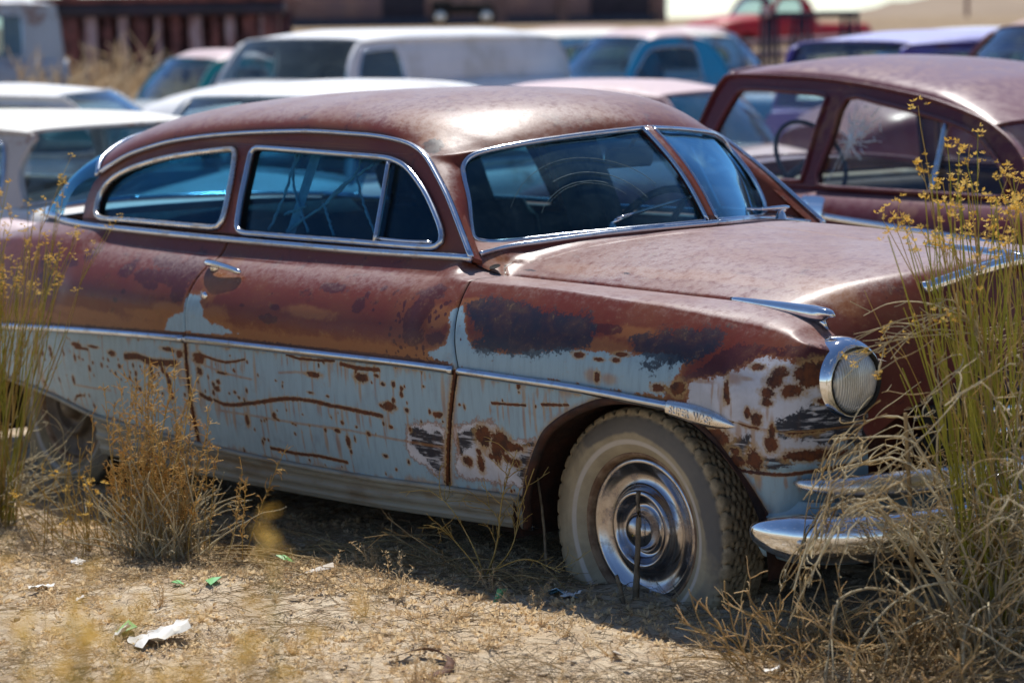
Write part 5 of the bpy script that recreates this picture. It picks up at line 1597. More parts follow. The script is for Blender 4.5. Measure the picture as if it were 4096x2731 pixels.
# --- white panel van
SV = dict(st=[(-2.75, .80, .45, 1.10, 1.14), (-2.6, .90, .40, 1.20, 1.22), (-1.0, .95, .35, 1.22, 1.24), (.6, .94, .35, 1.22, 1.26), (1.0, .92, .35, 1.20, 1.27), (1.7, .90, .40, 1.12, 1.22), (2.1, .86, .45, 1.02, 1.10), (2.25, .74, .5, .92, .96)],
          drip=[(1.0, 1.22), (.86, 1.46), (.74, 1.585), (.66, 1.615), (.3, 1.63), (-.5, 1.635), (-1.6, 1.63), (-2.35, 1.62), (-2.5, 1.58), (-2.62, 1.40), (-2.70, 1.2)], iF=3, iR=8,
          wins=[[(.80, 1.27), (.70, 1.50), (.62, 1.53), (.25, 1.545), (.19, 1.52), (.16, 1.30), (.20, 1.265), (.5, 1.26)]], crown=.095, kw=.24, bowF=.10, bowFb=.10, pw=3.2, arch=((1.45, .42), (-1.5, .42)))
xy, yw = place(822, 22.3, (.80, .72), 234)
bg_car('panel_van', 'white windowless panel van with big windscreen, tallest vehicle in the middle row', 'van', xy, yw, PM['vanwhite'], SV, trim='paint', z0=-.04)

# --- low white car in front of the van
SW = {**SEDAN}
xy, yw = place(850, 14.8, (-.25, 0), 236)
bg_car('white_sedan', 'low white-roofed sedan showing above the coupe roof in front of the panel van', 'car', xy, yw, PM['white'], {**SW, 'crown': .07}, trim='paint', z0=-.12)
xy, yw = place(1370, 18, (-.2, 0), -28)
bg_car('pale_pink_coupe', 'faded pale pink car with only its roof and windscreen visible, right of the panel van', 'car', xy, yw, PM['pink'], {**SEDAN, 'crown': .08}, trim='paint', z0=-.23)

# --- flat-top car at the far left
SF = dict(st=[(-2.7, .78, .40, .74, .78), (-2.3, .86, .32, .82, .86), (-1.3, .92, .28, .86, .90), (0, .94, .27, .86, .9), (.95, .93, .28, .86, .92), (1.8, .90, .30, .82, .90), (2.4, .84, .36, .74, .80)],
          drip=[(.95, .87), (.70, 1.10), (.48, 1.22), (.38, 1.235), (0, 1.25), (-.5, 1.255), (-.95, 1.25), (-1.32, 1.235), (-1.36, 1.21), (-1.30, 1.05), (-1.38, .87)], iF=3, iR=7,
          wins=[[(.80, .92), (.52, 1.15), (.42, 1.18), (-.28, 1.195), (-.34, 1.17), (-.34, .93), (-.28, .90), (.3, .895)], [(-.44, .93), (-.44, 1.17), (-.50, 1.195), (-1.08, 1.195), (-1.17, 1.15), (-1.20, .96), (-1.14, .91), (-.7, .90)]],
          crown=.065, kw=.30, bowR=.10, bowRb=.16, arch=((1.5, .38), (-1.5, .38)), wz=.30)
xy, yw = place(62, 12.4, (-1.33, .74), 180 - 36)
bg_car('flat_roof_sedan', 'grey sedan with flat off-white roof and wide wraparound glass at the left edge', 'car', xy, yw, PM['grey'], SF, roofmat=PM['cream'], trim='paint', z0=-.02, glassm=M['bgglass'])
# --- white wagon behind it
SG = dict(st=SEDAN['st'], drip=[(.98, 1.01), (.80, 1.24), (.62, 1.40), (.52, 1.425), (0, 1.44), (-.8, 1.44), (-1.6, 1.43), (-2.0, 1.41), (-2.1, 1.36), (-2.2, 1.2), (-2.28, .98)], iF=3, iR=7,
          wins=[[(.82, 1.06), (.62, 1.32), (.54, 1.36), (.02, 1.38), (-.04, 1.35), (-.04, 1.09), (.02, 1.05)], [(-.12, 1.09), (-.12, 1.35), (-.18, 1.38), (-.90, 1.38), (-.96, 1.35), (-.96, 1.09), (-.9, 1.05)], [(-1.05, 1.09), (-1.05, 1.35), (-1.1, 1.38), (-1.9, 1.36), (-1.98, 1.30), (-2.02, 1.10), (-1.96, 1.06)]],
          crown=.07, kw=.30, arch=((1.48, .40), (-1.48, .40)))
xy, yw = place(222, 17, (.75, -.6), -6)
bg_car('white_wagon', 'pale station wagon with rust-stained white roof at the left edge, behind the flat-roofed sedan', 'car', xy, yw, PM['white'], SG, trim='paint', z0=-.16)

# --- pickups
def pickup(name, label, xy, yw, paint, roofm, z0, k=1.0, pm=None, round_=False):
    S = dict(st=[(-2.4, .70, .40, .86, .88), (-2.2, .84, .38, .92, .92), (-.75, .86, .35, .96, .96), (-.6, .88, .33, 1.08, 1.10), (.5, .88, .33, 1.10, 1.16), (1.1, .84, .35, 1.08, 1.16), (1.8, .78, .40, 1.0, 1.08), (2.1, .60, .5, .86, .92)],
             drip=[(.62, 1.10), (.50, 1.32), (.36, 1.50), (.26, 1.55), (.05, 1.575), (-.2, 1.57), (-.4, 1.53), (-.5, 1.45), (-.60, 1.3), (-.66, 1.08)], iF=3, iR=6,
             wins=[[(.46, 1.14), (.36, 1.36), (.26, 1.45), (.05, 1.485), (-.20, 1.48), (-.28, 1.44), (-.31, 1.2), (-.27, 1.14)]], crown=.10, kw=.30, bowF=.10, bowR=.07, bowFb=.12, bowRb=.06, arch=((1.35, .42), (-1.45, .42)), pw=2.2)
    r, *_ = bg_car(name, label, 'pickup', xy, yw, paint, S, roofmat=roofm, pillarmat=pm, trim='paint', z0=z0)
    return r
xy, yw = place(525, 25, (.2, .6), 212)
pickup('teal_pickup', 'teal pickup cab with faded pink roof, left of the panel van', xy, yw, PM['teal'], PM['pink'], -.18)
xy, yw = place(1525, 25, (.1, .6), 205)
pickup('blue_pickup', 'bright blue rounded pickup cab with pale roof and square side window', xy, yw, PM['blue'], PM['pink'], -.02)
xy, yw = place(1560, 30, (0, -.5), -30)
pickup('pink_roof_pickup', 'pickup with dusty pink roof and dark cab just behind the blue pickup', xy, yw, PM['maroon'], PM['pink'], -.02)
xy, yw = place(2560, 17.2, (0, .5), 200)
pickup('maroon_pickup', 'maroon pickup cab cut off by the right edge beyond the purple wagon', xy, yw, PM['maroon'], PM['rust'], .08)
# --- pale blue van, rusty roof, purple wagon, white dome
SB = {**SV, 'wins': [[(.80, 1.27), (.70, 1.50), (.62, 1.53), (.25, 1.545), (.19, 1.52), (.16, 1.30), (.20, 1.265), (.5, 1.26)], [(.05, 1.27), (.05, 1.52), (-.9, 1.53), (-.9, 1.27)], [(-1.0, 1.27), (-1.0, 1.53), (-2.2, 1.52), (-2.3, 1.27)]]}
xy, yw = place(1420, 29, (-.8, .6), 212)
bg_car('pale_blue_van', 'van with white roof over a pale blue band and open side windows', 'van', xy, yw, PM['paleblue'], SB, roofmat=PM['cream'], trim='paint', z0=-.10)
xy, yw = place(1352, 36, (-.2, 0), 190)
bg_car('rusty_sedan', 'rusty-roofed sedan peeking over the pale blue van', 'car', xy, yw, PM['rust'], SEDAN, trim='paint', z0=.10)
xy, yw = place(2090, 18, (-2.45, -.74), 32)
SP = {**SG, 'drip': [(.98, 1.06), (.80, 1.34), (.66, 1.52), (.56, 1.555), (0, 1.575), (-.8, 1.58), (-1.7, 1.57), (-2.36, 1.55), (-2.44, 1.50), (-2.50, 1.3), (-2.56, 1.06)],
      'st': [(-2.62, .80, .45, 1.03, 1.05), (-2.5, .88, .35, 1.05, 1.06), (-1.2, .94, .30, 1.06, 1.08), (1.0, .94, .30, 1.06, 1.12), (1.8, .90, .35, 1.0, 1.08), (2.3, .82, .4, .9, .95)],
      'wins': [[(.82, 1.11), (.66, 1.42), (.58, 1.47), (.02, 1.49), (-.04, 1.46), (-.04, 1.14), (.02, 1.10)], [(-.14, 1.14), (-.14, 1.46), (-.2, 1.49), (-1.0, 1.49), (-1.06, 1.46), (-1.06, 1.14), (-1.0, 1.10)], [(-1.16, 1.14), (-1.16, 1.46), (-1.22, 1.49), (-2.2, 1.48), (-2.28, 1.42), (-2.3, 1.15), (-2.24, 1.11)]], 'crown': .085, 'kw': .22, 'bowR': .02, 'bowRb': .03, 'pw': 3.4}
bg_car('purple_wagon', 'glossy purple-blue wagon with framed rear window, above the maroon sedan roof', 'car', xy, yw, PM['purple'], SP, trim='paint', z0=-.02)
xy, yw = place(2250, 26, (-.2, 0), 10)
bg_car('white_dome_sedan', 'rounded white car roof showing over the purple wagon', 'car', xy, yw, PM['white'], {**SEDAN, 'crown': .13}, trim='paint', z0=.02)
# --- lilac fender at left edge
fe = thing('loose_fender', 'lilac rounded car fender lying behind the coupe tail at the left edge', 'car part', (*place(12, 11.6)[0], .45), math.radians(30))
R = [np.stack([np.full(14, x), .22 * s_ * np.cos(np.linspace(0, PI, 14)), .30 * s_ * np.sin(np.linspace(0, PI, 14)) + .10 - .25 * abs(x) ** 2], 1) for x, s_ in ((-.55, .3), (-.45, .7), (-.25, .95), (0, 1), (.25, .95), (.45, .7), (.55, .3))]
obj('fender_skin', grid(np.array(R)), PM['pink'], fe)
obj('fender_lip', tube(np.array([r[0] for r in R]), .015, 6), M['liner'], fe)

# --- far: red pickup, black off-roader, truck cab
xy, yw = place(1790, 60, (.3, .6), 214)
zr_ = float(zg(*xy))
t_ = pickup('red_pickup', 'bright red pickup with tan lower panels parked on the rise', xy, yw, PM['red'], PM['red'], zr_ - .50)
t_.scale = (1.12, 1.1, 1.12)
for sg in (1, -1): obj('tan_panel', box(-2.2, 1.9, sg * .885 - .008, sg * .885 + .008, .40, .62, .004), PM['rust'], t_)
xy, yw = place(1075, 122, (0, .6), 182)
jp = thing('black_offroader', 'black open off-road buggy parked against the brick building', 'car', (*xy, float(zg(*xy))), yw)
obj('tub', join(box(-1.5, 1.5, -.75, .75, .65, 1.15, .1), box(.6, 1.6, -.7, .7, .8, 1.3, .1)), M['black'], jp)
for x in (-1.2, -.2, .6):
    obj('roll_bar', tube([(x, -.7, 1.1), (x, -.68, 1.85), (x, .68, 1.85), (x, .7, 1.1)], .035, 6), M['dark_plastic'], jp)
for sg in (1, -1):
    obj('roof_rail', tube([(-1.2, sg * .68, 1.85), (.6, sg * .68, 1.85), (1.0, sg * .68, 1.3)], .035, 6), M['dark_plastic'], jp)
    for x in (-1.15, 1.15): wheel_simple(jp, x, sg * .78, .48, .48, simple('black tyre', (.02, .02, .02), (.04, .035, .03), 9, .9) if x < 0 and sg > 0 else M['rubber'], M['chrome_dull'])
xy, yw = place(40, 30, (0, .8), 200)
tc_ = thing('grey_truck_cab', 'pale grey truck cab with tall side window at the top left corner', 'truck', (*xy, float(zg(*xy))), yw)
cabS = dict(st=[(-.7, .95, .5, 1.35, 1.36), (1.0, .95, .5, 1.35, 1.38), (1.5, .9, .55, 1.25, 1.32), (1.9, .8, .6, 1.15, 1.2)], drip=[(.9, 1.35), (.75, 1.7), (.6, 1.98), (.5, 2.02), (0, 2.04), (-.5, 2.02), (-.6, 1.95), (-.66, 1.35)], iF=3, iR=5,
            wins=[[(.72, 1.40), (.56, 1.80), (.48, 1.88), (-.1, 1.9), (-.16, 1.85), (-.16, 1.45), (-.1, 1.40)]], crown=.08, kw=.10, bowF=.06, bowR=.03, bowFb=.06, bowRb=.03, seats=False)
bpy.data.objects.remove(tc_)
bg_car('grey_truck', 'pale grey truck cab with tall side window at the top left corner', 'truck', xy, yw, PM['truckgrey'], cabS, trim='paint', z0=float(zg(*xy)) - .1, seats=False)

# ------------------------------------------------------------------ flatbed, building, stand, hill, fence
M['steel_rust'] = simple('rusted steel', (.26, .09, .075), (.09, .035, .035), 4, .85, bump=.3, bscale=20)
M['steel_pale'] = simple('scaled pale steel', (.52, .38, .39), (.26, .12, .11), 5, .8, bump=.3, stretch=(4, 4, .6))
M['dark_purple'] = simple('dark painted beam', (.012, .010, .022), (.03, .02, .04), 3, .6)
M['brick'] = None
def P_at(u, D, z): 
    p = CAM[:2] + FWD * D + RGT * ((u - 1176) / 5553 * D); return np.array([p[0], p[1], z])
def zpx(v, D, u=1176): return 1.765 - (v - 45 + (u - 1176) * .0133) * D / 5553
# flatbed trailer with stake posts: a deck over rusty posts and scrap
D = 38.0
o0 = P_at(385, D, 0); o0[2] = 0
tr = thing('stake_trailer', 'long dark flatbed trailer over a row of rusted upright stakes', 'trailer', tuple(o0), math.radians(48.57 - 2))
hw = 1.95; zb, zt_ = zpx(38, D, 385), zpx(8, D, 385)
obj('deck_beam', box(-hw, hw, -.15, .15, zb, zt_, .02), M['dark_purple'], tr)
obj('deck', box(-hw, hw, -.2, 2.2, zt_ + .003, zt_ + .10, .01), M['steel_rust'], tr)
for i, u in enumerate((150, 180, 225, 265, 300, 340, 380, 420, 465, 510, 545, 590, 620)):
    x = (u - 385) / 5553 * D; w_ = .05 + .05 * ((i * 7) % 3) / 2
    obj('stake', box(x - w_, x + w_, -.02, .07, .0, zb + .02, .01), M['steel_pale'] if i % 2 == 0 else M['steel_rust'], tr)
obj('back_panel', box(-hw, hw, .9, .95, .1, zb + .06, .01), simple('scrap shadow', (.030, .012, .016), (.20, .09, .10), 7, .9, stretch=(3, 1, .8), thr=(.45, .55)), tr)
for x in (-1.4, 1.75):
    obj('end_post', box(x - .12, x + .12, -.10, .10, .0, zt_ + .25, .02), M['steel_rust'], tr)
for x in (-.9, 1.2): wheel_simple(tr, x, -.2, .42, .42, M['rubber'], M['steel_rust'])
# building
t = NT('weathered brick and boards'); v = t.coords((1, 1, 1))
bk = t.n('ShaderNodeTexBrick', i_Scale=1.0); bk.inputs['Brick Width'].default_value = .6; bk.inputs['Row Height'].default_value = .25; bk.inputs['Mortar Size'].default_value = .02
sx = t.n('ShaderNodeSeparateXYZ', i_0=v); cb = t.n('ShaderNodeCombineXYZ', i_0=sx.outputs[0], i_1=sx.outputs[2])
t.link(cb.outputs[0], bk.inputs['Vector'])
bk.inputs['Color1'].default_value = (.40, .22, .20, 1); bk.inputs['Color2'].default_value = (.50, .30, .25, 1); bk.inputs['Mortar'].default_value = (.18, .14, .13, 1)
t.setb(Base_Color=t.mix(t.math('MULTIPLY', t.mapr(t.noise(.5, 4, .6, v), .4, .6), .5), bk.outputs['Color'], (.20, .14, .18)), Roughness=.9); M['brick'] = t.m
D = 132.0
o0 = P_at(1100, D, 0); o0[2] = float(zg(o0[0], o0[1])) - .1
bl = thing('brick_building', 'long low brick building with dark doorways across the back of the yard', 'building', tuple(o0), math.radians(48.57))
xL, xR = (640 - 1100) / 5553 * D, (1538 - 1100) / 5553 * D
obj('wall', box(xL, xR, 0, 8, 0, 4.2), M['brick'], bl)
obj('roof', box(xL - .4, xR + .4, -.5, 8.5, 4.21, 4.5), simple('tin roof', (.16, .12, .11), (.1, .07, .06), 1, .7), bl)
for u0, u1 in ((890, 990), (1365, 1500)):
    obj('doorway', box((u0 - 1100) / 5553 * D, (u1 - 1100) / 5553 * D, -.06, .05, 0, 3.0, .02), M['dark_purple'], bl)
for u0 in (660, 1150, 1290, 1512):
    obj('pilaster', box((u0 - 1100) / 5553 * D, (u0 + 24 - 1100) / 5553 * D, -.16, .02, 0, 4.2, .02), simple('pale brick pier', (.30, .17, .15), (.22, .13, .11), 3, .9), bl)
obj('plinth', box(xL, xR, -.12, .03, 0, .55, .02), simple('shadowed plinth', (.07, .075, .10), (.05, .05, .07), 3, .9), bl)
# welded steel stand
D = 30.0
o0 = P_at(1860, D, 0.0); o0[2] = float(zg(o0[0], o0[1]))
sd = thing('steel_stand', 'tall dark welded steel stand with splayed legs, in front of the red pickup', 'rack', tuple(o0), math.radians(48.57))
zt_ = zpx(28, D, 1860) - o0[2]
xa, xb = (1757 - 1860) / 5553 * D, (1970 - 1860) / 5553 * D
for y in (-.25, .35):
    obj('top_rail', box(xa, xb, y - .03, y + .03, zt_ - .07, zt_, .008), M['dark_purple'], sd)
    for x, dx in ((xa + .03, -.02), (xa + .14, .03), (-.12, -.10), (-.02, .08), (xb - .12, -.04), (xb - .03, .05)):
        obj('leg', tube([(x, y, zt_ - .05), (x + dx * 2, y * 1.3, 0)], .026, 6), M['dark_purple'], sd)
obj('cross_rail', tube([(xa, -.25, zt_ - .03), (xa, .35, zt_ - .03)], .03, 6), M['dark_purple'], sd)
cp = obj('end_cap', lathe([(.001, .05), (.06, .04), (.075, 0), (.06, -.04), (.001, -.05)], 16, 'x'), M['steel_pale'], sd); cp.location = (xa + .02, -.25, zt_)
# hill and pole
t = NT('bare hill'); v = t.coords()
t.setb(Base_Color=t.mix(t.mapr(t.noise(.05, 6, .65, v), .35, .65), (.26, .185, .12), (.33, .245, .165)), Roughness=.95); M['hill'] = t.m
def ridge(u): return np.interp(u, [1760, 1900, 1980, 2080, 2200, 2352, 2700, 3400, 4300, 5600, 6800], [60, 44, 22, 2, -22, -48, -110, -150, -120, -30, 60])
D = 420.0
us = np.linspace(1700, 6900, 150); R = []
for k, (dd, f) in enumerate(((300, 0), (330, .35), (370, .75), (420, 1.0), (520, 1.02))):
    R.append([P_at(u, dd, 1.4 + f * max(0, 1.765 - (ridge(u) - 45 + (u - 1176) * .0133) * dd / 5553 - 1.4) + (1.5 * f * (fbm(np.array([u * .02]), np.array([k * .7]), 3, 5)[0] - .5))) - [0, 0, .3 * (k == 0)] for u in us])
h_ = obj('hill', grid(np.array(R)), M['hill']); tag(h_, kind='structure')
o0 = P_at(2222, 200, 0); o0[2] = float(zg(o0[0], o0[1]))
pl_ = thing('utility_pole', 'lone wooden pole on the bare hillside', 'pole', tuple(o0))
obj('post', lathe([(.16, 0), (.15, 3), (.13, 8), (.001, 8.01)], 10), M['steel_rust'], pl_)
obj('cross_arm', box(-.9, .9, -.06, .06, 7.2, 7.4, .01), M['steel_rust'], pl_)
# long pipe rail along the right background
for k, (v0, v1, D0, D1) in enumerate(((100, 62, 48, 70), (130, 88, 44, 64))):
    a_, b_ = P_at(1690, D0, 0), P_at(2420, D1, 0)
    a_[2], b_[2] = zpx(v0, D0, 1690), zpx(v1, D1, 2420)
    fe = thing('pipe_rail', ['upper weathered pipe rail running up the right-hand slope', 'lower weathered pipe rail running up the right-hand slope'][k], 'rail', tuple(a_), 0, 'pipe rails on the slope')
    obj('pipe', tube([a_ * 0, (b_ - a_) / 2 + [0, 0, .02], b_ - a_], .07, 8), M['steel_pale'], fe)
    for u in np.linspace(.02, .98, 8):
        p = (b_ - a_) * u; g0 = float(zg(*(a_ + p)[:2])) - a_[2]
        obj('support', tube([p, (p[0], p[1], min(g0, p[2] - .1) - .05)], .04, 6), M['steel_rust'], fe)

# ------------------------------------------------------------------ plants, litter, debris
def tubes(P, r, sides=3):
    """many thin stems at once: P (N,k,3), r scalar / (N,k)"""
    P = np.asarray(P, float); N, k = P.shape[:2]
    r = np.broadcast_to(np.asarray(r, float), (N, k)) if np.ndim(r) else np.full((N, k), r)
    T = np.gradient(P, axis=1); T /= np.maximum(np.linalg.norm(T, axis=2, keepdims=True), 1e-9)
    U = np.cross(T, [0.31, 0.17, 0.93]); n = np.linalg.norm(U, axis=2, keepdims=True)
    U = np.where(n < 1e-3, [1, 0, 0], U / np.maximum(n, 1e-9)); B = np.cross(T, U)
    a = np.arange(sides) / sides * 2 * PI
    V = P[:, :, None] + (U[:, :, None] * np.cos(a)[None, None, :, None] + B[:, :, None] * np.sin(a)[None, None, :, None]) * r[:, :, None, None]
    i = np.arange(N * k * sides).reshape(N, k, sides); j = np.roll(i, -1, 2)
    F = np.stack([i[:, :-1], j[:, :-1], j[:, 1:], i[:, 1:]], -1).reshape(-1, 4)
    return V.reshape(-1, 3), F

def tufts(C_, size, n=5, g=None):
    """little seed heads: n crossed blades round each centre"""
    g = g or rng
    C_ = np.asarray(C_, float); N = len(C_)
    d = g.normal(0, 1, (N, n, 3)); d[..., 2] = np.abs(d[..., 2]) * .8 + .2
    d /= np.linalg.norm(d, axis=2, keepdims=True)
    s = (np.asarray(size) * np.ones(N))[:, None, None] * g.uniform(.6, 1.3, (N, n, 1))
    w = np.cross(d, g.normal(0, 1, (N, n, 3))); w /= np.maximum(np.linalg.norm(w, axis=2, keepdims=True), 1e-6)
    b = C_[:, None] + d * s * .05; t_ = C_[:, None] + d * s
    m_ = C_[:, None] + d * s * .6
    V = np.stack([b, m_ + w * s * .22, t_, m_ - w * s * .22], 2)
    return V.reshape(-1, 3), np.arange(N * n * 4).reshape(-1, 4)

def walk(start, direc, L, k, wob, curl=None, grav=0.0, g=None):
    """N random walks; start (N,3), direc (N,3), L (N,)"""
    g = g or rng
    N = len(start); P = np.zeros((N, k, 3)); P[:, 0] = start
    d = direc / np.maximum(np.linalg.norm(direc, axis=1, keepdims=True), 1e-9)
    step = (np.asarray(L) * np.ones(N) / (k - 1))[:, None]
    ax = g.normal(0, 1, (N, 3)); ax /= np.linalg.norm(ax, axis=1, keepdims=True)
    for i in range(1, k):
        d = d + g.normal(0, wob, (N, 3)) + np.array([0, 0, -grav])
        if curl is not None: d = d + np.cross(ax, d) * np.asarray(curl).reshape(-1, 1)
        d /= np.maximum(np.linalg.norm(d, axis=1, keepdims=True), 1e-9)
        P[:, i] = P[:, i - 1] + d * step
    return P
def taper(P, r0, r1): return np.linspace(r0, r1, P.shape[1])[None] * np.ones((P.shape[0], 1))

def stem_mat(name, c1, c2, rough=.75, sc=6, trans=.38):
    t = NT(name); v = t.coords()
    t.setb(Base_Color=t.mix(t.mapr(t.noise(sc, 4, .6, v), .35, .65), c1, c2), Roughness=rough, Specular_IOR_Level=.3)
    tl = t.n('ShaderNodeBsdfTranslucent'); t.link(t.b.inputs['Base Color'].links[0].from_socket, tl.inputs['Color'])
    ms = t.n('ShaderNodeMixShader', i_0=trans, i_1=t.b.outputs[0], i_2=tl.outputs[0]); t.link(ms.outputs[0], t.out.inputs['Surface'])
    return t.m
M['stem_green'] = stem_mat('rabbitbrush stems', (.54, .48, .08), (.42, .42, .07))
M['stem_gold'] = stem_mat('golden dry stems', (.55, .37, .10), (.62, .47, .19))
M['stem_grey'] = stem_mat('grey dead twigs', (.46, .385, .25), (.70, .61, .41), sc=11)
M['stem_tan'] = stem_mat('tan dead twigs', (.56, .42, .21), (.36, .25, .12), sc=9)
M['plume'] = stem_mat('rusty dry plumes', (.62, .35, .09), (.74, .52, .21), sc=14)
M['flower'] = stem_mat('dried yellow flower heads', (.72, .42, .06), (.80, .58, .18), sc=30)
M['straw'] = stem_mat('dry straw litter', (.80, .66, .43), (.58, .43, .24), sc=7)
M['straw_dark'] = stem_mat('grey brown litter', (.30, .22, .13), (.45, .35, .22), sc=7)
M['fuzz'] = stem_mat('pale dry weed', (.86, .70, .45), (.74, .56, .33), sc=12, trans=.55)
M['brush_far'] = stem_mat('distant dry brush', (.86, .72, .52), (.74, .58, .38), sc=2)
M['deadwood'] = stem_mat('split grey stalk', (.24, .18, .12), (.36, .29, .20), sc=40)

def fork(P, n, frac, L, spread, k, wob, **kw):
    """n side shoots from random points along the stems P"""
    N, K = P.shape[:2]
    s_ = rng.integers(0, N, n); t_ = rng.uniform(frac[0], frac[1], n) * (K - 1)
    i = np.minimum(t_.astype(int), K - 2); f = (t_ - i)[:, None]
    st = P[s_, i] * (1 - f) + P[s_, i + 1] * f
    d = P[s_, i + 1] - P[s_, i]; d /= np.maximum(np.linalg.norm(d, axis=1, keepdims=True), 1e-9)
    d = d + rng.normal(0, spread, (n, 3))
    return walk(st, d, L if np.ndim(L) else rng.uniform(.5, 1.2, n) * L, k, wob, **kw)

def disc(n, cx, cy, rx, ry):
    a = rng.uniform(0, 2 * PI, n); r = np.sqrt(rng.random(n))
    x, y = cx + rx * r * np.cos(a), cy + ry * r * np.sin(a)
    return np.stack([x, y, ground_h(x, y) - .02], 1)

def rabbitbrush(name, label, base, rad, n, H, lean, group=None, twigs=3.0, heads=1.6, r0=.0028, gold=.25, hsize=.013, spread=.9, wob=.035, tl=.24):
    root = thing(name, label, 'shrub', (base[0], base[1], gz(*base)), 0, group)
    o0 = np.array(root.location)
    st = disc(n, base[0], base[1], *rad)
    out = (st - [base[0], base[1], 0]) * [1, 1, 0]
    d = np.c_[out[:, :2] * spread + np.array(lean)[None, :2] + rng.normal(0, .07, (n, 2)), np.ones(n)]
    P = walk(st, d, H * rng.uniform(.62, 1.05, n), 12, wob)
    P2 = fork(P, int(n * twigs), (.45, .92), H * tl, .22, 7, .035)
    P3 = fork(P2, int(n * twigs * .5), (.5, .95), H * .06, .4, 4, .06)
    ng = int(n * gold)
    obj('stems', tuple(map(np.array, join(tubes(P[ng:] - o0, taper(P[ng:], r0, r0 * .5)), tubes(P2[::2] - o0, taper(P2[::2], r0 * .55, r0 * .35))))), M['stem_green'], root)
    obj('dry_stems', join(tubes(P[:max(ng, 1)] - o0, taper(P[:max(ng, 1)], r0, r0 * .5)), tubes(P2[1::2] - o0, taper(P2[1::2], r0 * .55, r0 * .3)), tubes(P3 - o0, taper(P3, r0 * .4, r0 * .3))), M['stem_gold'], root)
    tips = np.concatenate([P[:, -1], P2[:, -1], P3[:, -1]])
    tips = tips[tips[:, 2] > np.quantile(tips[:, 2], 1 - min(.98, heads * .45))]
    C_ = np.repeat(tips, 5, 0) + rng.normal(0, hsize * .55, (len(tips) * 5, 3))
    obj('flower_heads', tufts(C_ - o0, hsize * .62, 5), M['flower'], root)
    return root

# --- tall rabbitbrush at the car's nose
rabbitbrush('rabbitbrush', 'tall yellow-green rabbitbrush with dry seed heads standing in front of the coupe grille', (1.09, -.49), (.11, .22), 120, 1.18, (-.03, -.05), twigs=1.9, heads=.62, r0=.0032, gold=.22, spread=.55, hsize=.018, wob=.022)
# --- tangle of dead branches lying against the bumper
root = thing('dead_shrub', 'tangled pale dead branches curling over the coupe front bumper', 'shrub', (1.05, -.78, gz(1.05, -.78)))
o0 = np.array(root.location)
N = 84
st = disc(N, 1.13, -.66, .12, .18)
L_img = np.array([-.66, -.75])
ang = rng.normal(0, .7, N)
dirs = np.stack([np.cos(ang) * L_img[0] - np.sin(ang) * L_img[1], np.sin(ang) * L_img[0] + np.cos(ang) * L_img[1]], 1)
P = walk(st, np.c_[dirs * rng.uniform(.0, .36, N)[:, None], rng.uniform(.9, 1.6, N)], np.where(np.arange(N) % 2 == 0, rng.uniform(.40, .80, N), rng.uniform(.75, 1.10, N)), 20, .085, curl=rng.normal(0, .13, N), grav=.062)
P2 = fork(P, 800, (.35, 1), .23, .6, 16, .06, curl=rng.normal(0, .24, 800), grav=.035)
P3 = fork(P2, 760, (.3, 1), .12, .5, 11, .08, curl=rng.normal(0, .38, 760), grav=.02)
P4 = fork(P3, 600, (.3, 1), .045, .6, 5, .10, curl=rng.normal(0, .3, 600))
def clear_of_car(P):                     # push twigs out of the bodywork
    t_ = (P[..., 0] - 1.10) * L_img[0] + (P[..., 1] + .66) * L_img[1]
    zm = .93 - 1.15 * np.clip(t_ - .05, 0, 1); P[..., 2] = np.where(P[..., 2] > zm, zm + (P[..., 2] - zm) * .42, P[..., 2])
    ex = np.clip(t_ - .40, 0, 9) * .7; P[..., 0] -= L_img[0] * ex; P[..., 1] -= L_img[1] * ex
    x, y, z = P[..., 0], P[..., 1], P[..., 2]
    lim = np.where(z < .53, .985 - .42 * np.clip((-y - .62) / .33, 0, 1) ** 2, .93 - .3 * np.clip((-y - .55) / .35, 0, 1) ** 2)
    k = (np.abs(y) < .97) & (x < lim); P[..., 0] = np.where(k, lim + (x - lim) * .03, x)
    g0 = ground_h(P[..., 0].ravel(), P[..., 1].ravel()).reshape(x.shape)
    P[..., 2] = np.maximum(P[..., 2], g0 + .004)
    return P
for q_ in (P, P2, P3, P4): clear_of_car(q_)
obj('branches', tubes(P - o0, taper(P, .0038, .0020), 5), M['stem_grey'], root)
h2 = len(P2) // 2
obj('twigs', join(tubes(P2[:h2] - o0, taper(P2[:h2], .0018, .0012), 4), tubes(P3[:400] - o0, taper(P3[:400], .0015, .0011), 3)), M['stem_grey'], root)
obj('tan_twigs', join(tubes(P2[h2:] - o0, taper(P2[h2:], .0017, .0011), 4), tubes(P3[400:] - o0, taper(P3[400:], .0015, .0010), 3), tubes(P4 - o0, taper(P4, .0016, .001), 3)), M['stem_tan'], root)
# arch of drooping twigs higher up beside the headlamp
root = thing('drooping_branch', 'pale dry branch drooping in a fan beside the headlamp and bonnet edge', 'branch', (1.02, -.62, gz(1.02, -.62)))
o0 = np.array(root.location)
main = smooth_path([tuple(o0), (1.05, -.61, .55), (1.06, -.62, .85), (1.055, -.66, .98), (1.035, -.715, 1.03)], 20)[None]
P2 = fork(main, 15, (.80, 1), .24, .30, 14, .05, curl=rng.normal(0, .05, 15), grav=.11)
P2[..., :2] += np.linspace(0, 1, 14)[None, :, None] * (L_img * .10)
P3 = fork(P2, 60, (.4, 1), .07, .5, 6, .08)
obj('branch', tubes(main - o0, taper(main, .007, .004), 5), M['stem_tan'], root)
obj('twigs', join(tubes(P2 - o0, taper(P2, .0022, .0014)), tubes(P3 - o0, taper(P3, .0014, .001))), M['stem_grey'], root)
tp = np.concatenate([P2[::3, -1], P3[::4, -1]])
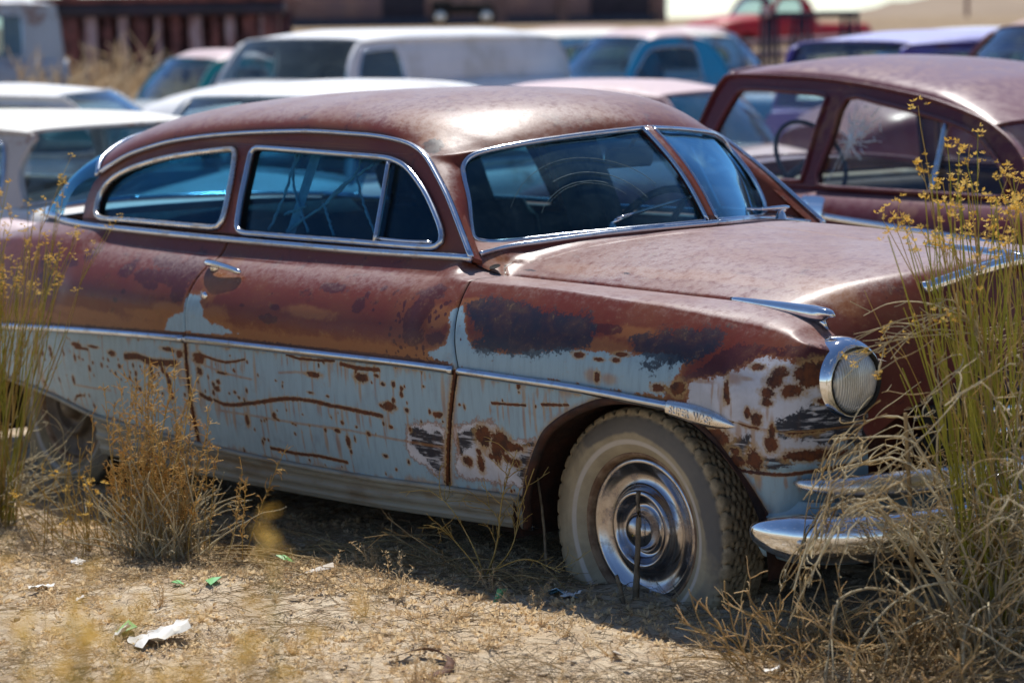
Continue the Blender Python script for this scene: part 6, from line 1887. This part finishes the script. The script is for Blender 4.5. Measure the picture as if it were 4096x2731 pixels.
obj('flower_heads', tufts(np.repeat(tp, 4, 0) + rng.normal(0, .006, (len(tp) * 4, 3)) - o0, .009, 5), M['flower'], root)
# low matted brush under it at the right corner
root = thing('low_brush', 'low matted dry brush at the bottom right corner', 'shrub', (1.08, -1.02, gz(1.08, -1.02)))
o0 = np.array(root.location)
st = disc(330, 1.02, -1.02, .36, .24)
P = walk(st, np.c_[rng.normal(0, .8, (330, 2)), rng.uniform(.3, 1.0, 330)], rng.uniform(.08, .30, 330), 9, .14, curl=rng.normal(0, .08, 330), grav=.06)
P2 = fork(P, 700, (.3, 1), .07, .6, 6, .12)
obj('branches', tubes(P - o0, taper(P, .003, .0018)), M['stem_tan'], root)
obj('twigs', tubes(P2 - o0, taper(P2, .0018, .0012)), M['fuzz'], root)
# straight dead stalk in front of the grille and stakes by the wheel
for nm, lab, p0, p1, r_ in (('dead_stalk', 'single straight tan stalk rising in front of the grille', (1.03, -.87, .17), (1.01, -.885, .80), .0065),
                            ('wooden_stake', 'split grey stake standing upright in front of the hubcap', (.075, -.90, .16), (.085, -.895, .475), .0085),
                            ('wooden_stake', 'thin dark stake leaning against the left side of the front tyre', (-.33, -.86, .17), (-.365, -.86, .45), .0045),
                            ('wooden_stake', 'short broken stake stuck in the ground below the hubcap', (.085, -.955, .16), (.065, -.96, .25), .007)):
    g0 = thing(nm, lab, 'stick', p0)
    Pp = smooth_path([(0, 0, 0), np.subtract(p1, p0) * .5 + [.003, .002, 0], np.subtract(p1, p0)], 14) + rng.normal(0, .0008, (14, 3))
    v = sweep(Pp, [(-r_, -r_ * .5), (r_ * .3, -r_ * .8), (r_, .1 * r_), (.4 * r_, .9 * r_), (-.7 * r_, .7 * r_)], scale=np.linspace(1.15, .75, 14))
    obj('stalk', v, M['stem_tan'] if nm == 'dead_stalk' else M['deadwood'], g0)
    v = sweep(Pp[9:] + [r_ * .9, 0, 0], [(-r_ * .3, -r_ * .3), (r_ * .3, 0), (-r_ * .3, r_ * .3)], scale=np.linspace(1, .15, 5))
    obj('splinter', v, M['deadwood'], g0)
# --- thin tumbleweed twigs by the wheel arch
root = thing('dry_twig', 'thin golden branching twig arching across the sill behind the front wheel', 'branch', (-.42, -1.02, gz(-.42, -1.02)))
o0 = np.array(root.location)
mains = np.stack([smooth_path(q, 16) for q in (
    [tuple(o0), (-.46, -1.03, .26), (-.56, -1.03, .36), (-.66, -1.03, .40)], [tuple(o0), (-.40, -1.0, .24), (-.40, -.98, .33), (-.46, -.98, .38)],
    [tuple(o0), (-.44, -1.05, .22), (-.52, -1.08, .30), (-.58, -1.09, .31)], [tuple(o0), (-.35, -.98, .26), (-.33, -.96, .38), (-.28, -.95, .50)],
    [tuple(o0), (-.39, -1.0, .27), (-.37, -.99, .42), (-.33, -.97, .55)], [tuple(o0), (-.33, -1.04, .22), (-.22, -1.03, .26), (-.10, -1.02, .24)])])
P2 = fork(mains, 46, (.35, 1), .10, .55, 8, .10, curl=rng.normal(0, .10, 46))
P3 = fork(P2, 90, (.2, 1), .03, .6, 5, .15)
obj('branches', tubes(mains - o0, taper(mains, .0028, .0014), 4), M['stem_gold'], root)
obj('twigs', join(tubes(P2 - o0, taper(P2, .0014, .001)), tubes(P3 - o0, taper(P3, .001, .0008))), M['stem_gold'], root)

# --- weed clump in front of the door
root = thing('weed_clump', 'tan-orange feathery weed clump with pale crooked stems in front of the coupe door', 'weed', (-1.55, -1.36, gz(-1.55, -1.36)))
o0 = np.array(root.location)
st = disc(120, -1.55, -1.36, .14, .10)
d = np.c_[rng.normal(0, .42, (120, 2)), np.ones(120)]
P = walk(st, d, rng.uniform(.14, .38, 120), 12, .10, grav=.02)
P2 = fork(P, 120, (.4, 1), .09, .5, 6, .14)
obj('pale_stems', join(tubes(P - o0, taper(P, .0036, .0018), 4), tubes(P2 - o0, taper(P2, .0018, .001))), M['stem_grey'], root)
st = disc(64, -1.60, -1.35, .20, .11); st[:, 0] += rng.uniform(-.20, .24, 64)
d = np.c_[rng.normal(.08, .16, 64), rng.normal(.0, .10, 64), np.ones(64)]
hh = rng.uniform(.28, .68, 64)
P = walk(st, d, hh, 14, .035)
P2 = fork(P, 1500, (.36, 1), .038, .7, 6, .10, curl=rng.normal(0, .22, 1500))
P3 = fork(P2, 2200, (.2, 1), .012, .8, 4, .2)
obj('plume_stems', tubes(P - o0, taper(P, .0022, .0012)), M['stem_gold'], root)
obj('plumes', join(tubes(P2 - o0, taper(P2, .0016, .0010)), tubes(P3 - o0, taper(P3, .0014, .0009))), M['plume'], root)
# flower stalks at its left
root = thing('weed_clump', 'sparse tan weed stalks with small yellow heads left of the feathery weed clump', 'weed', (-1.90, -1.48, gz(-1.9, -1.48)))
o0 = np.array(root.location)
st = disc(34, -1.88, -1.46, .22, .12)
P = walk(st, np.c_[rng.normal(-.15, .25, (34, 2)), np.ones(34)], rng.uniform(.16, .36, 34), 11, .07)
P2 = fork(P, 90, (.4, 1), .06, .5, 6, .12)
obj('stems', join(tubes(P - o0, taper(P, .0024, .0014)), tubes(P2 - o0, taper(P2, .0013, .0008))), M['stem_gold'], root)
tp = P[::2, -1]
obj('flower_heads', tufts(np.repeat(tp, 5, 0) + rng.normal(0, .006, (len(tp) * 5, 3)) - o0, .010, 5), M['flower'], root)
# fallen stalks towards the sill
root = thing('fallen_stalks', 'bundle of long pale fallen stalks fanning over the ground under the sill', 'stalks', (-1.45, -1.28, gz(-1.45, -1.28)))
o0 = np.array(root.location)
st = disc(60, -1.48, -1.30, .10, .08); st[:, 2] += .01
a = rng.normal(.05, .22, 60)
P = walk(st, np.c_[np.cos(a), np.sin(a) + .12, rng.uniform(.02, .35, 60)], rng.uniform(.35, .85, 60), 14, .03, grav=.035)
g0 = ground_h(P[..., 0].ravel(), P[..., 1].ravel()).reshape(P.shape[:2]); P[..., 2] = np.maximum(P[..., 2], g0 + .004)
obj('stalk_bundle', tubes(P - o0, taper(P, .0028, .0013), 4), M['stem_tan'], root)
root = thing('fallen_stalks', 'loose grey-tan fallen stalks lying in the shade along the sill just behind the front wheel', 'stalks', (-.95, -1.04, gz(-.95, -1.04)))
o0 = np.array(root.location)
st = disc(90, -.75, -1.02, .42, .10); st[:, 2] += .012
a = rng.normal(.05, .45, 90) + PI * (rng.random(90) < .4)
P = walk(st, np.c_[np.cos(a), np.sin(a) * .6, rng.uniform(.05, .5, 90)], rng.uniform(.15, .45, 90), 12, .06, grav=.06)
g0 = ground_h(P[..., 0].ravel(), P[..., 1].ravel()).reshape(P.shape[:2]); P[..., 2] = np.maximum(P[..., 2], g0 + .004)
P2 = fork(P, 160, (.3, 1), .06, .6, 5, .12)
obj('stalk_bundle', join(tubes(P - o0, taper(P, .0024, .0012), 4), tubes(P2 - o0, taper(P2, .0012, .0008))), M['stem_tan'], root)
# --- bush at the left edge
rabbitbrush('rabbitbrush', 'yellow-green rabbitbrush half out of frame at the left edge beside the coupe tail', (-2.54, -1.46), (.13, .10), 110, 1.12, (.02, .03), twigs=2.2, heads=1.3, r0=.0026, gold=.55)
root = thing('dead_shrub', 'pale curled dead shrub at the left edge below the tail', 'shrub', (-2.62, -1.42, gz(-2.62, -1.42)))
o0 = np.array(root.location)
st = disc(40, -2.62, -1.42, .14, .1)
P = walk(st, np.c_[rng.normal(.1, .5, (40, 2)), np.ones(40)], rng.uniform(.25, .55, 40), 14, .09, grav=.04)
P2 = fork(P, 160, (.3, 1), .14, .6, 9, .10, curl=rng.normal(0, .12, 160))
obj('branches', join(tubes(P - o0, taper(P, .0036, .002), 4), tubes(P2 - o0, taper(P2, .002, .0012))), M['stem_grey'], root)

# --- small fuzzy sprigs, one kind copied about
def make_sprig(seed):
    g = np.random.default_rng(seed)
    nb = int(g.integers(3, 7))
    main = walk(np.zeros((nb, 3)), np.c_[g.normal(0, .55, (nb, 2)), np.ones(nb)], g.uniform(.05, .11, nb), 9, .10, g=g)
    s_ = main[:, 1:].reshape(-1, 3); s_ = np.repeat(s_, 5, 0) + g.normal(0, .0035, (len(s_) * 5, 3))
    s_ = s_[g.random(len(s_)) < .75]
    tw = walk(s_[::3], g.normal(0, 1, (len(s_[::3]), 3)) + [0, 0, .5], g.uniform(.008, .018, len(s_[::3])), 4, .2, g=g)
    return join(tubes(main, taper(main, .0013, .0007)), tufts(s_, g.uniform(.003, .0065, len(s_)), 3, g), tubes(tw, taper(tw, .0008, .0005)))
protos = []
spots_px = [(-.78, -1.17), (-.70, -1.12), (-.62, -1.06), (-.86, -1.10), (-.42, -1.05), (-.35, -1.10), (-.28, -1.12), (-.24, -1.05), (-.18, -1.14), (-.14, -1.06), (-.33, -1.18), (-.05, -1.15), (.02, -1.10), (.34, -1.35), (.10, -1.28), (-.1, -1.4), (.20, -1.55), (-.45, -1.45), (-.62, -1.62), (-.20, -1.75), (-.98, -1.50), (-1.12, -1.45), (-1.25, -1.55), (-.85, -1.85), (-1.4, -1.75), (-.3, -1.55), (-1.0, -1.95), (.05, -1.62), (.42, -1.48), (.50, -1.40), (.60, -1.30), (-.52, -1.28), (-.9, -1.38)]
for _ in range(26):
    spots_px.append((rng.uniform(-1.7, .9), rng.uniform(-2.2, -1.12)))
nS = 0
for (x, y) in spots_px:
    k = nS % 5
    if nS < 5:
        root = thing('dry_sprig', 'small fuzzy upright dry weed sprig on the bare ground', 'weed', group='fuzzy dry weed sprigs on the ground')
        obj('sprig_stem', make_sprig(40 + k), M['fuzz'], root); protos.append(root)
    else:
        root = protos[k].copy(); COL.objects.link(root)
        for ch in protos[k].children:
            c_ = ch.copy(); COL.objects.link(c_); c_.parent = root
    root.location = (x, y, gz(x, y) - .006); s_ = rnd.uniform(.45, 1.1); root.scale = (s_, s_, s_ * rnd.uniform(.8, 1.2))
    root.rotation_euler = (rnd.gauss(0, .3), rnd.gauss(0, .3), rnd.uniform(0, 6.3)); nS += 1

# --- litter on the ground: nobody could count it
def litter(name, n, x0, x1, y0, y1, L0, L1, r_, mat, pw=1.0, k=4, up=.18):
    x = rng.uniform(x0, x1, n); y = rng.uniform(y0, y1, n)
    dens = fbm(x * 2.2, y * 2.2, 3, 55)
    ed = sstep(0, .8, np.minimum(np.minimum(x - x0, x1 - x), np.minimum(y - y0 + .3, y1 - y + .8)))
    kp = rng.random(n) < np.clip((dens - .30) * 3.2, .08, 1) ** pw * (.05 + .95 * ed)
    x, y = x[kp], y[kp]; n = len(x)
    a = rng.uniform(0, 2 * PI, n)
    P = walk(np.stack([x, y, ground_h(x, y) + .004], 1), np.stack([np.cos(a), np.sin(a), rng.uniform(-.02, up * 2, n)], 1), rng.uniform(L0, L1, n), k, .18, grav=.08)
    P[..., 2] = np.maximum(P[..., 2], ground_h(P[..., 0].ravel(), P[..., 1].ravel()).reshape(P.shape[:2]) + .001)
    o = obj(name, tubes(P, taper(P, r_, r_ * .6)), mat); tag(o, kind='stuff')
    return o
tag(litter('dry_straw', 30000, -3.6, 2.2, -3.1, -.55, .015, .075, .0011, M['straw']), 'pale broken straw and twig bits scattered over the sandy ground', 'litter')
tag(litter('matted_stems', 6200, -3.5, 2.2, -3.0, -.75, .07, .24, .0013, M['straw'], .8, 7, .05), 'long flattened straw stems matted over the open ground', 'litter')
tag(litter('dry_twig_litter', 13000, -2.6, 1.7, -1.75, -.55, .02, .13, .0012, M['straw_dark'], .7), 'dull grey-brown twigs matted in the shade along the coupe', 'litter')
xs_ = rng.uniform(-2.6, 1.6, 10000); ys_ = rng.uniform(-2.6, -.7, 10000)
kp = rng.random(10000) < sstep(0, .7, np.minimum(np.minimum(xs_ + 2.6, 1.6 - xs_), ys_ + 2.8)) * np.clip((fbm(xs_ * 3, ys_ * 3, 3, 91) - .34) * 4, 0, 1)
C_ = np.stack([xs_[kp], ys_[kp], ground_h(xs_[kp], ys_[kp]) + .002], 1)
tag(obj('crumbled_weed', tufts(C_, rng.uniform(.006, .020, len(C_)), 7), M['fuzz']), 'crumbly tan weed fragments carpeting the open ground', 'litter', kind='stuff')
# clods and pebbles
xs_ = rng.uniform(-2.6, 1.5, 1500); ys_ = rng.uniform(-2.7, -.9, 1500); kp = rng.random(1500) < np.clip((fbm(xs_ * 2, ys_ * 2, 3, 12) - .35) * 3, .05, 1)
xs_, ys_ = xs_[kp], ys_[kp]; n = len(xs_)
base = np.array([(math.cos(a) * c_, math.sin(a) * c_, z) for z, c_ in ((-.4, .75), (.15, 1.0), (.6, .55)) for a in np.linspace(0, 2 * PI, 7)[:-1]] + [(0, 0, .75)])
bf = [(i, (i + 1) % 6, 6 + (i + 1) % 6, 6 + i) for i in range(6)] + [(6 + i, 6 + (i + 1) % 6, 12 + (i + 1) % 6, 12 + i) for i in range(6)] + [(12 + i, 12 + (i + 1) % 6, 18, 18) for i in range(6)]
sz = rng.uniform(.003, .013, n) * (1 + (rng.random(n) < .06))
V = base[None] * sz[:, None, None] * rng.uniform(.75, 1.25, (n, 19, 1)) * np.array([1, 1, .7]) + np.stack([xs_, ys_, ground_h(xs_, ys_)], 1)[:, None]
F = [tuple(i + 19 * k for i in (f if f[2] != f[3] else f[:3])) for k in range(n) for f in bf]
tag(obj('clods', (V.reshape(-1, 3), F), M['earth']), 'small crumbled earth clods on the bare ground', 'clods', kind='stuff')

# --- rubbish on the ground
def shard(n, s, flat=.15, seed=0):
    g = np.random.default_rng(seed)
    a = np.sort(g.uniform(0, 2 * PI, n)); r = s * g.uniform(.55, 1.1, n)
    top = np.stack([r * np.cos(a) * 1.5, r * np.sin(a), s * flat * np.sin(a * 2 + seed)], 1)
    m = top.mean(0) + [0, 0, s * flat]
    V = np.concatenate([top, [m], top - [0, 0, .002], [m - [0, 0, .002]]])
    F = [(i, (i + 1) % n, n) for i in range(n)] + [((i + 1) % n + n + 1, i + n + 1, 2 * n + 1) for i in range(n)] + [(i, i + n + 1, (i + 1) % n + n + 1, (i + 1) % n) for i in range(n)]
    return V, F
def crumple(s, seed):
    g = np.random.default_rng(seed); u, v_ = np.meshgrid(np.linspace(-1, 1, 9), np.linspace(-1, 1, 7), indexing='ij')
    r_ = 1 - .25 * g.random(u.shape)
    P = np.stack([s * 1.3 * u * r_, s * .8 * v_ * r_, s * .32 * (g.random(u.shape) + .6 * np.abs(u) ** 2 * g.random())], -1)
    P[..., :2] += g.normal(0, s * .06, u.shape + (2,))
    return grid(P)

mg = simple('faded green plastic', (.16, .50, .12), (.30, .62, .28), 20, .35)
mw = simple('weathered white paper', (.80, .78, .74), (.62, .58, .50), 14, .7)
mp_ = simple('sun-bleached bone plastic', (.62, .55, .46), (.48, .40, .30), 14, .7)
mb = simple('scuffed blue foil', (.06, .22, .32), (.50, .60, .66), 26, .25, metal=.4)
mr_b = simple('rusty strap steel', (.16, .075, .04), (.09, .04, .025), 20, .85, bump=.3)
D_ = [('plastic_shard', 'green plastic shard beside the crumpled white paper', 'litter', mg, -.62, -2.10, .035, 5), ('crumpled_paper', 'largest crumpled white paper, lower left on the bare ground', 'paper', mw, -.47, -2.09, .075, 9),
      ('paper_scrap', 'white paper curl just under the green shard at lower left', 'paper', mw, -.58, -2.14, .045, 7), ('plastic_shard', 'pale green leaf-shaped shard between the weed clump and bare ground', 'litter', mg, -.95, -1.60, .030, 6),
      ('plastic_shard', 'bright green shard in the shade left of the front tyre', 'litter', mg, -.21, -1.15, .034, 5), ('foil_wrapper', 'crushed blue foil wrapper below the front tyre', 'litter', mb, -.10, -1.02, .038, 8),
      ('foil_wrapper', 'silvery flattened wrapper touching the blue foil', 'litter', mw, -.04, -1.03, .034, 7), ('paper_scrap', 'white scrap at the far left edge of the bare ground', 'paper', mw, -1.33, -1.94, .040, 7),
      ('flat_stone', 'flat pale stone at the edge of the coupe shadow', 'stone', mp_, -.84, -1.31, .060, 8), ('plastic_shard', 'dull green fragment under the fallen stalks', 'litter', mg, -1.05, -1.66, .022, 5),
      ('plastic_shard', 'green curl next to the fallen stalks near the flat stone', 'litter', mg, -1.06, -1.25, .026, 5), ('paper_scrap', 'small white chip left of the sunlit sprigs', 'paper', mw, -1.12, -1.94, .022, 6),
      ('bone_fragment', 'bleached bone fragment on the straw below the tyre', 'bone', mp_, .50, -1.36, .030, 6), ('paper_scrap', 'white flake near the bottom right brush', 'paper', mw, .86, -1.20, .022, 6), ('paper_scrap', 'white scrap by the base of the tan weed stalks', 'paper', mw, -1.65, -1.62, .030, 6)]
for i, (nm, lab, cat, m_, x, y, s_, n) in enumerate(D_):
    o = obj(nm, crumple(s_ * (.95 if n == 9 else .8), i) if m_ is mw else shard(n, s_, .30 if m_ is not mp_ else .14, i), m_, smooth=False); tag(o, lab, cat)
    o.location = (x, y, gz(x, y) + .012); o.rotation_euler = (rnd.gauss(.15, .2), rnd.gauss(0, .2), rnd.uniform(0, 6))
st_ = smooth_path([(-.10, -.03, .012), (-.05, .05, .03), (.03, .06, .02), (.09, .0, .012), (.10, -.08, .01)], 30)
o = obj('rusty_strap', sweep(st_, [(-.001, -.012), (.001, -.012), (.001, .012), (-.001, .012)], up=(0, .5, .8)), mr_b); tag(o, 'curled rusty metal strap lying at the bottom middle', 'scrap metal'); o.location = (.20, -1.76, gz(.2, -1.76))

# --- tall stems near the camera, out of focus
fgl = [('blurred foreground stems with the topmost yellow flower cluster, in front of the door sill', 690, 2.45, 1215, 4, .010, .015), ('yellowish foreground stems with one flower tuft, right of the topmost cluster', 812, 2.5, 1312, 3, .01, .018),
       ('greenish foreground stem bunch at the bottom, below the yellow flower cluster', 636, 2.3, 1410, 22, .035, .016), ('blurred golden stem bunch between the paper scraps and the bottom edge', 420, 2.5, 1480, 16, .035, .016),
       ('tall blurred golden stem bunch in the lower left quarter', 205, 2.5, 1330, 26, .045, .016), ('densest blurred golden stems in the bottom left corner', 30, 2.6, 1290, 30, .05, .016), ('golden blurred stems left of the crumpled paper', 330, 2.3, 1420, 20, .035, .016)]
for lab, u, D, v_, n, rad, hs in fgl:
    p_ = P_at(u, D, 0); H_ = zpx(v_, D, u) - gz(p_[0], p_[1])
    rabbitbrush('foreground_stems', lab, (p_[0], p_[1]), (rad, rad), n, H_, (0, 0), 'out of focus stems close to the camera', twigs=2.2, heads=1.7, r0=.0028, gold=.7, hsize=hs, spread=.35, wob=.010, tl=.09)
# --- dry brush at the back left
def far_bush(u, D, H, wd, n, label, seed):
    p = P_at(u, D, 0); z = float(zg(p[0], p[1]))
    root = thing('dry_bush', label, 'shrub', (p[0], p[1], z), 0, 'dry brush in front of the trailer and truck')
    st = np.stack([rng.normal(0, wd * .4, n), rng.normal(0, wd * .4, n), np.zeros(n)], 1)
    P = walk(st, np.c_[st[:, :2] * .8 / wd + rng.normal(0, .25, (n, 2)), np.ones(n)], H * rng.uniform(.5, 1.05, n), 6, .12)
    P2 = fork(P, n * 3, (.3, 1), H * .3, .6, 4, .15)
    obj('twigs', join(tubes(P, taper(P, .016, .009)), tubes(P2, taper(P2, .012, .007))), M['brush_far'], root)
for i, (u, D, H, wd) in enumerate(((10, 27, 1.0, .9), (70, 28, 1.15, .8), (130, 29, .95, .8), (185, 30, .9, .7), (250, 31, 1.25, .5), (275, 31, 1.05, .5), (330, 32, .8, .7), (395, 33, .8, .8), (450, 34, .75, .8), (300, 27, .6, .6))):
    far_bush(u, D, H * 1.12, wd * 1.0, 130, ['dry tan brush mound at the far left edge', 'widest dry tan brush below the grey truck', 'dry brush between the grey truck and first stakes', 'low tan brush under the first trailer stakes', 'tallest dry tan bush rising in front of the stakes', 'tall tan bush leaning beside the tallest one', 'low brush under the middle stakes', 'dry brush left of the teal pickup roof', 'dry brush just behind the teal pickup', 'nearest small tan tuft behind the white wagon roof'][i], i)

# ------------------------------------------------------------------ camera, sky and sun
def cam_axes(y, p, r):
    f = np.array([math.cos(p) * math.cos(y), math.cos(p) * math.sin(y), -math.sin(p)])
    ri = np.cross(f, [0, 0, 1.]); ri /= np.linalg.norm(ri); up = np.cross(ri, f)
    c, s = math.cos(r), math.sin(r)
    return c * ri + s * up, -s * ri + c * up, f
from mathutils import Matrix
cam = bpy.data.cameras.new('camera'); co_ = bpy.data.objects.new('camera', cam); COL.objects.link(co_); scene.camera = co_
ri, up, f = cam_axes(math.radians(138.56595), math.radians(7.58231), math.radians(-.76224))
Mx = Matrix([[ri[0], up[0], -f[0], 4.75142], [ri[1], up[1], -f[1], -5.46868], [ri[2], up[2], -f[2], 1.76486], [0, 0, 0, 1]])
co_.matrix_world = Mx
cam.sensor_fit = 'HORIZONTAL'; cam.sensor_width = 36; cam.lens = 85.0
cam.clip_start = .05; cam.clip_end = 6000
cam.dof.use_dof = True; cam.dof.focus_distance = 6.75; cam.dof.aperture_fstop = 2.8

SUN = Vector((-.42, .335, 1.0)).normalized()
el = math.asin(SUN.z); az = math.atan2(SUN.x, SUN.y)
w = bpy.data.worlds.new('World'); scene.world = w; w.use_nodes = True
nt = w.node_tree
bg = nt.nodes['Background']
sky = nt.nodes.new('ShaderNodeTexSky'); sky.sky_type = 'NISHITA'; sky.sun_disc = False
sky.sun_elevation = el; sky.sun_rotation = az; sky.altitude = 2000; sky.air_density = .85; sky.dust_density = .25; sky.ozone_density = 1.5
tc = nt.nodes.new('ShaderNodeTexCoord'); mp = nt.nodes.new('ShaderNodeMapping'); mp.inputs['Scale'].default_value = (2.6, 2.6, 7.0)
nz = nt.nodes.new('ShaderNodeTexNoise'); nz.inputs['Scale'].default_value = 1.0; nz.inputs['Detail'].default_value = 4; nz.inputs['Roughness'].default_value = .6
mr_ = nt.nodes.new('ShaderNodeMapRange'); mr_.interpolation_type = 'SMOOTHSTEP'
for k, v in ((1, .60), (2, .74), (3, 0), (4, .7)): mr_.inputs[k].default_value = v
mx = nt.nodes.new('ShaderNodeMix'); mx.data_type = 'RGBA'; mx.inputs[7].default_value = (7.5, 7.6, 7.9, 1)
L = nt.links.new
L(tc.outputs['Generated'], mp.inputs[0]); L(mp.outputs[0], nz.inputs['Vector']); L(nz.outputs['Fac'], mr_.inputs[0])
hs = nt.nodes.new('ShaderNodeHueSaturation'); hs.inputs['Saturation'].default_value = 1.05; L(sky.outputs[0], hs.inputs['Color'])
L(mr_.outputs[0], mx.inputs[0]); L(hs.outputs[0], mx.inputs[6]); L(mx.outputs[2], bg.inputs['Color'])
bg.inputs['Strength'].default_value = .135
sl = bpy.data.lights.new('sun', 'SUN'); sl.energy = 5.0; sl.angle = math.radians(.53); sl.color = (1.0, .96, .90)
so = bpy.data.objects.new('sun', sl); COL.objects.link(so)
so.rotation_euler = (-SUN).to_track_quat('-Z', 'Y').to_euler(); so.location = (-10, 8, 20)
scene.view_settings.view_transform = 'Standard'; scene.view_settings.look = 'None'; scene.view_settings.exposure = 0
scene.cycles.max_bounces = 10; scene.cycles.transparent_max_bounces = 24; scene.cycles.use_denoising = True
scene.cycles.sample_clamp_indirect = 6
scene.cycles.caustics_reflective = False; scene.cycles.caustics_refractive = False
